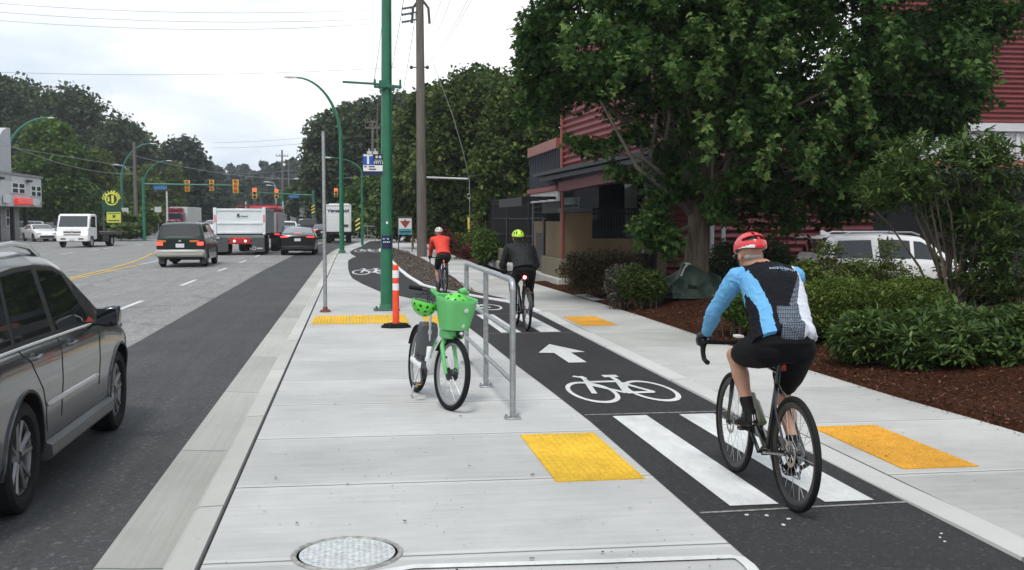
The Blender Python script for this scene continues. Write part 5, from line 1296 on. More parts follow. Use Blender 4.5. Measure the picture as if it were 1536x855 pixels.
helmet(T1, K1, sh_red, v_red, M['black'], [hred, M['sign_white']], 1.0)
H = K1['H']
mb = MB(); mb.ell(H(0, -.040, -.020), (.062, .046, .030), rot=K1['R']); put(fused(mb, .007, 1), 'head_cover', [mat('grey_white_hair', (.42, .40, .40), .9, var=.3, scale=60)], T1)
mb = MB()
for s_ in (-1, 1): mb.tube([H(s_*.085, -.01, .02), H(s_*.080, .02, -.03), H(s_*.05, .05, -.09)], .004, n=5)
mb.build('helmet_strap', M['dgrey'], T1)
mb = MB(); mb.tube([H(.083, .085, .015), H(.086, 0, .02)], .003, n=5); mb.tube([H(-.083, .085, .015), H(-.086, 0, .02)], .003, n=5)
mb.ell(H(.035, .104, .012), (.032, .008, .02), rot=K1['R'], n=12, k=8); mb.ell(H(-.035, .104, .012), (.032, .008, .02), rot=K1['R'], n=12, k=8); mb.build('sunglasses', M['gloss'], T1)
# print across the shoulders laid on the cloth
def on_back(K, off_s, qx, lift=.004):
    """point on the jersey back: cast from behind"""
    d = K['lean'].normalized(); p = K['hip']+d*off_s*K['lean'].length+Vector((qx, 0, 0)); nb_ = Vector((0, -d.z, d.y)); o_ = p+nb_*.5
    ok, loc, nn, _ = K['J'].ray_cast(o_, -nb_); return (loc+nn*lift, nn) if ok else (p+nb_*.13, nb_)
me_t = text_obj('KITS ENERGY', .030, mat('print_white', (.65, .75, .85), .6, var=0), T1, (0, 0, 0), (0, 0, 0), 'jersey_print', ext=.0004, bold=.0006, sx=1)
bpy.context.view_layer.update()
for v in me_t.data.vertices:
    p, nn = on_back(K1, .845+v.co.y/ln.length, sh1.x*.9+.012+v.co.x, .0035); v.co = p
mb = MB()
for s0, a0, a1 in ((.895, R(70), R(130)), (.80, R(245), R(300))):
    mb.tube([on_back(K1, (.845+.05*math.sin(a)*.9), sh1.x*.9+.012+.05*math.cos(a), .003)[0] for a in np.linspace(a0, a1, 8)], .0012, n=4)
mb.build('jersey_print', mat('print_blue', (.1, .35, .6), .6, var=0), T1)
mb = MB(); kR = on_back  # white mark on the right thigh hem

# ---- cyclist in black
b2x, b2y = 2.66, 16.31
Bk2 = thing('city_bicycle', 'black hybrid bicycle with rear mudguard ridden by the cyclist in the black jacket', 'bicycle', (b2x, b2y, .006), R(1.5), None, .95)
bk2 = road_bike(Bk2, M['gloss'], R(-15), flat_bar=True, R_=.35, rt=.022, light=M['red_glow'], fender=True)
mb = MB(); mb.box((.0, .145, .865), (.10, .09, .075), bev=.02); mb.build('saddle_bag', M['black'], Bk2)
mb = MB(); mb.ell((-.02, .092, .875), (.026, .012, .026)); mb.build('bright_light', mat('brilliant_red', (1, .2, .15), .3, var=0, emit=(1, .10, .08), estr=25), Bk2)
T2 = thing('person', 'cyclist in a black rain jacket, black shorts and a lime green helmet, middle distance', 'person', (b2x, b2y, .006), R(1.5), None, .95)
jk = mat('black_jacket', (.008, .009, .010), .6, spec=.25, var=.25, scale=14, bump=.35, bscale=22)
K2 = rider(T2, bk2, dict(hip=(0, .225, 1.0), sh=(-.02, .57, 1.345), head=(-.01, .10, .155), vox=.009, w=1.08, loose=.020, fold=.008, seed=5, topname='jacket', top=[jk], bottom=mat('dark_trousers', (.006, .006, .008), .8, var=.2), leg_cut=2, hem=.01,
    sock=mat('sock_black', (.015, .015, .015), .85, var=.1), shoe=[M['satin']], glove=[mat('black_glove', (.015, .015, .016), .8, var=.1)], epole={-1: (-.5, -.2, -1), 1: (.5, -.2, -1)}, tilt={-1: -.2, 1: -.2}, hair=mat('dark_hair', (.02, .015, .012), .7, var=.2)))
def v_seg(t, a): return (.3 < t < 1.45) and (any(abs(((a-c_+180) % 360)-180) < w_ for c_, w_ in ((245, 8), (295, 8), (215, 9), (325, 9), (60, 8), (90, 8), (120, 8), (180, 8), (0, 8)))) and not (.82 < t < .92)
helmet(T2, K2, lambda t, a: 0, v_seg, M['black'], [mat('helmet_lime', (.48, .72, .05), .35, var=.05, coat=.3)], 1.02)
# ---- cyclist in red
b3x, b3y = 2.10, 24.73
Bk3 = thing('road_bicycle', 'slim road bicycle ridden by the cyclist in the red jacket, farthest of the three', 'bicycle', (b3x, b3y, .006), R(5), None, .90)
bk3 = road_bike(Bk3, mat('dark_blue_frame', (.02, .03, .08), .3, var=.05, coat=.5), R(-75), light=M['red_glow'])
T3 = thing('person', 'cyclist in an orange-red jacket, black shorts and white helmet, farthest of the three', 'person', (b3x, b3y, .006), R(5), None, .90)
K3 = rider(T3, bk3, dict(hip=(0, .225, 1.0), sh=(-.02, .60, 1.40), head=(-.02, .09, .165), vox=.011, w=1.06, loose=.020, fold=.009, seed=9, topname='jacket', top=[mat('red_jacket', (.72, .045, .02), .6, var=.12, scale=8, bump=.2, bscale=20)], bottom=mat('lycra_black_b', (.005, .005, .006), .7, var=.2), leg_cut=.8,
    sock=mat('blue_sock', (.08, .12, .28), .85, var=.1), sock_h=.45, shoe=[M['satin']], glove=[mat('black_glove_b', (.015, .015, .016), .8, var=.1)]))
helmet(T3, K3, lambda t, a: 0, v_seg, M['black'], [mat('helmet_white', (.72, .72, .70), .35, var=.05, coat=.3)], 1.02)

# ================================================================ PARKED GREEN RENTAL BICYCLE
f0, r0 = Vector((.82, 9.64)), Vector((.61, 10.73)); hv = (f0-r0).normalized(); rzL = math.atan2(-hv.x, hv.y)
Lm = thing('rental_bicycle', 'white and green rental bicycle with a green front basket, parked beside the railing', 'bicycle', (r0.x, r0.y, 0), rzL)
LEAN = R(-5.5); Lm.rotation_euler = (0, LEAN, rzL)
RW = .335; wbL = 1.10
bike_wheel(Lm, (0, 0, RW), RW, .026, 28, .018, M['mgrey'], rotor=0); fw_ = bike_wheel(Lm, (0, wbL, RW), RW, .026, 28, .018, M['mgrey'], motor=.062, rotor=0, steer=0)
wf = M['white']; hdB, hdT = Vector((0, .93, .66)), Vector((0, .865, .86))
mb = MB()
mb.tube([Vector((0, .90, .74)), Vector((0, .80, .62)), Vector((0, .62, .43)), Vector((0, .50, .31)), Vector((0, .42, .29))], [.040, .052, .062, .062, .05], n=14, flat=1.25)
mb.tube([(0, .42, .29), (0, .36, .50)], [.05, .032], n=12)
for s_ in (-1, 1): mb.tube([(s_*.045, .44, .30), (s_*.07, .22, .32), (s_*.068, 0, RW)], [.026, .022, .02], n=10, flat=1.5); mb.tube([(s_*.03, .37, .44), (s_*.065, .16, .42), (s_*.072, 0, RW)], [.02, .016, .014], n=8)
mb.build('frame', wf, Lm)
t_ = text_obj('Lime', .155, M['mint'], Lm, (.0, 0, 0), (0, 0, 0), 'frame_lettering', ext=.0006, bold=.002)
for side in (1,):
    for v in t_.data.vertices:
        # runs up the down tube, on the side seen from the camera (+x is the rider's right = picture left)
        u, w_ = v.co.x, v.co.y; al = Vector((0, .30, .31)).normalized(); pr = Vector((0, -.31, .30)).normalized(); c0 = Vector((0, .70, .525)); p = c0+al*u*.9+pr*w_*.75; r_ = .061; k = min(1, abs(w_*.75)/.075); v.co = Vector((r_*1.0*math.sqrt(max(0, 1-k*k*.8))+.002, p.y, p.z))
mb = MB(); mb.tube([hdB, hdT], [.036, .034], n=14); mb.tube([(0, .935, .655), (0, .965, .60)], [.04, .035], n=12)
for s_ in (-1, 1): mb.tube([(s_*.03, .955, .645), (s_*.062, .98, .58), (s_*.062, 1.055, .42), (s_*.058, wbL, RW)], [.024, .022, .018, .016], n=10)
mb.build('fork', M['mint'], Lm)
# basket: tapering bucket with thin wall and rolled rim
def basket_ring(z, k, inset=0):
    w_, d_ = .125+.055*k-inset, .105+.045*k-inset; return [(w_*math.copysign(abs(math.cos(a))**.6, math.cos(a)), 1.06+d_*math.copysign(abs(math.sin(a))**.6, math.sin(a)), z+.035*k*(-math.sin(a))*.6) for a in np.linspace(0, 2*PI, 40, endpoint=False)]
zs_ = [(.74, 0), (.80, .25), (.90, .62), (1.0, .95), (1.035, 1.06)]
mb = MB(); mb.loft([basket_ring(z, k) for z, k in zs_]+[basket_ring(1.04, 1.1, .004)]+[basket_ring(1.034, 1.0, .010)]+[basket_ring(z, k, .009) for z, k in zs_[::-1][1:-1]]+[basket_ring(.752, 0, .009)])
bs = mb.build('basket', M['mint'], Lm, ang=50)
mb = MB(); mb.bb(-.09, .09, .93, 1.12, .655, .742, bev=.03); mb.build('basket_mount', M['mint'], Lm)
mb = MB()
for k in range(8): 
    a = 2*PI*k/8; mb.tube([(.045+.006*math.cos(a), 1.198, .93+.006*math.sin(a)), (.045+.022*math.cos(a), 1.200, .93+.022*math.sin(a))], .0035, n=4)
mb.V = [(x-.08, y+.006, z) for x, y, z in mb.V]; mb.build('basket_emblem', M['sign_white'], bs)
mb = MB(); mb.box((-.03, 1.135, .715), (.07, .05, .055), bev=.012); l_ = mb.build('headlight', M['black'], Lm); mb = MB(); mb.ell((-.03, 1.162, .715), (.02, .008, .017)); mb.build('lens', M['lamp_glass'], l_)
mb = MB(); mb.ell((-.035, 1.17, .79), (.018, .008, .028)); mb.build('reflector', M['lgrey'], Lm)
mb = MB(); mb.tube([hdT, (0, .845, .97), (0, .84, 1.02)], .02, n=10); mb.tube([(-.30, .70, 1.085), (-.22, .76, 1.08), (-.10, .83, 1.05), (0, .84, 1.03), (.10, .83, 1.05), (.22, .76, 1.08), (.30, .70, 1.085)], .013, n=10); hb_ = mb.build('handlebar', M['black'], Lm)
mb = MB(); mb.tube([(.21, .765, 1.08), (.31, .69, 1.086)], .019, n=12); mb.build('grip', M['tyre'], hb_); mb = MB(); mb.tube([(-.21, .765, 1.08), (-.31, .69, 1.086)], .019, n=12); mb.build('grip', M['tyre'], hb_)
mb = MB(); mb.tube([(-.16, .80, 1.075), (-.21, .80, 1.09), (-.25, .79, 1.07)], [.028, .034, .026], n=12); mb.build('handlebar_cover', M['mint'], hb_); mb = MB(); mb.tube([(.06, .85, 1.02), (.13, .88, 1.05), (.17, .86, 1.09)], [.03, .028, .02], n=12); mb.build('handlebar_cover', M['mint'], hb_); mb = MB(); mb.tube([(-.06, .85, 1.0), (-.12, .86, 1.05)], [.03, .024], n=12); mb.build('handlebar_cover', M['mint'], hb_)
for s_ in (-1, 1):
    mb = MB(); mb.tube([(s_*.15, .82, 1.06), (s_*.20, .84, 1.04), (s_*.28, .77, 1.03)], .006, n=6); mb.build('brake_lever', M['black'], hb_)
mb = MB(); mb.tube([(.14, .82, 1.06), (.12, .93, .98), (.06, .96, .80), (.03, .95, .68)], .0045, n=5); mb.tube([(.17, .81, 1.07), (.19, .92, 1.0), (.10, .93, .86), (.04, .90, .7)], .0045, n=5); mb.build('cable', M['black'], Lm)
mb = MB(); mb.tube([(0, .36, .48), (0, .30, .86)], .0145, n=12); mb.tube([(0, .335, .62), (0, .33, .66)], .024, n=12); mb.build('seat_post', M['steel'], Lm)
mb = MB(); rings = [[(w_*math.cos(a), y, .885+h_*math.sin(a)) for a in np.linspace(0, 2*PI, 16, endpoint=False)] for y, w_, h_ in ((.15, .07, .02), (.19, .092, .03), (.26, .085, .03), (.34, .045, .027), (.42, .026, .022), (.45, .016, .015))]; mb.loft(rings); mb.build('saddle', M['black'], Lm)
mb = MB(); prof = [(.12, .36), (.16, .66), (.20, .735), (.30, .735), (.335, .70), (.35, .60), (.40, .42), (.38, .36), (.26, .34)]
rings = [[(x, .26+(y-.26)*k, .54+(z-.54)*k) for y, z in prof] for x, k in ((-.085, .84), (-.078, .95), (-.06, 1), (.06, 1), (.078, .95), (.085, .84))]; mb.loft(rings); mb.build('rear_box', mat('charcoal_plastic', (.045, .048, .052), .5, var=.08), Lm, ang=30)
mb = MB(); mb.bb(-.10, .10, .20, .34, .385, .40, bev=.003); mb.bb(-.10, .10, .20, .34, .41, .425, bev=.003); mb.build('box_slot', M['black'], Lm)
mb = MB(); mb.grid(lambda u, v: ((v-.5)*.075, (RW+.015)*math.cos(R(30)+u*R(130)), RW+(RW+.015)*math.sin(R(30)+u*R(130))), 24, 4); mb.build('rear_mudguard', M['black'], Lm, fix=False)
mb = MB(); mb.grid(lambda u, v: ((v-.5)*.075, wbL+(RW+.015)*math.cos(R(75)+u*R(75)), RW+(RW+.015)*math.sin(R(75)+u*R(75))), 18, 4); mb.build('front_mudguard', M['black'], Lm, fix=False)
mb = MB(); mb.tube([(.06, .30, .34), (.10, .33, .18), (.13, .34, .02)], .011, n=8); mb.tube([(.13, .32, .012), (.13, .37, .012)], .012, n=6); mb.build('kickstand', M['steel'], Lm)
mb = MB(); bbL = Vector((0, .46, .285)); mb.lathe([(.001, .05), (.085, .05), (.09, .062), (.085, .075), (.001, .075)], c=bbL, axis='X', n=24); mb.tube([bbL+Vector((-.08, 0, 0)), bbL+Vector((.08, 0, 0))], .016)
mb.tube([bbL+Vector((.085, 0, 0)), bbL+Vector((.095, .10, -.125))], .012); mb.tube([bbL+Vector((-.085, 0, 0)), bbL+Vector((-.095, -.10, .125))], .012); cL = mb.build('crank', M['black'], Lm)
for s_, v in ((1, (.14, .10, -.125)), (-1, (-.14, -.10, .125))):
    mb = MB(); mb.box(bbL+Vector(v), (.09, .075, .022), bev=.006); pd = mb.build('pedal', M['black'], cL); mb = MB(); mb.box(bbL+Vector(v)+Vector((0, .0385, 0)), (.05, .003, .012)); mb.build('pedal_reflector', mat('pedal_reflector', (.5, .3, .03), .3, var=0), pd)
Lm_M = Matrix.Translation((r0.x, r0.y, 0)) @ Matrix.Rotation(rzL, 4, 'Z') @ Matrix.Rotation(LEAN, 4, 'Y')
STM = Matrix.Translation((0, .93, 0)) @ Matrix.Rotation(R(11), 4, 'Z') @ Matrix.Translation((0, -.93, 0))
def steer_tree(o):
    o.data.transform(STM)
    for c_ in o.children: steer_tree(c_)
for o in list(Lm.children):
    k_ = o.name.split('.')[0]
    if k_ in ('fork', 'basket', 'basket_mount', 'headlight', 'reflector', 'handlebar', 'cable', 'front_mudguard'): steer_tree(o)
fw_.location = STM @ Vector((0, wbL, RW)); fw_.rotation_euler = (0, 0, R(11))

def lime_helmet(label, loc, rot):
    T = thing('helmet', label, 'helmet', Lm_M @ STM @ Vector(loc)); T.rotation_euler = rot; holes = []
    for ring_t, cnt, off in ((.55, 5, 0), (1.0, 9, .3), (1.38, 11, 0)):
        for q_ in range(cnt): holes.append((ring_t, 2*PI*q_/cnt+off))
    mb = MB(); n, k = 72, 24
    def P(t, a, s_=1): return Vector((.112*s_*math.sin(t)*math.cos(a), .138*s_*math.sin(t)*math.sin(a), .125*s_*math.cos(t)))
    for i in range(k):
        for j in range(n):
            a0, a1 = 2*PI*j/n, 2*PI*(j+1)/n; t0, t1 = 1.72*i/k, 1.72*(i+1)/k; c = P((t0+t1)/2, (a0+a1)/2)
            hole = any((c-P(ht_, ha)).length < .0135 for ht_, ha in holes)
            o_ = [P(max(t, .001), a) for t, a in ((t0, a0), (t1, a0), (t1, a1), (t0, a1))]; i_ = [P(max(t, .001), a, .90) for t, a in ((t0, a0), (t1, a0), (t1, a1), (t0, a1))]
            if hole: mb.add([v*.93 for v in o_], [(0, 1, 2, 3)], 1)
            else: mb.add(o_+i_, [(0, 1, 2, 3), (7, 6, 5, 4)]+([(1, 5, 6, 2)] if i == k-1 else []), 0)
    o = mb.build('shell', [M['lime'], M['black']], T, smooth=False, fix=False); mb = MB(); mb.ell((0, 0, 0), (.098, .122, .108), n=24, k=10, t1=1.7); mb.build('liner', M['black'], T)
    return T
h1 = lime_helmet('lime green helmet hanging upside down from the handlebar of the rental bicycle', (.205, .83, .955), (R(172), R(-10), rzL+R(20)))
mb = MB()
for a in ((.09, .05, -.01), (-.08, .07, -.01), (.02, -.11, -.01)): mb.tube([a, (a[0]*.5, a[1]*.5, -.07), (0, 0, -.14)], .005, n=5)
mb.build('strap', M['black'], h1)
lime_helmet('lime green helmet lying dome-up inside the green basket', (.0, 1.06, .955), (R(-8), R(6), rzL+R(90)))
# ================================================================ BUILDINGS
def corr_mat(name, col, pitch, axis=2, rough=.4, depth=.03):
    """corrugated sheet: the shape is a wave in the surface normal"""
    m, nt, b = new_mat(name); n = noise_node(nt, 1.3, 5, .6)
    r = ramp(nt, n.outputs['Fac'], [(.3, mul(col, .82)), (.7, mul(col, 1.15))]); nt.links.new(r.outputs['Color'], b.inputs['Base Color'])
    b.inputs['Roughness'].default_value = rough; b.inputs['Metallic'].default_value = .1
    return m
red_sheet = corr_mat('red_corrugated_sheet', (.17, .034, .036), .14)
red_pale = mat('red_metal_roof', (.27, .085, .07), .4, .1, var=.12, scale=2)
brown = mat('brown_render', (.135, .100, .062), .9, var=.12, scale=1.5, bump=.2, bscale=90)
brown2 = mat('tan_render', (.16, .135, .10), .9, var=.1, scale=2, bump=.2, bscale=90)
blackm = mat('black_metal', (.012, .012, .013), .45, .3, var=.1)
slate = mat('dark_standing_seam', (.045, .052, .065), .45, .3, var=.15, scale=2)
def corrugated(a, b, z0a, z1a, z0b, z1b, pitch=.16, depth=.035, out=(0, 0)):
    """wall from a to b (xy), waves running along it, real waves"""
    mb = MB(); a = Vector(a); b = Vector(b); d_ = (b-a); n = Vector((d_.y, -d_.x)).normalized()
    if out != (0, 0) and n.dot(Vector(out)) < 0: n = -n
    k = int((z1a-z0a)/pitch*6)
    rows = []
    for i in range(k+1):
        t = i/k; off = depth*math.sin(t*(z1a-z0a)/pitch*2*PI)
        pa, pb = a+n*off, b+n*off
        rows.append([(pa.x, pa.y, z0a+(z1a-z0a)*t), (pb.x, pb.y, z0b+(z1b-z0b)*t)])
    mb.loft(rows, caps=False, ringclosed=False)
    return mb
Bq = thing('commercial_building', 'red corrugated building with brown rendered porch walls behind the big maple', 'building', (0, 0, 0))
A0 = D(843, 427, 28.1); ax, ay = A0.x, A0.y
A1 = D(1015, 300, 22.9)
zA0, zA1 = 2.93, AY(845, 60, ay).z
# upper wall running towards the camera on the right of the corner
za0 = D(845, 258, 28.1).z; zb0 = D(1015, 219, 22.9).z
cw = corrugated((ax, ay), (A1.x, A1.y), za0, za0+3.4, zb0, zb0+3.4, .16, .03, (-1, -.5)); cw.build('upper_wall', red_sheet, Bq, ang=60)
mb = MB(); d_ = Vector((A1.x-ax, A1.y-ay, 0)).normalized(); nrm = Vector((-d_.y, d_.x, 0)) if (-d_.y) < 0 else Vector((d_.y, -d_.x, 0))
def eave(z_a, z_b, o0, o1, h0, h1, ext=.5):
    m_ = MB(); pa = Vector((ax, ay, z_a))-d_*ext; pb = Vector((A1.x, A1.y, z_b))+d_*.3
    q_ = [pa+nrm*o0+Vector((0, 0, h0)), pa+nrm*o1+Vector((0, 0, h0)), pa+nrm*o1+Vector((0, 0, h1)), pa+nrm*o0+Vector((0, 0, h1))]
    r_ = [v+(pb-pa) for v in q_]; m_.loft([q_, r_]); return m_
eave(za0, zb0, -.05, .45, -.11, -.02, .9).build('gutter', mat('dark_gutter', (.03, .034, .042), .4, .3, var=.1), Bq)
eave(za0, zb0, -.1, .34, -.24, -.13, .7).build('gutter', mat('dark_gutter_low', (.03, .034, .042), .4, .3, var=.1), Bq)
eave(za0, zb0, -.15, .12, -.52, -.27, 0).build('fascia', mat('red_fascia', (.10, .022, .024), .5, var=.2, scale=3), Bq)
eave(za0, zb0, -4, .10, -.30, -.26, -.05).build('soffit', blackm, Bq)
mb = MB(); mb.tube([(ax-.02, ay-.03, za0), (ax-.02, ay-.03, za0+3.4)], .04, n=6); mb.build('corner_trim', red_pale, Bq)
# slate panel left of the corner, along the road
zt = AY(843, 222, ay).z; zb_ = AY(843, 277, ay).z
yb2 = ay+4.6; xl = ax-.05
mb = MB(); mb.bb(xl-.05, xl+.05, ay+.02, yb2, zb_, zt); 
for k in range(15): mb.bb(xl-.085, xl-.05, ay+.1+k*.31, ay+.13+k*.31, zb_, zt)
mb.build('seam_panel', slate, Bq)
mb = MB(); mb.bb(xl-.12, xl+.06, ay+.02, yb2+.02, zt, zt+.27); mb.build('parapet_trim', red_pale, Bq)
mb = MB(); mb.bb(xl-.12, xl+.02, ay+.02, yb2+.1, zb_-.14, zb_-.02); mb.build('panel_trim', mat('dull_red_trim', (.2, .04, .04), .5, var=.1), Bq)
mb = MB(); mb.bb(xl-.03, xl+.03, ay+.2, yb2, zb_-.42, zb_-.15); mb.build('pale_wall', M['lgrey'], Bq)
# entrance canopy frame + glazed windows to the left
mb = MB()
for k in range(4): mb.bb(xl-.9, xl-.05, ay+.35+k*1.3, ay+.41+k*1.3, zb_-.38, zb_-.30)
mb.bb(xl-1.0, xl-.9, ay+.2, yb2, zb_-.55, zb_-.32); mb.build('canopy_frame', blackm, Bq)
mb = MB(); mb.bb(xl+.7, xl+.72, ay+1.0, ay+4.5, .6, 2.35); mb.build('glazing', mat('pale_blind_glass', (.33, .42, .42), .2, var=.1, scale=3), Bq)
mb = MB()
for k in range(8): mb.bb(xl+.68, xl+.698, ay+1.0, ay+4.5, .75+k*.2, .765+k*.2)
mb.build('window_slats', M['lgrey'], Bq)
# lower brown wall facing the camera with the railed opening
z318 = D(860, 318, 28.1).z; zr0 = D(930, 357, 28.1).z; zr1 = D(930, 313, 28.1).z
xo0, xo1, xo2 = AY(888, 340, ay).x, AY(967, 340, ay).x, AY(1000, 340, ay).x
mb = MB(); mb.bb(xl+.05, 12, ay+4.55, ay+4.75, -.1, zt); mb.build('rear_wall', slate, Bq)
mb = MB(); mb.bb(ax, xo0, ay, ay+.3, -.1, z318); mb.bb(xo0, xo1, ay, ay+.3, -.1, zr0-.02); mb.bb(xo1, xo2, ay, ay+.3, -.1, z318+.4); mb.bb(ax, ax+.3, ay+.302, ay+4.4, -.1, z318-.25)
mb.build('porch_wall', brown, Bq)
mb = MB(); mb.bb(ax-.04, xo0, ay-.05, ay+.34, z318+.003, z318+.10); mb.build('wall_cap', mat('dark_grey_cap', (.07, .075, .09), .5, var=.1), Bq)
mb = MB(); mb.tube([(ax, ay-.02, -.05), (ax, ay-.02, za0-.3)], .045, n=8); mb.build('corner_post', red_sheet, Bq)
mb = MB(); nb = 17
for i in range(nb+1):
    x = xo0+(xo1-xo0)*i/nb; mb.bb(x-.012, x+.012, ay+.1, ay+.125, zr0, zr1)
for z in (zr0, zr0+.12, zr1-.14, zr1): mb.bb(xo0, xo1, ay+.09, ay+.13, z-.015, z+.015)
for i in range(nb):
    x = xo0+(xo1-xo0)*(i+.5)/nb; mb.tube([(x+.035*math.cos(a), ay+.11, zr1-.07+.05*math.sin(a)) for a in np.linspace(0, 2*PI, 10, endpoint=False)], .008, closed=True, n=4)
mb.build('railing', blackm, Bq)
mb = MB(); mb.bb(xo1-.42, xo1-.08, ay+.5, ay+.52, zr0-.02, z318+1.2); mb.bb(xo1-.30, xo1-.1, ay+.47, ay+.49, zr0+.1, zr0+.5); mb.build('notice_board', mat('grey_board', (.16, .17, .17), .5, var=.3, scale=6), Bq)
mb = MB(); mb.bb(ax+.2, 18, ay+3.5, ay+3.6, 0, 3.2); mb.bb(ax, ax+.02, ay+.31, ay+3, 1.9, 3.2); mb.build('porch_back_wall', blackm, Bq)
mb = MB(); mb.bb(xo0, xo0+.7, ay+2.2, ay+2.3, z318-.2, 3.0); mb.build('porch_panel', slate, Bq)
# red siding to the right of the brown wall
xs1 = AY(1062, 340, ay).x; xs2 = AY(1325, 340, ay).x
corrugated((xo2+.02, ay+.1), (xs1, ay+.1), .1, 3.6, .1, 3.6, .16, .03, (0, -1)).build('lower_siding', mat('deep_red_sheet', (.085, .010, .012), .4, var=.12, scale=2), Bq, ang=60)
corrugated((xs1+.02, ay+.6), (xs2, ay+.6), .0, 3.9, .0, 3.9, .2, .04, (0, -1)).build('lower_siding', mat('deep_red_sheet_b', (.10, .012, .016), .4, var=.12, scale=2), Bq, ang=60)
mb = MB()
for px in (1066, 1083): 
    x = AY(px, 340, ay).x; mb.bb(x-.05, x+.05, ay-.15, ay-.07, .5, 2.4)
mb.build('pale_post', M['lgrey'], Bq)
# upper volume and right wing facing the camera
yw = 34.0
xr0, xr1 = AY(1290, 100, yw).x, AY(1620, 100, yw).x
z_ = lambda py: AY(1490, py, yw).z
corrugated((xr0, yw), (xr1, yw), z_(184), z_(184)+6.5, z_(184), z_(184)+6.5, .168, .036, (0, -1)).build('upper_wall', red_sheet, Bq, ang=60)
wh = mat('off_white_siding', (.55, .56, .58), .5, var=.08, scale=3)
mb = MB(); mb.bb(xr0, xr1, yw-.12, yw+.1, z_(197), z_(185)); mb.bb(xr0, xr1, yw+.05, yw+.2, z_(242), z_(197)-.003)
for k in range(20):
    x = xr0+.3+k*.42; mb.bb(x, x+.12, yw-.02, yw+.048, z_(241), z_(200))
mb.build('white_band', wh, Bq)
mb = MB(); a = AY(1330, 240, yw); r0_, r1_ = (yw, z_(240)), (yw-1.6, z_(240)-.62)
mb.loft([[(xr0, r0_[0], r0_[1]), (xr0, r1_[0], r1_[1]), (xr0, r1_[0], r1_[1]-.06), (xr0, r0_[0], r0_[1]-.06)], [(xr1, r0_[0], r0_[1]), (xr1, r1_[0], r1_[1]), (xr1, r1_[0], r1_[1]-.06), (xr1, r0_[0], r0_[1]-.06)]])
for k in range(34):
    x = xr0+.1+k*.25; v = Vector((x, r0_[0]-.02, r0_[1]+.02)); w2 = Vector((x, r1_[0]-.01, r1_[1]+.02)); mb.tube([v, w2], .02, n=4)
mb.build('porch_roof', red_pale, Bq)
mb = MB(); mb.bb(xr0-1.5, xr1, yw+.6, yw+.7, 0, z_(245)-.1); mb.bb(xr0, xr1, yw-1.5, yw-1.4, r1_[1]-.3, r1_[1]-.08); mb.build('shop_front', mat('dark_shop_front', (.02, .022, .026), .4, var=.2), Bq)
mb = MB(); mb.bb(xr0-1.2, xr0-.3, yw+.5, yw+.55, .9, 2.2); mb.build('window', M['glass2'], Bq)
mb = MB(); mb.bb(A1.x, xr1, A1.y+6, yw+8, 3.0, 3.2); mb.build('roof', slate, Bq)
# fence walls and gate along the path, left of the corner
Fw = thing('fence', 'black steel fence on low tan walls with concrete footing beside the path', 'fence', (0, 0, 0))
xf = 5.32
def yat(px):    # y where the line of the fence is seen at this column
    lo, hi = 20, 60
    for _ in range(40):
        mid = (lo+hi)/2; p = AY(px, 400, mid)
        if p.x > xf: hi = mid
        else: lo = mid
    return (lo+hi)/2
y1_, y2_, y3_, y4_ = yat(840), yat(812), yat(756), yat(736)
zh = lambda px, py: AY(px, py, yat(px)).z
for a_, b_, z1 in ((y1_, y2_, zh(825, 386)), (y3_, y4_, zh(745, 372))): rbox(Fw, 'low_wall', brown2, xf, xf+.3, a_, b_, .12, z1, .004)
mb = MB(); mb.bb(xf-.08, xf+.36, y1_-.05, y4_+.1, -.1, .2, bev=.03); mb.build('footing', M['concrete'], Fw)
rbox(Fw, 'gate', blackm, xf+.1, xf+.22, y2_+.2, y2_+1.5, .25, 1.35)
for y in (y2_, y3_-.25): rbox(Fw, 'gate_post', blackm, xf+.06, xf+.26, y, y+.2, .2, 1.75)
ztop = zh(745, 300)
mb = MB()
for y in np.arange(y2_+.1, y4_+2.5, .14): mb.bb(xf+.14, xf+.158, y, y+.018, .3, ztop)
for z in (.5, 1.2, 1.75, ztop-.12, ztop): mb.bb(xf+.135, xf+.165, y2_, y4_+2.5, z-.02, z+.02)
for y in (y3_, y4_, y2_+3.0, y4_+2.5): mb.bb(xf+.11, xf+.19, y-.04, y+.04, .1, ztop+.15)
mb.build('rail_panel', blackm, Fw)
mb = MB()
for k in range(9): mb.bb(xf+.12, xf+.135, y2_+.3, y2_+2.4, 1.45+k*.16, 1.47+k*.16)
for k in range(12): mb.bb(xf+.12, xf+.135, y2_+.3+k*.18, y2_+.32+k*.18, 1.45, 2.75)
mb.build('trellis', blackm, Fw)
bn = D(968, 405, 26.2)
Bn = thing('litter_bin', 'dark metal litter bin with a hooded lid by the brown wall', 'bin', (bn.x, bn.y, .05))
mb = MB(); mb.lathe([(.24, .08), (.27, .15), (.28, .78), (.30, .82), (.30, .86)], n=20); mb.build('body', blackm, Bn)
mb = MB()
for k in range(6): a = 2*PI*k/6; mb.tube([(.26*math.cos(a), .26*math.sin(a), .85), (.20*math.cos(a), .2*math.sin(a), 1.0)], .012)
mb.lathe([(.24, .99), (.22, 1.04), (.1, 1.08), (.001, 1.09)], n=20); mb.build('lid', M['mgrey'], Bn)
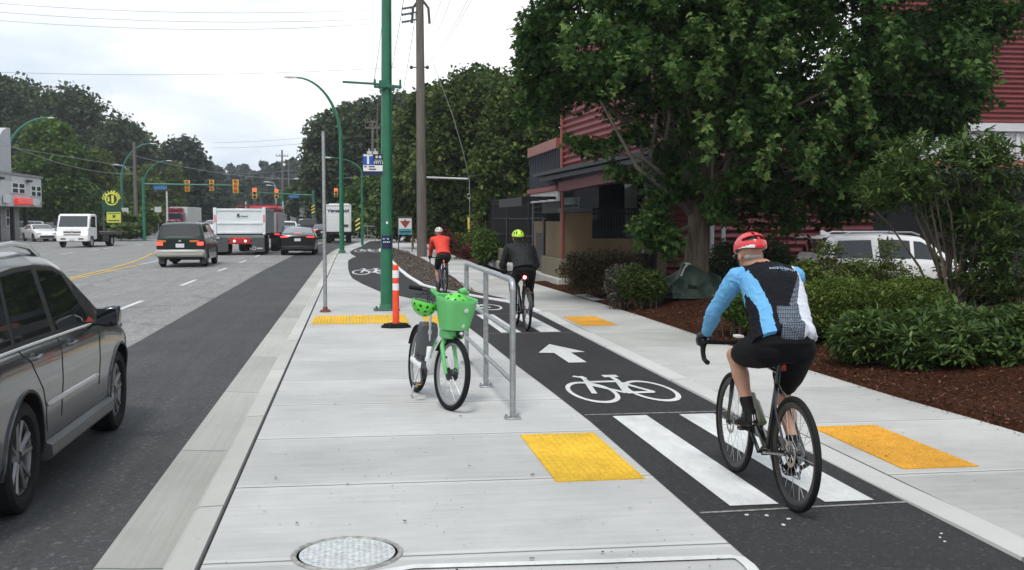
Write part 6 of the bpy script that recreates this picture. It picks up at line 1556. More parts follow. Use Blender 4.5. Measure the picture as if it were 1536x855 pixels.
# watering bag round the trunk
m_bag = mat('green_tarp_bag', (.014, .034, .021), .6, var=.3, scale=4, bump=.5, bscale=6)
Bg = thing('watering_bag', 'dark green slouching watering bag strapped round the foot of the maple', 'watering bag', (TREEB.x, TREEB.y, TREEB.z-.02))
rings = []; HB = .55
for i in range(15):
    t = i/14; z = HB*t; ring = []
    for j in range(48):
        a = 2*PI*j/48; rad = (.50*(1-t)**.6+.20)*(1+.10*abs(math.sin(a*2.5+t*2))-.05*abs(math.sin(a*5.5+3*t))+.07*abs(math.sin(a*8.5+t))*(1-t)); rad *= 1+.18*max(0, math.cos(a-3.6))*(1-t)
        if t < .1: rad *= .96
        ring.append((rad*math.cos(a), rad*math.sin(a)*.9, z*(1+.12*math.cos(a-3.6))+.02*math.sin(a*7)*t))
    rings.append([tuple(Vector(v)+Vector((v[0], v[1], 0)).normalized()*.22*mnoise.noise(Vector((v[0]*3.2, v[1]*3.2, v[2]*3.5+7)))+Vector((0, 0, .22*min(1, t*2)*mnoise.noise(Vector((v[0]*3, v[1]*3, 1)))))) for v in ring])
mb = MB(); mb.loft(rings); mb.build('bag', m_bag, Bg, ang=28)
mb = MB(); mb.tube([(-.42, -.40, .42), (-.36, -.42, .58), (-.26, -.36, .66), (-.2, -.3, .64)], .016); mb.ell((-.30, -.38, .66), (.05, .03, .02)); mb.build('strap', M['lgrey'], Bg)
# ---- pale building on the left
yl = 93.0
def XL(px, Y=yl): return AY(px, 340, Y).x
def ZL(py, Y=yl, px=40): return AY(px, py, Y).z
Lb = thing('pale_building', 'pale two-storey shop building with red sign and curved grey fin at the far left', 'building', (0, 0, 0))
x1 = XL(65); zt0 = ZL(258, px=60)
mb = MB(); mb.bb(x1-14, x1, yl, yl+12, ZL(308), zt0); mb.build('upper_wall', mat('pale_grey_cladding', (.58, .58, .59), .7, var=.06, scale=.5), Lb)
mb = MB(); mb.bb(x1-14, x1-.8, yl+1.2, yl+12, GZ, ZL(308)); mb.build('ground_floor_wall', mat('pale_brick', (.42, .42, .41), .8, var=.15, scale=3), Lb)
mb = MB(); mb.bb(x1-14.1, x1+.1, yl-.12, yl+.1, zt0, zt0+.2); mb.build('roof_trim', M['mgrey'], Lb)
fin = [(x1-7, zt0-.5), (x1-2.45, zt0-.5), (x1-2.45, ZL(183)), (x1-2.7, ZL(184)), (x1-3.0, ZL(190)), (x1-3.3, ZL(202)), (x1-3.7, ZL(218)), (x1-7, ZL(232))]
mb = MB(); mb.prism(fin, yl-.04, yl+.5, 'XZ'); mb.build('fin', mat('fin_grey', (.42, .43, .45), .6, var=.05, scale=1), Lb, smooth=False)
def lwin(px0, px1, py0, py1, yy=yl, nx=2, nz=2):
    a0, a1, b0, b1 = XL(px0, yy), XL(px1, yy), ZL(py1, yy), ZL(py0, yy)
    mb = MB(); mb.bb(a0, a1, yy-.10, yy-.003, b0, b1); f_ = mb.build('window', M['white'], Lb)
    for i in range(nx):
        for k in range(nz):
            w2, h2 = (a1-a0)/nx, (b1-b0)/nz; mb = MB(); mb.bb(a0+i*w2+.07, a0+(i+1)*w2-.07, yy-.112, yy-.102, b0+k*h2+.06, b0+(k+1)*h2-.06); mb.build('pane', M['glass2'], f_)
lwin(17, 37, 270, 287); lwin(46, 63, 272, 290)
for a0, a1 in ((0, 7), (17, 26), (34, 47)): lwin(a0, a1, 312, 340, yl+1.2, 2, 2)
for px in (8, 28, 48): rbox(Lb, 'column', blackm, XL(px, yl+.4)-.06, XL(px, yl+.4)+.06, yl+.3, yl+.6, GZ, ZL(309), .004)
mb = MB(); mb.bb(XL(21), XL(44), yl-.35, yl-.1, ZL(304), ZL(295)); sg = mb.build('shop_sign', mat('red_sign_face', (.65, .02, .02), .4, var=.1, scale=5, emit=(1, .04, .03), estr=.4), Lb)
mb = MB()
for k in range(6): mb.tube([(XL(23.4+k*3.5)+.09*math.cos(a), yl-.36, ZL(299.6)+.13*math.sin(a)) for a in np.linspace(0, 2*PI, 10, endpoint=False)], .03, closed=True, n=4)
mb.build('sign_lettering', mat('pink_letter', (.8, .35, .3), .5, var=.1), sg)
mb = MB(); mb.lathe([(.001, -.28), (.36, -.28), (.36, -.12), (.001, -.12)], c=(XL(51), yl, ZL(300)), axis='Y', n=20); mb.build('round_sign', M['sign_white'], Lb)
mb = MB(); mb.bb(XL(54), XL(64), yl-.25, yl-.1, ZL(302.5), ZL(299)); 
mb.build('shop_sign', mat('dull_gold_sign', (.25, .22, .06), .5, var=.4, scale=6), Lb)
mb = MB(); mb.bb(XL(4), XL(12), yl-.3, yl-.1, ZL(303), ZL(291)); mb.build('shop_sign', M['sign_white'], Lb)
for px in (1, 42): 
    mb = MB(); mb.box((XL(px), yl-.2, ZL(265)), (.3, .35, .22), bev=.05); mb.build('wall_lamp', M['black'], Lb)
bpy.context.view_layer.update()
def turn(o):
    for v in o.data.vertices: X, Y, Z = v.co; v.co = (-29.6-(Y-yl), 108.4-(x1-X)*3.72, Z)
    o.data.update()
    for c_ in o.children: turn(c_)
for c_ in list(Lb.children): turn(c_)
# dollar sign on a post
yd = 98.0; SX = lambda px: AY(px, 320, yd).x; SZ = lambda py: AY(165, py, yd).z
Ds = thing('pole_sign', 'dark green board with a yellow ringed dollar one over a smaller yellow board, left', 'sign', (SX(167), yd, GZ))
o_ = Vector((SX(167), yd, GZ))
def rel_build(mb, nm, mt, T, o_): 
    mb.V = [tuple(Vector(v)-o_) for v in mb.V]; return mb.build(nm, mt, T)
mb = MB(); mb.bb(SX(153), SX(180.5), yd, yd+.3, SZ(317), SZ(286)); rel_build(mb, 'board', mat('deep_green_sign', (.006, .06, .03), .4, var=.05), Ds, o_)
mb = MB(); mb.bb(SX(160), SX(181), yd-.02, yd+.25, SZ(334), SZ(318)); rel_build(mb, 'lower_board', mat('yellow_board', (.62, .66, .08), .5, var=.05), Ds, o_)
mb = MB(); mb.bb(SX(162), SX(179), yd-.04, yd-.021, SZ(331.5), SZ(330)); mb.bb(SX(161), SX(180), yd-.04, yd-.021, SZ(320.5), SZ(319.6)); mb.bb(SX(169), SX(173), yd-.04, yd-.021, SZ(326.5), SZ(322.5)); rel_build(mb, 'board_print', M['dgrey'], Ds, o_)
yel = mat('sign_yellow', (.75, .72, .08), .45, var=.05)
cxr, czr = SX(168), SZ(299); rr_ = (SX(177)-SX(159))/2
mb = MB(); mb.tube([(cxr+rr_*math.cos(a), yd-.03, czr+rr_*math.sin(a)) for a in np.linspace(0, 2*PI, 40, endpoint=False)], .055, closed=True, n=5); rel_build(mb, 'ring', yel, Ds, o_)
text_obj('1', .95, yel, Ds, Vector((cxr+.08, yd-.03, czr-.02))-o_, (PI/2, 0, 0), bold=.03, sx=1.3)
text_obj('$', .5, yel, Ds, Vector((cxr-.28, yd-.03, czr+.02))-o_, (PI/2, 0, 0), bold=.015)
for i, ch in enumerate('DOLLARAMA'):
    a = R(170-i*20); text_obj(ch, .36, yel, Ds, Vector((cxr+rr_*1.28*math.cos(a), yd-.03, czr+rr_*1.28*math.sin(a)))-o_, (PI/2, 0, 0), bold=.014).rotation_euler = (PI/2, -(a-PI/2), 0)
mb = MB(); mb.bb(SX(154), SX(156), yd+.05, yd+.25, GZ, SZ(317)); mb.bb(SX(180), SX(181.5), yd+.05, yd+.25, GZ, SZ(288)); rel_build(mb, 'post', M['dgrey'], Ds, o_)
# ---- white building beyond the junction
yb = 150.0; BX = lambda px: AY(px, 330, yb).x; BZ = lambda py: AY(480, py, yb).z
Wb = thing('white_building', 'white shop box with black window above a yellow base, beyond the queue', 'building', (0, 0, 0))
mb = MB(); mb.bb(BX(449), BX(500), yb, yb+14, BZ(325), BZ(308)); mb.build('upper_wall', M['white'], Wb)
mb = MB(); mb.bb(BX(456), BX(500), yb+1, yb+12, GZ, BZ(325)); mb.build('base_wall', mat('ochre_wall', (.38, .26, .10), .8, var=.3, scale=.8), Wb)
mb = MB(); mb.bb(BX(460), BX(465), yb-.1, yb-.003, BZ(320), BZ(311)); mb.build('window', M['glass'], Wb)
mb = MB(); mb.bb(BX(479), BX(485), yb-.12, yb-.003, BZ(321), BZ(309)); mb.build('blue_sign', mat('pale_blue_sign', (.12, .2, .4), .5, var=.2, scale=4), Wb)
mb = MB(); mb.prism([(BX(425), GZ), (BX(447), GZ), (BX(447), BZ(328)), (BX(425), BZ(320))], yb-6, yb-2, 'XZ'); tag(mb.build('grey_shed', mat('grey_metal_wall', (.2, .21, .22), .6, var=.1), smooth=False), 'dark grey sloping shed wall left of the white shop box', 'shed')

# ================================================================ STREET FURNITURE
def pole_thing(nm, label, cat, base, H_, r0, r1, m, group=None, n=14, part='pole', bplate=True, lean=(0, 0)):
    T = thing(nm, label, cat, base, 0, group); mb = MB(); mb.tube([(0, 0, 0), (lean[0]*.5, lean[1]*.5, H_*.5), (lean[0], lean[1], H_)], [r0, (r0+r1)/2, r1], n=n); mb.build(part, m, T)
    if bplate:
        mb = MB(); mb.bb(-r0*2.1, r0*2.1, -r0*2.1, r0*2.1, .0, .025, bev=.004)
        for sx in (-1, 1):
            for sy in (-1, 1): mb.lathe([(.02, .02), (.02, .06), (.001, .062)], c=(sx*r0*1.6, sy*r0*1.6, 0), n=6)
        mb.build('base_plate', M['galv'] if m is not M['green'] else mat('green_grey_plate', (.06, .1, .08), .6, var=.2), T)
    return T
gb = G(580, 465)
Pg = pole_thing('green_pole', 'thick green steel pole carrying the blue bus stop sign beside the orange post', 'pole', gb, 9.0, .118, .082, M['green'], lean=(.06, 0))
mb = MB(); mb.tube([(0, 0, 0), (0, 0, .12)], [.15, .125], n=16); mb.build('collar', M['green'], Pg)
def PR(px, py, base, dd=0): 
    p = D(px, py, ray_depth(base)+dd); return p-base
def ray_depth(p): return p.x*math.sin(YAW)+p.y*math.cos(YAW)
for py in (250, 240, 258.5, 320, 333): 
    mb = MB(); z = D(585, py, ray_depth(gb)).z; rr_ = .104-.036*z/9+.006; mb.lathe([(rr_-.01, z-.012), (rr_, z-.012), (rr_, z+.012), (rr_-.01, z+.012)], c=(.06*z/9, 0, 0), n=18, closed=True)
    mb.build('band', M['galv'] if py < 300 else M['black'], Pg)
mb = MB(); z = D(585, 127, ray_depth(gb)).z; dx = lambda px: D(px, 127, ray_depth(gb)).x-gb.x
mb.tube([(dx(514), -.15, z+.02), (dx(560), -.15, z-.005), (dx(600), -.15, z-.05)], .022, n=6)
mb.tube([(dx(562), -.15, z-.06), (dx(602), -.15, z-.06)], .025, n=6); mb.tube([(dx(562), -.15, z-.08), (dx(562), -.15, z+.08)], .02, n=6); mb.tube([(dx(600), -.15, z-.06), (dx(600), -.15, z+.08)], .02, n=6)
mb.tube([(dx(566), -.15, z-.06), (dx(580), -.05, z-.18)], .015, n=6); mb.box((dx(576), -.13, z), (.2, .1, .12)); mb.build('wire_bracket', M['green_far'], Pg)
mb = MB(); z = D(585, 366, ray_depth(gb)).z; rq = .1225
mb.grid(lambda u, v: (rq*math.sin(-.95+1.75*u)+.01, -rq*math.cos(-.95+1.75*u), z-.085+.25*v), 12, 2); mb.build('notice_wrap', M['navy'], Pg, fix=False)

mb = MB(); 
for k in range(4): mb.box((-.05+k*.035, -.1285, z+.04), (.026, .001, .018))
for k in range(2): mb.box((-.05+k*.08, -.1285, z+.1), (.04, .001, .014))
mb.build('notice_print', M['sign_white'], Pg)
mb = MB(); z = D(585, 334, ray_depth(gb)).z; mb.box((.015, -.108, z), (.035, .004, .045)); mb.build('sticker', M['sign_white'], Pg)
# bus stop sign hung on it
def SP(px, py): return D(px, py, ray_depth(gb)-.02)
a, b_ = SP(544.5, 231.5), SP(576, 263)
Sg = thing('bus_stop_sign', 'blue and navy bus stop sign with a white T fixed to the green pole', 'sign', (gb.x, gb.y-.05, a.z), 0); o_ = Vector((gb.x, gb.y-.05, a.z))
mb = MB(); xm = a.x+(b_.x-a.x)*.47; zm = SP(560, 248).z; zm2 = SP(560, 257).z; Y_ = gb.y
mb.bb(a.x, xm, Y_-.07, Y_-.05, zm, a.z); rel_build(mb, 'blue_panel', M['blue_sign'], Sg, o_)
mb = MB(); mb.bb(xm+.002, b_.x, Y_-.07, Y_-.05, zm, a.z); mb.bb(a.x, b_.x, Y_-.07, Y_-.05, b_.z, zm2-.002); rel_build(mb, 'navy_panel', M['navy'], Sg, o_)
mb = MB(); mb.bb(a.x, b_.x, Y_-.071, Y_-.05, zm2, zm-.002); rel_build(mb, 'white_panel', M['sign_white'], Sg, o_)
mb = MB(); mb.bb(b_.x, b_.x+.045, Y_-.08, Y_-.03, b_.z-.02, a.z+.0); rel_build(mb, 'side_bracket', M['galv'], Sg, o_)
mb = MB()
for px in (554, 563): p = SP(px, 229); mb.bb(p.x-.045, p.x+.045, Y_-.09, Y_-.04, p.z-.035, p.z+.02); mb.tube([(p.x, Y_-.065, p.z+.02), (p.x-.01, Y_-.065, p.z+.07)], .012)
rel_build(mb, 'top_clamp', M['lgrey'], Sg, o_)
text_obj('T', .25, M['sign_white'], Sg, Vector(((a.x+xm)/2, Y_-.074, (a.z+zm)/2-.005))-o_, (PI/2, 0, 0), bold=.006, sx=1.1)
text_obj('59711', .075, M['sign_white'], Sg, Vector(((xm+b_.x)/2, Y_-.074, zm+.045))-o_, (PI/2, 0, 0), bold=.001)
text_obj('bus stop', .04, M['sign_white'], Sg, Vector(((xm+b_.x)/2, Y_-.074, zm+.095))-o_, (PI/2, 0, 0), bold=0)
for s_ in (-1, 1):
    mb = MB(); mb.lathe([(.001, -.078), (.026, -.078), (.026, -.07), (.001, -.07)], c=((xm+b_.x)/2+s_*.032, Y_, zm+.155), axis='Y', n=16); rel_build(mb, 'pictogram', M['lgrey'], Sg, o_)
mb = MB(); 
for k, (u0, u1, vz) in enumerate(((.05, .17, .78), (.27, .55, .78), (.27, .62, .35))): mb.bb(a.x+(b_.x-a.x)*u0, a.x+(b_.x-a.x)*u1, Y_-.076, Y_-.0715, zm2+(zm-zm2)*vz-.015, zm2+(zm-zm2)*vz+.008)
rel_build(mb, 'route_print', M['dgrey'], Sg, o_)
# thin grey post
tb_ = G(488, 468); Ht = D(489.5, 197, ray_depth(tb_)).z
Pt = pole_thing('grey_post', 'thin bare galvanised post standing at the kerb by the yellow row', 'post', tb_, Ht, .036, .032, M['galv'], bplate=False)
mb = MB(); mb.lathe([(.11, 0), (.10, .02), (.05, .03), (.045, .09), (.038, .10)], n=12)
for k in range(4): mb.lathe([(.014, .02), (.014, .05)], c=(.08*math.cos(k*PI/2+.5), .08*math.sin(k*PI/2+.5), 0), n=6)
mb.build('rusty_foot', mat('rusty_iron', (.16, .06, .045), .8, var=.4, scale=30), Pt)
# curved lamp posts
def lamp_post(label, base, H_, armx, armz, m, r0=.11, grp='street lamps', scale=1, arm_y=0, bp_=True, lh=.55):
    T = thing('street_lamp', label, 'street lamp', base, 0, grp); pts = []; Hs = H_-armz
    for k in range(9): t = k/8; pts.append((0, 0, Hs*t))
    for k in range(1, 13):
        a = PI/2*k/12; pts.append((armx*(1-math.cos(a))*.93, arm_y*(1-math.cos(a)), Hs+armz*math.sin(a)))
    L_ = len(pts); mb = MB(); mb.tube(pts, [r0*(1-.68*i/(L_-1)) for i in range(L_)], n=12); mb.build('pole', m, T)
    s_ = 1 if armx > 0 else -1
    mb = MB(); e = pts[-1]; mb.loft([[(e[0]+s_*u, e[1]+w_*c1, e[2]+h_*c2) for c1, c2 in ((-1, -.5), (1, -.5), (1, .3), (.5, .8), (-.5, .8), (-1, .3))] for u, w_, h_ in ((-.05, .05, .05), (.1, .10, .07), (lh*.6, .15, .08), (lh, .09, .05))]); mb.build('lamp_head', M['lgrey'], T)
    if bp_:
        mb = MB(); mb.bb(-.3, .3, -.3, .3, -.12, .03); mb.build('footing', M['concrete'], T); mb = MB(); mb.lathe([(r0*1.5, .03), (r0*1.45, .12), (r0*1.1, .16)], n=12); mb.build('base_collar', m, T)
    return T
lb = G(513, 381); dl = ray_depth(lb); top = D(424, 118, dl); lamp_post('tall green lamp with a long curved arm over the road, nearest to the camera', Vector((lb.x, lb.y, .02)), top.z, top.x-lb.x-.1+.6, 3.1, M['green'], .125)
for label, bx, by, d, tx, ty, az, r0 in (('green lamp arching over the pale building on the far left', 14, 356, 98, 74, 176, 3.8, .22), ('green lamp with arched arm beside the round dollar sign', 184, 346, 104, 228, 215, 3.6, .17), ('green lamp arching behind the junction street sign', 216, 338, 122, 252, 241, 3.2, .16),
                                         ('small far lamp with arm to the left, above the junction sign at the centre', 470, 335, 150, 455, 276, 1.6, .12), ('green lamp behind the thin grey post with arm to the left', 509.8, 340, 150, 478, 245, 1.5, .1), ('second green pole lamp with short arm left of the bus stop sign', 543.5, 368, 70, 492, 237, 1.0, .085)):
    b0 = D(bx, by, d); b0.z = GZ if d > 75 else 0.01; t0 = D(tx, ty, d)
    lamp_post(label, b0, t0.z-b0.z, t0.x-b0.x, az, M['green_far'] if d > 75 else M['green'], r0, bp_=False)
# chevron post near the third pole
cb = D(537, 364, 80); cb.z = 0
Ch = thing('chevron_marker', 'yellow and black chevron marker board beside the third green pole', 'sign', cb)
mb = MB(); mb.tube([(0, 0, 0), (0, 0, 1.9)], .03); mb.build('post', M['galv'], Ch)
mb = MB(); mb.bb(-.18, .18, -.05, -.035, .75, 1.75); mb.build('board', M['black'], Ch)
mb = MB()
for k in range(3): z = .85+k*.32; mb.add([(-.17, -.056, z), (.17, -.056, z+.22), (.17, -.056, z+.34), (-.17, -.056, z+.12)], [(0, 1, 2, 3)])
mb.build('stripe', yel, Ch)
Ch2 = copy_tree(Ch, None, D(470, 350, 112), None, 'smaller chevron board high on a pole left of the box truck'); Ch2.location.z = 1.4
# orange delineator
ob = G(594, 491)
Od = thing('delineator_post', 'orange post with two white bands on a black rubber base beside the green pole', 'post', ob)
mb = MB(); ang8 = [R(22.5+45*k) for k in range(8)]
mb.loft([[(.255*math.cos(a)*k, .2*math.sin(a)*k, z) for a in ang8] for k, z in ((1, 0), (1, .028), (.93, .032), (.86, .036), (.84, .058), (.6, .07))]); mb.build('rubber_base', M['tyre'], Od, smooth=False)
hd = D(594, 398, ray_depth(ob)).z
zs = [.06, .065, .12, hd*.62, hd*.80, hd*.82, hd*.965, hd]; rr_ = [.065, .06, .055, .052, .05, .05, .049, .047]
mb = MB(); mb.tube([(0, 0, z) for z in zs]+[(0, 0, hd+.01)], rr_+[.03], n=18); mb.build('post', M['orange'], Od)
for z0_, z1_ in ((hd*.60, hd*.71), (hd*.80, hd*.92)):
    mb = MB(); mb.tube([(0, 0, z0_), (0, 0, z1_)], .0535, n=18, caps=False); mb.build('reflective_band', M['reflect'], Od)
# galvanised railing
r1_, r2_, r3_ = G(769, 628), G(729, 580), G(700, 546); hr = D(771, 417, ray_depth(r1_)).z-.022
Rl = thing('bike_railing', 'galvanised three-post pipe railing between the sidewalk and the cycle lane', 'railing', r1_)
def rr3(p): return Vector(p)-r1_
for p in (r1_, r2_, r3_):
    q_ = rr3(p); mb = MB()
    if p is not r2_: pass
    mb.tube([q_, q_+Vector((0, 0, hr-(.08 if p is not r2_ else .02)))], .0265, n=14); ps = mb.build('post', M['galv'], Rl)
    mb = MB(); mb.bb(q_.x-.07, q_.x+.07, q_.y-.06, q_.y+.06, 0, .012, bev=.003)
    for sx in (-1, 1):
        for sy in (-1, 1): mb.lathe([(.011, .012), (.011, .032), (.004, .036)], c=(q_.x+sx*.052, q_.y+sy*.042, 0), n=6)
    mb.build('foot_plate', M['galv'], ps)
q1, q2, q3 = rr3(r1_), rr3(r2_), rr3(r3_); up = lambda h: Vector((0, 0, h))
mb = MB(); dd = (q3-q1).normalized(); mb.tube([q1+up(hr-.09), q1+up(hr-.04)+dd*.008, q1+up(hr-.012)+dd*.035, q1+up(hr)+dd*.08, q2+up(hr), q3+up(hr)-dd*.08, q3+up(hr-.012)-dd*.035, q3+up(hr-.04)-dd*.008, q3+up(hr-.09)], .0265, n=14); mb.build('top_rail', M['galv'], Rl)
zmid, zlow = D(768, 499, ray_depth(r1_)).z, D(768, 573, ray_depth(r1_)).z
for z in (zmid, zlow):
    mb = MB(); mb.tube([q1+up(z), q3+up(z)], .0215, n=12); mb.build('cross_rail', M['galv'], Rl)
# utility pole
ub = G(633, 385); du = ray_depth(ub)
Up = thing('utility_pole', 'tall weathered wooden utility pole beside the path behind the cyclist in red', 'utility pole', ub)
mb = MB(); tpz = D(629, -60, du); mb.tube([(0, 0, -.1), Vector((tpz.x-ub.x, 0, tpz.z))], [.235, .165], n=18); mb.build('pole', M['wood_pole'], Up)
mb = MB(); z = D(630, 5, du).z
for s_ in (-1, 1): mb.tube([(0, 0, z+.25), (s_*.35, 0, z-.2), (s_*.4, 0, z-.9)], .06, n=6)
for k, py in enumerate((13, 22, 33)): 
    p = D(604, py, du)-ub; mb.tube([p, Vector((0, 0, p.z+.15))], .035, n=6); 
    for q_ in range(4): mb.ell(p+Vector((.12*q_, 0, .02*q_)), (.05, .07, .07), n=8, k=5)
for q_ in (617, 641): p = D(q_, 101, du)-ub; mb.tube([p, Vector((0, 0, p.z))], .03, n=6); mb.ell(p, .09, n=8, k=5)
mb.build('insulator', M['dgrey'], Up)
# guy bracket and yellow guard
Gw = thing('guy_bracket', 'horizontal pale strut with a guy wire and yellow guard right of the utility pole', 'guy wire', ub)
mb = MB(); a = D(640, 266, du)-ub; b_ = D(704, 268.5, du)-ub; mb.tube([a, b_], .045, n=8); mb.build('strut', M['lgrey'], Gw)
gl = D(705, 381, du)-ub; gl.z = .05
mb = MB(); mb.tube([D(650, 95, du)-ub, D(678, 170, du)-ub, D(694, 225, du)-ub, b_], .012, n=5); mb.tube([b_, gl], .018, n=5); mb.build('cable', M['wire_pale'], Gw)
mb = MB(); mb.tube([Vector((b_.x, 0, D(705, 325, du).z)), gl], .06, n=8); mb.build('guard', mat('yellow_guard', (.62, .43, .03), .5, var=.1), Gw)
mb = MB(); p = D(704.5, 294, du)-ub; mb.bb(p.x-.06, p.x+.06, -.07, .07, p.z-.15, p.z+.12); mb.build('clamp', M['lgrey'], Gw)
yb_ = D(619, 360, 62); Yg = thing('bollard', 'yellow guard post beside the red triangle shop sign', 'bollard', (yb_.x, yb_.y, 0)); mb = MB(); mb.tube([(0, 0, 0), (0, 0, 1.7)], .07); mb.build('post', mat('ochre_yellow', (.5, .32, .04), .5, var=.15), Yg)
yb_ = D(729.5, 360, 46); Yg = thing('bollard', 'short yellow post in the planting left of the fence', 'bollard', (yb_.x, yb_.y, 0)); mb = MB(); mb.tube([(0, 0, 0), (0, 0, 1.7)], .05); mb.build('post', mat('ochre_yellow', (.5, .36, .04), .5, var=.15), Yg)
# triangle shop sign
ct = D(607, 345, 56); cx_ = lambda px: (D(px, 345, 56)-ct).x; cz_ = lambda py: D(607, py, 56).z
Ct = thing('shop_sign', 'white free-standing sign with a red inverted triangle and leaf shape, teal stripes below', 'sign', (ct.x, ct.y, 0))
mb = MB(); mb.bb(cx_(598), cx_(617.5), 0, .2, cz_(352), cz_(327.5)); mb.build('panel', M['sign_white'], Ct)
mb = MB(); mb.bb(cx_(598.5), cx_(617), -.01, -.003, cz_(352), cz_(343)); mb.build('teal_stripe', mat('teal_stripe', (.05, .28, .3), .5, var=.35, scale=2), Ct)
mb = MB(); mb.bb(cx_(598.5), cx_(617), -.02, -.011, cz_(348.5), cz_(346.8)); mb.build('dark_stripe', M['navy'], Ct)
rs = mat('sign_red', (.42, .02, .025), .5, var=.05)
mb = MB(); mb.prism([(cx_(600), cz_(331.5)), (cx_(615.5), cz_(331.5)), (cx_(607.8), cz_(341.8))][::-1], -.02, -.004, 'XZ'); mb.build('triangle', rs, Ct, smooth=False)
mb = MB(); mb.prism([(cx_(605.5), cz_(332)), (cx_(607.8), cz_(328.7)), (cx_(610.2), cz_(332))], -.024, -.005, 'XZ'); mb.bb(cx_(604), cx_(611.7), -.026, -.021, cz_(336.5), cz_(334.5)); mb.build('leaf', mat('sign_green', (.1, .12, .05), .5, var=0), Ct, smooth=False)
mb = MB(); mb.bb(cx_(597), cx_(598.5), .05, .15, 0, cz_(324)); mb.bb(cx_(617.5), cx_(619), .05, .15, 0, cz_(325)); mb.bb(cx_(598), cx_(618), 0, .18, cz_(327), cz_(324.5)); mb.build('frame', M['dgrey'], Ct)
# railings beyond the cycle lane
for k, (a_, b2) in enumerate((((546, 346), (563, 346)), ((563, 347), (600, 349)))):
    p0, p1 = D(*a_, 92), D(*b2, 84); T = thing('pipe_railing', ['far galvanised railing between the third green pole and the big pole', 'low dark railing at the end of the cycle lane'][k], 'railing', (p0.x, p0.y, 0)); v = Vector((p1.x-p0.x, p1.y-p0.y, 0))
    mb = MB()
    for q_ in range(4): mb.tube([v*q_/3, v*q_/3+Vector((0, 0, 1.15))], .035, n=6)
    mb.build('post', M['galv'] if k == 0 else M['dgrey'], T); mb = MB()
    for z in (.35, .75, 1.15): mb.tube([(0, 0, z), v+Vector((0, 0, z))], .03, n=6)
    mb.build('rail', M['galv'] if k == 0 else M['dgrey'], T)
# ---- signals on mast arms
def signal(px, py, hpx, d, label, lit=None, facing=True, nlens=3):
    c = D(px, py, d); h = hpx*d/FPX; T = thing('traffic_signal', label, 'traffic light', c, 0, 'traffic signals over the junction'); mb = MB(); w_ = h*.42
    mb.bb(-w_/2, w_/2, -.1, .15, -h/2, h/2, bev=.03); mb.build('housing', M['signal'], T)
    for k in range(nlens):
        z = h/2-h*(k+.5)/nlens; on = (k == lit)
        mb = MB(); mb.lathe([(.001, -.115), (w_*.30, -.115), (w_*.34, -.10)], c=(0, 0, z), axis='Y', n=12); mb.build('lens', M['red_glow'] if on else (M['black'] if facing else M['amber_lens']), T)
        mb = MB(); mb.grid(lambda u, v: (w_*.36*math.cos(PI*u), -.1-.22*v, z+w_*.36*math.sin(PI*u)), 8, 2); mb.build('visor', M['signal'], T, fix=False)
    return T
signal(281, 279, 17, 92, 'first yellow traffic signal from the left, seen from behind on the long green arm', None, False)
signal(317.5, 278, 16, 92, 'second yellow traffic signal on the long green arm', None, False)
signal(353.5, 279.5, 20, 92, 'largest yellow traffic signal, at the free end of the long arm', None, False)
signal(382, 290, 16, 120, 'red-lit signal hanging left of the short green arm', 0)
signal(415, 291, 14, 120, 'red-lit signal on the short green arm', 0)
signal(504, 289, 13, 120, 'signal half hidden behind the second green lamp post', 0)
def mast(label, base, d, arm_y, x_end, m, blue=None, tilt=0, text=None):
    b0 = D(*base, d); b0.z = GZ; T = thing('signal_mast', label, 'signal mast', b0, 0, 'signal masts'); z = D(base[0], arm_y, d).z-GZ; mb = MB(); mb.tube([(0, 0, 0), (0, 0, z+.6)], [.16, .12], n=10); mb.build('pole', m, T)
    xe = D(x_end, arm_y+tilt, d); mb = MB(); mb.tube([(0, 0, z), (xe.x-b0.x, 0, xe.z-GZ)], [.09, .05], n=8); mb.build('arm', m, T)
    if blue:
        p = D(*blue, d)-b0; mb = MB(); mb.bb(p.x-.55, p.x+.55, -.06, -.03, p.z-.16, p.z+.16, bev=.01); s_ = mb.build('street_sign', M['street_blue'], T)
        if text: text_obj(text, .24, M['sign_white'], s_, (p.x, -.065, p.z), (PI/2, 0, 0), bold=.004)
    return T
mast('green mast with a long arm reaching right over the road, blue street sign on it', (216, 335), 91, 276, 362, M['green_far'], (240, 281.5), 1.5)
mast('green mast beyond the queue with an arm reaching left', (470.5, 335), 119, 293, 385, M['green_far'], (441, 295), -4)
for px, py, d, H_, lb in ((424, 345, 140, 0, 'twin green posts below the short arm'), ):
    b0 = D(px, py, d); b0.z = GZ; T = thing('green_post', 'green post standing under the short signal arm', 'post', b0); mb = MB(); mb.tube([(0, 0, 0), (0, 0, D(px, 285, d).z)], .2, n=8); mb.build('pole', M['green_far'], T)
# far wooden and steel poles with cross arms
def upole(px, bpy, tpy, d, r0, label, m=None, arms=(), nm='utility_pole', extra=None, grp='far utility poles'):
    b0 = D(px, bpy, d); b0.z = GZ; T = thing(nm, label, 'utility pole', b0, 0, grp); top = D(px, tpy, d); mb = MB(); mb.tube([(0, 0, 0), (0, 0, top.z-GZ)], [r0, r0*.7], n=8); mb.build('pole', m or M['wood_pole'], T)
    if arms:
        mb = MB()
        for py, w_ in arms:
            z = D(px, py, d).z-GZ; k = w_*d/FPX; mb.bb(-k, k, -.08, .08, z-.08, z+.08)
            for s_ in (-1, -.4, .4, 1): mb.tube([(s_*k*.95, 0, z+.08), (s_*k*.95, 0, z+.4)], .05, n=5)
        mb.build('cross_arm', m or M['wood_pole'], T)
    return T
upole(204, 340, 213, 100, .2, 'dark wooden utility pole between the two green lamps on the left')
up2 = upole(473.5, 345, 215, 128, .2, 'grey wooden pole with a transformer can left of the thin post')
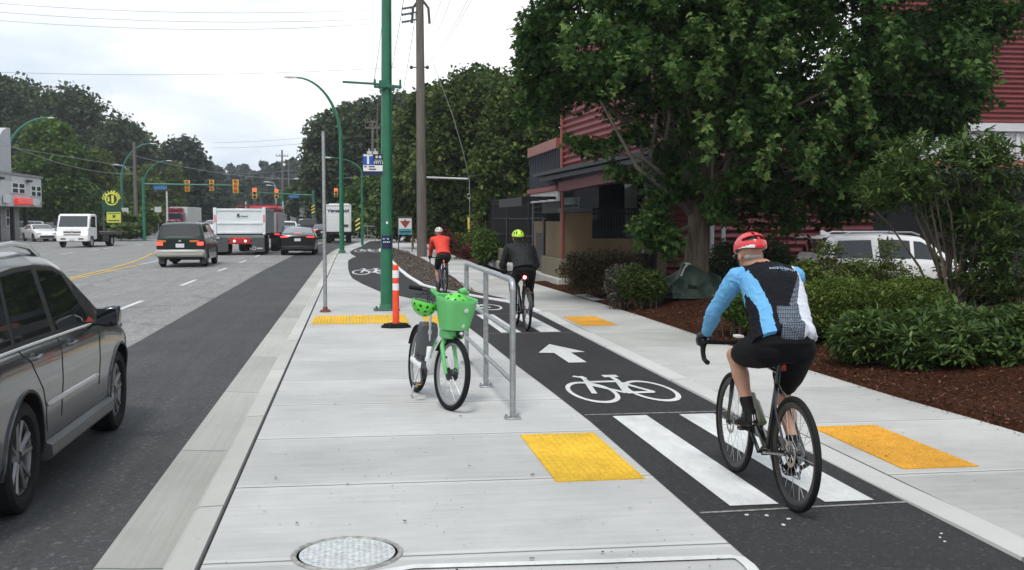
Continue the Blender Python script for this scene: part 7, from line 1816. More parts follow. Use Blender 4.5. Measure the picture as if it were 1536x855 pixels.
mb = MB(); p = D(468.5, 257, 128)-up2.location; mb.tube([p+Vector((0, 0, -.35)), p+Vector((0, 0, .35))], .25, n=10); mb.build('transformer', M['lgrey'], up2)
mb = MB(); mb.tube([D(473.5, 272, 128)-up2.location, D(487, 263, 128)-up2.location], .07, n=6); mb.build('lamp_arm', M['lgrey'], up2)
upole(424.5, 340, 225, 200, .22, 'far pole with cross arms on the skyline left', None, ((234, 9), (244, 5)))
upole(434, 340, 240, 230, .2, 'slim far pole right of the cross-arm pole', None, ((246, 4),))
upole(452, 340, 238, 220, .2, 'slim far pole above the junction blue sign', None, ((243, 4),))
upole(560, 345, 180, 112, .16, 'wooden pole with cross arms standing in the dark trees above the bus stop sign', None, ((192, 11), (183, 8)))
upole(370, 310, 265, 300, .2, 'thin distant pole on the hillside above the dump trailer', M['wire_pale'])
upole(251, 330, 287, 110, .12, 'pale slim post right of the blue junction sign', M['lgrey'])
for px, py, d, lb in ((225, 316, 115, 'small white square sign on a post near the crossing bushes'), (237, 313, 118, 'small green-backed sign beside the first on the left verge'), (187, 315, 100, 'grey cabinet sign board behind the green lamp')):
    p = D(px, py, d); T = thing('small_sign', lb, 'sign', (p.x, p.y, GZ), 0, 'small roadside signs'); mb = MB(); mb.tube([(0, 0, 0), (0, 0, p.z+.3)], .04, n=6); mb.build('post', M['galv'], T)
    mb = MB(); mb.bb(-.35, .35, -.06, -.04, p.z-.25, p.z+.35); mb.build('board', M['lgrey'], T)
# far lamp heads on arms seen over the hill
for px, py, d, lb in ((172, 246, 150, 'far lamp head left of the dollar sign lamp'), (400, 272, 210, 'far pair lamp over the hillside, left'), (403, 277, 230, 'far lamp just below the pair lamp'), (446, 267, 190, 'far lamp above the street sign at the centre'), (238, 257, 170, 'far twin lamp behind the left mast')):
    p = D(px, py, d); T = thing('far_lamp', lb, 'street lamp', (p.x+1.6, p.y, GZ), 0, 'far street lamps'); mb = MB(); mb.tube([(0, 0, 0), (0, 0, p.z-.6), (-.4, 0, p.z-.1), (-1.3, 0, p.z)], .09, n=6); mb.build('pole', M['galv'], T); mb = MB(); mb.bb(-2.1, -1.1, -.12, .12, p.z-.02, p.z+.12, bev=.03); mb.build('lamp_head', M['white'], T)
# ---- overhead wires
def wire(pts, r, label, m=None, sag=0, grp='overhead wires'):
    a, b = Vector(pts[0]), Vector(pts[-1])
    if len(pts) == 2: P_ = [a.lerp(b, t)+Vector((0, 0, -sag*4*t*(1-t))) for t in np.linspace(0, 1, 24)]
    else: P_ = pts
    mb = MB(); mb.tube(P_, r, n=5); return tag(mb.build('overhead_wire', m or M['wire_pale']), label, 'wire', grp)
def wpx(L, r, label, m=None): return wire([D(*q_) for q_ in L], r, label, m)
def cur(L, n=20):      # smooth a few pixel anchors (px,py,d) into a curve by quadratic fit
    L = np.array(L, float); t = np.linspace(0, 1, len(L)); out = [np.polyval(np.polyfit(t, L[:, k], min(2, len(L)-1)), np.linspace(0, 1, n)) for k in range(3)]; return list(zip(*out))
wpx(cur([(-60, 0, 40), (250, 18, 40), (562, 15, 46)]), .008, 'topmost of the thin wires crossing the sky on the left')
wpx(cur([(-60, 13, 40), (260, 32, 40), (570, 28, 46)]), .008, 'second thin wire crossing the sky on the left')
wpx(cur([(-60, 26, 40), (280, 44, 40), (580, 34, 46)]), .008, 'third thin wire crossing the sky on the left')
wpx(cur([(-60, 106, 50), (270, 112, 50), (595, 101, 50)]), .010, 'lone lower wire crossing the open sky on the left')
wpx(cur([(578, -10, 18), (570, 60, 30), (560, 127, 19)]), .007, 'steep wire just left of the big green pole', M['wire'])
wpx(cur([(607, -10, 40), (590, 90, 60), (572, 180, 90)]), .014, 'steep wire between the green pole and wooden pole')
wpx(cur([(628, -10, 42), (606, 130, 70), (590, 200, 100)]), .014, 'wire falling left from the wooden pole top')
for k, (a_, b2) in enumerate((((712, -10), (640, 100)), ((706, -10), (641, 96)), ((678, -10), (640, 75)), ((664, -10), (638, 50)))):
    wpx(cur([(a_[0], a_[1], 24), ((a_[0]+b2[0])/2+3, (a_[1]+b2[1])/2+3, 34), (b2[0], b2[1], 48)]), .007, ['rightmost wire coming over the camera to the wooden pole', 'second wire from the right at the wooden pole', 'third wire from the right at the wooden pole', 'wire nearest the wooden pole top'][k])
wpx(cur([(205, 232, 100), (300, 260, 130), (480, 268, 128), (560, 262, 112)]), .03, 'long sagging cable crossing the junction from the left pole')
wpx(cur([(0, 212, 90), (110, 250, 96), (204, 261, 100)]), .02, 'cable running behind the first left lamp to the dark pole')
wpx(cur([(0, 218, 90), (100, 235, 96), (204, 252, 100)]), .02, 'upper cable running to the dark pole on the left')
for k, (a_, b2) in enumerate((((320, 214), (540, 196)), ((320, 222), (540, 205)), ((330, 262), (560, 240)))):
    wpx(cur([(a_[0], a_[1], 200), ((a_[0]+b2[0])/2, (a_[1]+b2[1])/2+4, 190), (b2[0], b2[1], 130)]), .03, ['faint upper cable over the far hill', 'faint second cable over the far hill', 'low cable in front of the far hill'][k])
# ================================================================ VEGETATION
def leafset(C_, NRM, DIR, size, shape, var):
    """C_ centres, NRM normals, DIR leaf axis; returns V,F,var for one kind of leaf outline (list of (along, across, lift))"""
    n = len(C_); k = len(shape)
    NRM = NRM/np.linalg.norm(NRM, axis=1, keepdims=True)
    DIR = DIR-NRM*np.sum(DIR*NRM, 1, keepdims=True); DIR /= np.linalg.norm(DIR, axis=1, keepdims=True)+1e-9
    S_ = np.cross(NRM, DIR); V = []
    for a, b, c in shape:
        V.append(C_+DIR*(a*size)[:, None]+S_*(b*size)[:, None]+NRM*(c*size)[:, None])
    V = np.stack(V, 1).reshape(-1, 3)
    return V, np.arange(n*k).reshape(n, k), var
MAPLE = [(-.05, .0, 0), (-.12, .32, -.06), (.12, .26, 0), (.22, .55, -.12), (.42, .24, .02), (.95, .0, -.1), (.42, -.24, .02), (.22, -.55, -.12), (.12, -.26, 0), (-.12, -.32, -.06)]
OVAL = [(0, 0, 0), (.3, .27, .05), (.7, .22, .03), (1, 0, -.08), (.7, -.22, .03), (.3, -.27, .05)]
LANCE = [(0, 0, 0), (.35, .13, .04), (.7, .13, .02), (1, 0, -.14), (.7, -.13, .02), (.35, -.13, .04)]
BIT = [(-.5, -.4, 0), (.5, -.35, .1), (.55, .4, 0), (-.45, .45, .1)]
def rand_dirs(n):
    v = rng.normal(size=(n, 3)); return v/np.linalg.norm(v, axis=1, keepdims=True)
def clump_leaves(cents, rads, per, size, shape, flat=.55, droop=.5, up=.7, clumpvar=.55, outward=None, svar=.25, base=.0):
    """leaves gathered in clumps"""
    n = len(cents)*per; idx = np.repeat(np.arange(len(cents)), per)
    d = rand_dirs(n); rr = rng.random(n)**.5
    P_ = d*rr[:, None]*rads[idx][:, None]; P_[:, 2] *= flat
    P_[:, 2] -= droop*(np.hypot(P_[:, 0], P_[:, 1])**2)/(rads[idx]+1e-6)*.6
    C_ = cents[idx]+P_
    NRM = rand_dirs(n)*.75+np.array([0, 0, up]); 
    DIR = d*np.array([1, 1, .3])+rand_dirs(n)*.5+np.array([0, 0, -droop])
    cv = rng.random(len(cents))
    var = np.clip(clumpvar*cv[idx]+(1-clumpvar)*rng.random(n)+base, 0, 1)
    return leafset(C_, NRM, DIR, size*(1+svar*1.3*rng.normal(size=n)).clip(.35, 1.8), shape, var)
def clump_centres(ells, n, shell=.55, gap=.0, gseed=0):
    """points in a union of ellipsoids (centre, radii), gathered towards the outside"""
    vol = np.array([r_[0]*r_[1]*r_[2] for _, r_ in ells])**.67; pr = vol/vol.sum(); out = []
    while len(out) < n:
        i = rng.choice(len(ells), p=pr); c, r_ = ells[i]
        d = rand_dirs(1)[0]; q_ = (shell+(1-shell)*rng.random()**.6) if rng.random() < .8 else rng.random()**.4
        p = np.array(c)+d*np.array(r_)*q_
        if gap and mnoise.noise(Vector(p*.8)+Vector((gseed, 0, 0))) < -gap: continue
        out.append(p)
    return np.array(out)
def join_leaves(L):
    V = []; F = []; A = []; o = 0
    for v, f, a in L: V.append(v); F.append(f+o); A.append(a); o += len(v)
    return np.concatenate(V), np.concatenate(F), np.concatenate(A)
def limbs(mb, base, top, r0, targets, n1=7, seed=1, wob=.12, rt=.02):
    """tapered trunk then limbs reaching clump targets"""
    rr = random.Random(seed); base = Vector(base); top = Vector(top); K = 10
    tr = []
    for i in range(K+1):
        t = i/K; p = base.lerp(top, t)+Vector((rr.uniform(-wob, wob), rr.uniform(-wob, wob), 0))*t; tr.append(p)
    rads = [r0*(1.35 if i == 0 else 1.12 if i == 1 else 1)*(1-.75*i/K) for i in range(K+1)]
    mb.tube(tr, rads, n=14)
    for tg in targets:
        tg = Vector(tg); i = rr.randint(3, K-1)
        # choose a start lower than the target
        cand = [j for j in range(2, K) if tr[j].z < tg.z-.15*(tg-tr[j]).length] or [3]
        i = rr.choice(cand[-5:]); s_ = tr[i]; L = (tg-s_).length
        m1 = s_.lerp(tg, .35)+Vector((rr.uniform(-.1, .1), rr.uniform(-.1, .1), .10))*L; m2 = s_.lerp(tg, .7)+Vector((rr.uniform(-.06, .06), rr.uniform(-.06, .06), .08))*L
        r_ = min(rads[i]*.55, .02+L*.016)
        mb.tube([s_, s_.lerp(m1, .5)+Vector((0, 0, -.01*L)), m1, m2, tg], [r_, r_*.85, r_*.65, r_*.4, rt*.5], n=6)
def make_tree(name, label, cat, base, top, r0, ells, nclump, crad, per, leaf, shape, lm, bm_=None, group=None, shell=.5, gap=0, nl=40, flat=.6, droop=.5, up=.7, extra=None, seed=1, dense_core=None, clumpvar=.55):
    T = thing(name, label, cat, base, 0, group); b = Vector(base)
    cents = clump_centres(ells, nclump, shell, gap, seed*7.3)
    L = [clump_leaves(cents, crad*(1+.35*rng.normal(size=len(cents))).clip(.4, 1.8), per, leaf, shape, flat, droop, up, clumpvar)]
    if extra: L += extra
    V, F, A = join_leaves(L)
    V = V-np.array(b)
    crown = arr_obj('crown', V, F, lm, T, A)
    mb = MB(); tg = [cents[i]-np.array(b) for i in rng.choice(len(cents), min(nl, len(cents)), replace=False)]
    limbs(mb, (0, 0, -.1), Vector(top)-b, r0, tg, seed=seed)
    mb.build('trunk', bm_ or M['bark'], T)
    return T
def E_(px, py, d, rx, ry, rd=None):
    """crown lobe: centre seen at px,py at distance d; half-widths given in photo pixels become metres"""
    k = d/FPX; return (tuple(D(px, py, d)), (rx*k, (rd if rd else rx*k*.8), ry*k))
m_maple = leaf_mat('maple_leaf', (.009, .026, .007), (.052, .118, .024), (.15, .22, .06), .7, .34)
m_maple2 = leaf_mat('street_tree_leaf', (.022, .044, .012), (.085, .13, .028), (.19, .22, .06), .6, .3)
m_dark = leaf_mat('dark_tree_leaf', (.024, .042, .020), (.075, .105, .045), (.13, .16, .07), .7, .25)
m_mid = leaf_mat('mid_green_leaf', (.03, .07, .012), (.10, .17, .03), (.17, .23, .05), .6, .3)
m_pop = leaf_mat('poplar_leaf', (.035, .065, .012), (.12, .16, .03), (.19, .22, .05), .6, .3)
m_conif = leaf_mat('conifer_needle', (.015, .030, .018), (.045, .068, .042), (.08, .11, .06), .8, .15)
m_bright = leaf_mat('fresh_leaf', (.04, .075, .012), (.12, .15, .03), (.2, .2, .06), .5, .3)

# --- large maple in the bed (nearest tree)
tp = D(1062, -120, dm)
me_ = [E_(1000, 30, dm, 215, 140, 3.0), E_(1240, 60, dm, 235, 160, 3.2), E_(1150, -150, dm, 300, 200, 3.2), E_(1170, 215, dm, 170, 130, 2.6), E_(885, 50, dm-.6, 100, 95, 1.8),
       E_(1370, 110, dm-.4, 100, 100, 1.9), E_(1290, 215, dm-.8, 90, 100, 1.6), E_(1065, 140, dm-.5, 95, 72, 2.0), E_(830, 125, dm-.4, 40, 42, .7), E_(1250, 275, dm-.6, 70, 36, 1.4)]
spr = []
def sprig(px, py, d, n, L_, size=.12, mt=0, base=.35, rad=.16):
    """a leafy shoot: small clumps along a short rising or drooping twig"""
    out = []
    p0 = np.array(D(px, py, d)); v = rand_dirs(1)[0]*.4+np.array([0, -.3, .8])
    cs = np.array([p0+v*L_*(i/(n-1)-.5) for i in range(n)])
    return clump_leaves(cs, np.full(n, rad), 16, size, MAPLE, 1.0, .6, .6, .3, base=base)
for px, py, n in ((1040, 40, 5), (1075, 75, 6), (1060, 120, 5), (1180, 80, 6), (1170, 150, 5), (1290, 130, 5), (1245, 100, 5), (1150, 235, 5), (1240, 190, 6), (1300, 165, 4), (925, 110, 4), (960, 70, 5), (850, 60, 5),
                  (1015, 100, 5), (1100, 20, 6), (1140, 60, 5), (1220, 240, 5), (1255, 150, 4), (1340, 60, 5), (900, 40, 5), (1110, 190, 5), (1060, 200, 5)):
    spr.append(sprig(px, py, dm-3.1, n, .55, .10, base=.30))
# low leafy shoots round the trunk and the branch that reaches over the red wall
low = []
for px, py, rx, ry, n, d in ((975, 345, 38, 26, 20, dm-.7), (1003, 368, 16, 20, 5, dm-.8), (985, 300, 22, 30, 9, dm-.5), (1090, 276, 50, 14, 8, dm-.8), (1150, 276, 50, 16, 9, dm-.7), (1010, 280, 30, 20, 8, dm-.5), (1075, 310, 30, 18, 8, dm-1.0), (1262, 320, 44, 26, 16, dm-.2),
                            (868, 216, 18, 7, 4, dm-.8), (893, 222, 20, 8, 6, dm-.7), (925, 208, 22, 7, 5, dm-.7), (955, 196, 22, 9, 6, dm-.6), (925, 252, 26, 5, 3, dm-.6), (955, 262, 24, 6, 4, dm-.5), (1005, 235, 24, 26, 10, dm-.3),
                            (1430, 160, 40, 40, 30, dm-.5), (1455, 100, 40, 60, 34, dm-.5), (1390, 175, 26, 12, 8, dm-.9), (1420, 185, 18, 8, 5, dm-1.0), (1320, 235, 40, 26, 16, dm-.6), (800, 100, 22, 60, 16, dm-.3), (790, 160, 18, 22, 8, dm-.3), (815, 60, 26, 40, 14, dm-.3), (1440, 30, 40, 50, 30, dm-.3), (1500, 20, 40, 30, 20, dm-.6)):
    e = E_(px, py, d, rx, ry, rx*d/FPX*.7); cc = clump_centres([e], n, .2)
    low.append(clump_leaves(cc, np.full(len(cc), .24), 46, .10, MAPLE, .8, .6, .6, .5, base=.12 if py > 280 and px < 1030 else 0))
maple = make_tree('maple_tree', 'large dark maple with a low spreading crown and thick trunk beside the green watering bag', 'tree', TREEB, tp, .235, me_, 1900, .38, 62, .10, MAPLE, m_maple,
                  M['bark'], shell=.5, nl=60, flat=.55, droop=.7, extra=spr+low, seed=3)
mb = MB()       # limbs that show below the crown
b0 = Vector((0, 0, 0))
def rel(px, py, d): return D(px, py, d)-TREEB
for L_ in ([(1040, 300, dm, .15), (1028, 262, dm-.1, .11), (1015, 215, dm-.1, .08), (1000, 150, dm-.2, .05)], [(1045, 300, dm, .17), (1062, 250, dm, .13), (1070, 200, dm-.1, .09), (1085, 120, dm, .05)], [(1050, 305, dm, .12), (1085, 262, dm-.2, .07), (1105, 210, dm-.3, .045), (1130, 150, dm-.3, .02)],
           [(1035, 315, dm, .10), (990, 280, dm-.5, .06), (955, 250, dm-.9, .04), (930, 205, dm-1, .03), (900, 150, dm-1, .02)], [(978, 346, dm-.3, .055), (972, 300, dm-.4, .05), (966, 250, dm-.5, .045), (958, 190, dm-.6, .03)],
           [(990, 345, dm-.2, .06), (983, 290, dm-.3, .05), (975, 240, dm-.4, .045), (985, 170, dm-.6, .03)], [(1001, 330, dm-.2, .05), (1000, 280, dm-.2, .045), (995, 230, dm-.3, .04), (1005, 170, dm-.5, .03)], [(1040, 350, dm, .06), (1005, 372, dm-.3, .05), (990, 345, dm-.2, .055)], [(1035, 340, dm, .05), (985, 360, dm-.3, .05), (978, 346, dm-.3, .05)],
           [(1030, 290, dm, .06), (960, 235, dm-.7, .04), (900, 228, dm-.8, .025), (852, 222, dm-.8, .012)], [(1060, 290, dm, .07), (1130, 250, dm-.3, .05), (1200, 200, dm-.5, .03)]):
    mb.tube([rel(a, b_, c) for a, b_, c, _ in L_], [q_[3] for q_ in L_], n=8)
mb.build('branches', M['bark_light'], maple)

# --- street trees along the path, further on
def street_tree(px_lobes, d, label, n, basepx, seed, lm=m_maple2, leaf=.12, per=52, crad=.5, r0=.16, nm='street_tree', grp='street trees beside the path', trunk_top=None):
    b = D(basepx[0], basepx[1], d); base = Vector((b.x, b.y, 0.05)); top = D(trunk_top[0] if trunk_top else basepx[0], trunk_top[1] if trunk_top else 150, d)
    return make_tree(nm, label, 'tree', base, top, r0, [E_(a, b_, d, rx, ry, rd) for a, b_, rx, ry, rd in px_lobes], n, crad, per, leaf, BIT if d > 34 else OVAL, lm, M['bark'], group=grp, shell=.55, nl=30, seed=seed, flat=.75)
street_tree([(790, 175, 60, 70, 1.7), (770, 255, 62, 70, 1.6), (808, 235, 40, 60, 1.4), (745, 310, 40, 26, 1.0), (800, 290, 40, 22, 1)], 44, 'leafy street tree touching the left end of the red building', 620, (762, 392), 5, crad=.42)
street_tree([(715, 165, 70, 62, 2.6), (700, 250, 80, 80, 2.8), (735, 320, 60, 40, 2.0), (685, 310, 46, 45, 2.0), (750, 170, 60, 50, 2)], 53, 'broad street tree behind the cyclist in red, with a forked grey trunk', 820, (703, 388), 6, crad=.55, leaf=.15, r0=.25)
street_tree([(650, 185, 45, 55, 2.6), (640, 270, 50, 75, 2.8), (672, 335, 34, 24, 2.0)], 62, 'street tree with pale leaf tips just behind the wooden utility pole', 520, (650, 372), 7, crad=.7, leaf=.18)
street_tree([(607, 250, 36, 60, 2.8), (600, 310, 40, 45, 2.8), (622, 215, 30, 45, 2.8)], 80, 'narrow street tree behind the big green pole', 380, (612, 366), 8, crad=.8, leaf=.22)
street_tree([(560, 300, 34, 40, 3), (575, 325, 40, 28, 3), (545, 322, 28, 22, 3)], 105, 'low green tree under the bus stop sign, beyond the railings', 260, (566, 350), 9, crad=1.0, leaf=.36, lm=m_mid)
# dark tall trees at centre right
dk = 'tall dark trees behind the junction'
def far_tree(nm, lobes, d, label, n, bpx, seed, lm=m_dark, crad=1.5, leaf=.34, per=75, r0=.4, grp=dk, cv=.5, gap=0):
    b = D(bpx[0], bpx[1], d); base = Vector((b.x, b.y, -.3)); top = D(bpx[0], bpx[2] if len(bpx) > 2 else 200, d)
    return make_tree(nm, label, 'tree', base, top, r0, [E_(a, b_, d, rx, ry, rd) for a, b_, rx, ry, rd in lobes], n, crad, per, leaf, BIT, lm, M['bark'], group=grp, shell=.6, nl=22, seed=seed, flat=.8, clumpvar=cv, gap=gap)
far_tree('tall_tree', [(500, 215, 36, 42, 5), (485, 260, 30, 50, 5), (515, 270, 40, 60, 5), (530, 190, 26, 32, 5)], 130, 'tall dark tree behind the curved lamp, left side of the group', 420, (505, 345), 11)
far_tree('tall_tree', [(560, 190, 40, 36, 5), (560, 240, 44, 60, 5), (545, 175, 20, 24, 4), (592, 200, 34, 46, 5)], 128, 'tall dark tree directly behind the bus stop sign', 460, (565, 345), 12)
far_tree('tall_tree', [(600, 170, 26, 26, 4), (620, 200, 30, 40, 5), (610, 250, 40, 60, 5)], 122, 'tall dark tree whose top shows right of the big green pole', 300, (610, 345), 13)
far_tree('tall_tree', [(480, 310, 26, 28, 4), (455, 300, 26, 20, 4), (500, 320, 20, 20, 4)], 150, 'low dark tree above the white box truck', 180, (480, 345), 14)
# left side
lg = 'trees on the left of the road'
far_tree('broad_tree', [(18, 190, 50, 60, 8), (12, 140, 32, 24, 6), (60, 195, 46, 48, 8), (30, 250, 60, 70, 8)], 170, 'tall dark tree at the far left behind the pale building', 480, (20, 345), 15, grp=lg, crad=2.0, leaf=.42)
far_tree('broad_tree', [(105, 175, 44, 36, 8), (90, 215, 60, 60, 8), (125, 195, 26, 34, 6), (110, 260, 50, 60, 8)], 168, 'tall dark round tree second from the left behind the bright green one', 520, (105, 345), 16, grp=lg, crad=2.0, leaf=.42)
far_tree('broad_tree', [(180, 212, 34, 26, 7), (175, 255, 46, 56, 7), (208, 235, 28, 26, 6)], 165, 'tall dark tree behind the wooden pole on the left', 420, (178, 345), 17, grp=lg, crad=1.9, leaf=.42)
far_tree('broad_tree', [(275, 233, 20, 22, 5), (272, 272, 38, 40, 6), (250, 300, 42, 40, 7), (295, 295, 28, 44, 6), (232, 258, 22, 26, 6)], 175, 'black-green tall tree behind the traffic signals', 520, (275, 345), 18, lm=m_conif, grp=lg, crad=1.9, leaf=.42)
far_tree('broad_tree', [(75, 215, 30, 34, 4), (78, 270, 44, 55, 5), (60, 300, 40, 40, 4), (98, 300, 40, 40, 4), (85, 240, 34, 30, 4)], 112, 'bright green rounded tree right of the pale building', 620, (82, 345, 200), 19, lm=m_mid, grp=lg, crad=1.1, leaf=.27, per=70)
def cone_lobes(cx, top, bot, w_, n=5):
    return [(cx, top+(bot-top)*(i+.7)/n, w_*(.30+.70*(i+.7)/n), (bot-top)/n*.95, 2.5) for i in range(n)]
for i, (cx, top, bot, w_, d, lb) in enumerate(((150, 228, 340, 26, 118, 'pointed yellow-green poplar left of the round dollar sign'), (128, 270, 340, 22, 116, 'small pale poplar in front of the dark trees, nearest the flatbed truck'), (192, 262, 335, 20, 135, 'poplar behind the green dollar sign panel'),
                                               (222, 250, 330, 18, 150, 'slim poplar right of the wooden pole'), (262, 248, 330, 20, 155, 'poplar behind the first traffic signal'), (232, 275, 330, 20, 140, 'short poplar over the hedge by the street sign'), (172, 290, 335, 16, 128, 'lowest poplar, between the dollar sign and the next lamp'))):
    far_tree('poplar', cone_lobes(cx, top, bot, w_), d, lb, 230, (cx, 345, top+6), 30+i, lm=m_pop, grp='poplars on the left', crad=.8, leaf=.26, per=50, r0=.2)
# hedge line, left, low
def bush(nm, label, lobes, d, n, leaf, shape, lm, crad, per=40, cat='shrub', grp=None, zb=None, flat=.9, droop=.2, up=.9, shell=.7, stems=10, cv=.5, base=0):
    c0 = D(lobes[0][0], lobes[0][1], d); zb = bed_z(c0.x, c0.y) if zb is None else zb
    T = thing(nm, label, cat, (c0.x, c0.y, zb), 0, grp); b = Vector((c0.x, c0.y, zb))
    ells = [E_(a, b_, d+(q_[0] if q_ else 0), rx, ry, rd) for a, b_, rx, ry, rd, *q_ in lobes]
    cents = clump_centres(ells, n, shell); cents[:, 2] = np.maximum(cents[:, 2], zb+.05)
    V, F, A = clump_leaves(cents, np.full(len(cents), crad), per, leaf, shape, flat, droop, up, cv, base=base)
    V[:, 2] = np.maximum(V[:, 2], zb+.01)
    arr_obj('foliage', V-np.array(b), F, lm, T, A)
    mb = MB(); k = rng.choice(len(cents), min(stems, len(cents)), replace=False)
    for i in k:
        e = Vector(cents[i]-np.array(b)); s_ = Vector((e.x*.55+rnd.uniform(-.1, .1), e.y*.55, -.03))
        mb.tube([s_, s_.lerp(e, .5)+Vector((rnd.uniform(-.05, .05), 0, .03)), e], [.012, .009, .005], n=5)
    mb.build('stem', M['bark'], T)
    return T
for i, (px, py, rx, ry, d, lb, lm) in enumerate(((182, 333, 22, 12, 100, 'clipped green hedge bush under the yellow sign board', m_mid), (212, 330, 20, 14, 104, 'green bush right of the wooden pole foot', m_mid), (150, 335, 14, 9, 108, 'dark bush behind the flatbed deck', m_dark), (228, 325, 14, 18, 120, 'tall leafy bush left of the minivan', m_pop),
                                                 (75, 330, 14, 9, 118, 'rounded hedge between the pale building and the truck', m_mid), (195, 346, 26, 4, 92, 'low planting strip in the kerbed island on the left', m_maple2), (352, 338, 20, 8, 190, 'shrubs at the roadside beyond the dump trailer', m_dark))):
    bush('roadside_bush', lb, [(px, py, rx, ry, 1.6)], d, 160, .3, BIT, lm, .5, 30, grp='roadside bushes on the left', zb=GZ)
# --- shrubs right
bush('barberry_bush', 'rounded bronze-green bush against the brown wall', [(900, 405, 50, 28, .8), (870, 408, 28, 26, .6), (935, 400, 30, 24, .6)], 23.5, 330, .045, OVAL, leaf_mat('bronze_leaf', (.03, .02, .01), (.07, .06, .022), (.16, .1, .04), .6, .2), .16, 60, cv=.6)
bush('low_shrub', 'small grey-green shrub with pinkish tips left of the watering bag', [(928, 425, 17, 24, .25)], 20.6, 90, .05, OVAL, leaf_mat('pinkish_leaf', (.05, .05, .035), (.12, .12, .09), (.3, .22, .2), .6, .2), .12, 50, grp='low shrubs by the bag')
bush('low_shrub', 'small dark green mound shrub touching the watering bag', [(968, 428, 30, 22, .4), (950, 420, 20, 22, .3)], 20.3, 190, .045, OVAL, m_maple2, .13, 55, grp='low shrubs by the bag')
bush('clipped_hedge', 'low rounded bright green hedge behind the nearest cyclist', [(1265, 455, 72, 36, .7), (1225, 465, 50, 40, .6), (1330, 455, 60, 32, .7), (1205, 480, 32, 36, .5), (1370, 450, 40, 34, .7), (1270, 485, 60, 30, .6)], 14.2, 2000, .026, OVAL, leaf_mat('hedge_leaf', (.02, .045, .008), (.085, .135, .018), (.18, .24, .04), .6, .25), .09, 60, shell=.85, cv=.45, base=.08)
bush('wild_shrub', 'loose light green shrub with tall shoots in front of the white SUV', [(1245, 408, 55, 18, .5), (1285, 404, 40, 18, .5), (1335, 408, 40, 18, .5), (1210, 410, 26, 16, .4), (1240, 375, 14, 18, .3), (1330, 380, 10, 22, .2)], 17.2, 260, .05, OVAL, m_bright, .12, 26, shell=.3, stems=60)
bush('dark_shrub', 'dark leafy shrub between the big trunk and the nearest cyclist', [(1095, 400, 32, 40, .6), (1140, 390, 40, 30, .6), (1165, 400, 24, 24, .6)], 23.5, 340, .07, OVAL, m_dark, .17, 44)
bush('dark_shrub', 'bright small shrub behind the raised left arm of the nearest cyclist', [(1105, 455, 26, 18, .4), (1130, 470, 30, 24, .4)], 15.5, 160, .045, OVAL, m_mid, .12, 50)
m_rhod = leaf_mat('glossy_leaf', (.035, .07, .02), (.095, .155, .04), (.20, .27, .07), .45, .25)
def whorls(cents, nl, L_, shape, tilt=.25, var=None, jitter=.2):
    """rosettes of long leaves at shoot tips"""
    n = len(cents)*nl; idx = np.repeat(np.arange(len(cents)), nl); a = rng.uniform(0, 2*PI, n)
    ax = rand_dirs(len(cents))*.35+np.array([0, 0, 1]); ax /= np.linalg.norm(ax, axis=1, keepdims=True); ax = ax[idx]
    u = np.cross(ax, np.array([1, .3, 0])); u /= np.linalg.norm(u, axis=1, keepdims=True); v = np.cross(ax, u)
    tl = rng.normal(tilt, .45, n); rad = u*np.cos(a)[:, None]+v*np.sin(a)[:, None]
    DIR = rad*np.cos(tl)[:, None]+ax*np.sin(tl)[:, None]; NRM = ax*np.cos(tl)[:, None]-rad*np.sin(tl)[:, None]+rand_dirs(n)*jitter
    cv = rng.random(len(cents)); var = np.clip(.6*cv[idx]+.4*rng.random(n), 0, 1)
    return leafset(cents[idx]+DIR*.02, NRM, DIR, L_*(rng.uniform(.6, 1.15, n)), shape, var)
def whorl_bush(nm, label, lobes, d, n, nl, L_, shape, lm, grp=None, shell=.4, stems=30, stem_r=.02, cat='shrub', origin=None, tilt=.25):
    ells = [E_(a, b_, d+q_, rx, ry, rd) for a, b_, rx, ry, rd, q_ in lobes]; cents = clump_centres(ells, n, shell)
    c0 = origin or D(lobes[0][0], lobes[0][1], d); zb = bed_z(c0.x, c0.y); b = Vector((c0.x, c0.y, zb))
    cents[:, 2] = np.maximum(cents[:, 2], zb+.08)
    T = thing(nm, label, cat, b, 0, grp); V, F, A = whorls(cents, nl, L_, shape, tilt); V[:, 2] = np.maximum(V[:, 2], zb+.005)
    arr_obj('foliage', V-np.array(b), F, lm, T, A); mb = MB()
    for i in rng.choice(len(cents), min(stems, len(cents)), replace=False):
        e = Vector(cents[i]-np.array(b)); a0 = rnd.uniform(0, 2*PI); s_ = Vector((.12*math.cos(a0), .12*math.sin(a0), -.05)); L2 = e.length
        mb.tube([s_, s_.lerp(e, .3)+Vector((0, 0, .12*L2)), s_.lerp(e, .65)+Vector((rnd.uniform(-.08, .08)*L2, 0, .1*L2)), e], [stem_r, stem_r*.8, stem_r*.5, stem_r*.25], n=6)
    mb.build('stem', M['bark'], T); return T
og = D(1430, 480, 15.0)
whorl_bush('rhododendron', 'tall open rhododendron with bare twisting stems and glossy leaves at the right edge', [(1400, 250, 95, 55, .9, 0), (1345, 280, 55, 34, .7, 0), (1460, 225, 40, 34, .5, 0), (1480, 340, 70, 60, .9, 0), (1450, 320, 60, 34, .9, .3), (1520, 400, 50, 70, .8, -.5), (1500, 250, 34, 50, .5, 0), (1310, 290, 22, 22, .4, -.2), (1470, 420, 60, 40, .8, 0), (1460, 440, 55, 30, .6, .2)],
           15.0, 1050, 13, .135, LANCE, m_rhod, stems=46, stem_r=.026, origin=og, shell=.35)
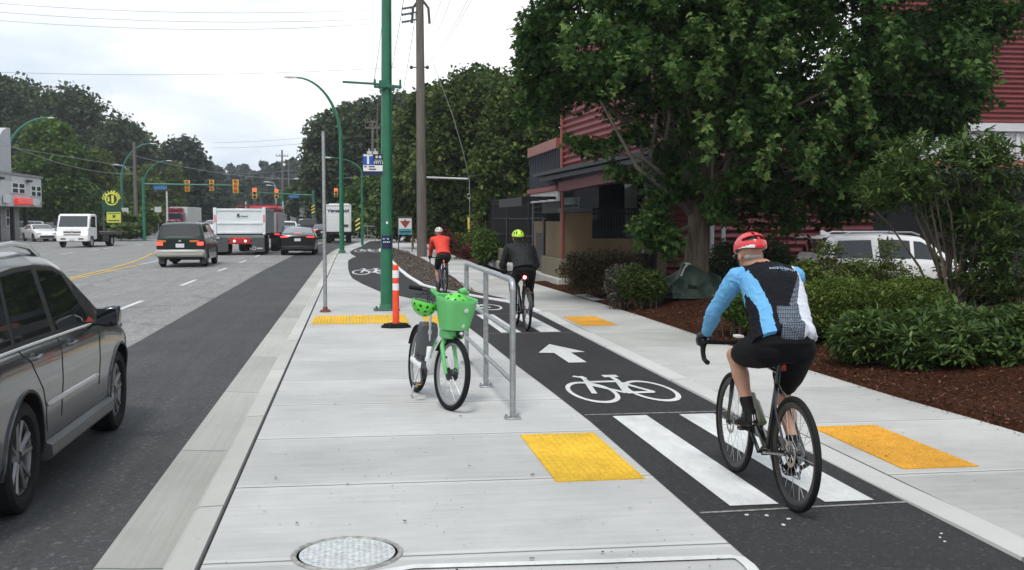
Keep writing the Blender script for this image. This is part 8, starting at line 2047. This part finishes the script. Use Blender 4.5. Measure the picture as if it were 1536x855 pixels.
whorl_bush('laurel_shrub', 'low lush shrub with pointed green leaves spilling over the mulch, left of the ivy', [(1310, 505, 60, 36, .5, 0), (1370, 525, 60, 44, .6, -.4), (1285, 515, 36, 28, .4, 0)], 12.3, 640, 12, .13, LANCE, m_rhod, 'low leafy shrubs at the mulch edge', .6, 24, .01, tilt=.15)
whorl_bush('laurel_shrub', 'low lush shrub with pointed leaves at the right edge of the picture', [(1440, 525, 60, 46, .5, 0), (1510, 530, 50, 46, .5, -.1), (1480, 500, 50, 30, .5, .3), (1400, 490, 50, 26, .5, .6), (1540, 500, 40, 40, .5, 0)], 11.5, 820, 12, .13, LANCE, m_rhod, 'low leafy shrubs at the mulch edge', .6, 24, .01, tilt=.15)
V, F, A = whorls(clump_centres([E_(1265, 452, 14.2, 75, 38, .75), E_(1210, 470, 14.0, 40, 40, .6), E_(1335, 452, 14.0, 60, 36, .7)], 90, .95), 7, .075, OVAL, .5)
stray = bpy.data.objects.get('clipped_hedge'); arr_obj('stray_shoots', V-np.array(stray.location), F, m_bright, stray, A)['kind'] = 'stuff'
whorl_bush('laurel_shrub', 'low leafy shrub just outside the right edge of the picture', [(1640, 560, 70, 46, .5, 0), (1720, 590, 60, 46, .5, 0)], 10.8, 420, 11, .13, LANCE, m_rhod, 'low leafy shrubs at the mulch edge', .6, 16, .01, tilt=.15)
whorl_bush('ivy_patch', 'round-leaved ivy climbing between the hedge and the tall shrub', [(1440, 478, 34, 22, .4, 0), (1390, 470, 30, 20, .4, .2)], 13.2, 60, 7, .12, OVAL, m_rhod, None, .6, 8, .008)
# bits along the far bed near the fence
bush('grass_tuft', 'bright upright grassy tuft at the end of the brown fence wall', [(729, 368, 11, 20, .4)], 40, 120, .14, LANCE, m_mid, .25, 40, cat='plant', zb=0.0, up=.1)
bush('red_shrub', 'reddish shrub between the pole and the cyclist in red', [(667, 360, 16, 16, .5), (705, 378, 16, 10, .5)], 46, 90, .09, OVAL, leaf_mat('red_leaf', (.04, .008, .006), (.12, .03, .02), None, .6, .2), .25, 34, zb=0.0)
bush('garden_plants', 'mixed low plants with pale flowers under the street trees', [(735, 352, 34, 14, .8), (700, 362, 30, 10, .6)], 48, 170, .1, OVAL, m_bright, .25, 30, cat='plants', zb=0.05)
# far wooded hillside: one mass of crowns
def forest(name, n, region, lm, h=(9, 16), seed=0, leaf=1.6, per=26):
    L = []
    for i in range(n):
        x, y, z = region(); hh = rng.uniform(*h); w_ = hh*rng.uniform(.16, .34); k = 7 if rng.random() < .55 else 6
        cs = np.array([[x+rng.normal()*w_*.2, y+rng.normal()*w_*.2, z+hh*(j+.8)/k] for j in range(k)])
        sh = 'c' if k == 7 else 'r'
        rads = np.array([w_*(1.25-1.1*(j+.5)/k) if sh == 'c' else w_*math.sin(PI*(j+1.2)/(k+1.2))*1.1 for j in range(k)])
        v, f, a = clump_leaves(cs, rads.clip(.5, 9), per, leaf, BIT, 1.0*hh/k/np.mean(rads), .1, .5, .3)
        L.append((v, f, np.clip(a*.6+rng.random()*.5-.05, 0, 1)))
    V, F, A = join_leaves(L); o = arr_obj(name, V, F, lm, None, A); o['kind'] = 'stuff'; return o
def regA():
    y = rng.uniform(300, 620); ax = rng.uniform(-.42, .16); x = y*ax
    return x, y, hill(x, y)-.4
m_far = leaf_mat('hillside_foliage', (.022, .034, .026), (.055, .075, .052), (.10, .12, .075), .8, .12)
forest('hillside_wood', 520, regA, m_far, (9, 17))
def regB():
    y = rng.uniform(235, 300); x = y*rng.uniform(-.34, .05); return x, y, -.3
forest('valley_wood', 150, regB, m_far, (5, 11), leaf=1.1)
def regC():
    y = rng.uniform(180, 330); x = y*rng.uniform(-.85, -.40); return x, y, -.3
forest('left_wood', 130, regC, m_dark, (8, 14), leaf=1.5)
def regD():
    y = rng.uniform(75, 190); x = 9+rng.uniform(0, 1)*y*.6; return x, y, -.3
forest('right_wood', 110, regD, m_maple2, (8, 13), leaf=.9)

# the air between here and the far hillside
mb = MB(); mb.bb(-420, 420, -30, 700, -2, 75)
hz = mb.build('haze', None, smooth=False) if False else None
me = bpy.data.meshes.new('haze'); me.from_pydata(mb.V, [], mb.F); hz = bpy.data.objects.new('haze', me); C.objects.link(hz); hz['kind'] = 'stuff'
hm = bpy.data.materials.new('haze'); hm.use_nodes = True; hn = hm.node_tree; hn.nodes.remove(hn.nodes['Principled BSDF'])
pv = hn.nodes.new('ShaderNodeVolumePrincipled'); pv.inputs['Color'].default_value = (.86, .92, 1, 1); pv.inputs['Density'].default_value = .00038; pv.inputs['Anisotropy'].default_value = .3
hn.links.new(pv.outputs[0], hn.nodes['Material Output'].inputs['Volume']); me.materials.append(hm)
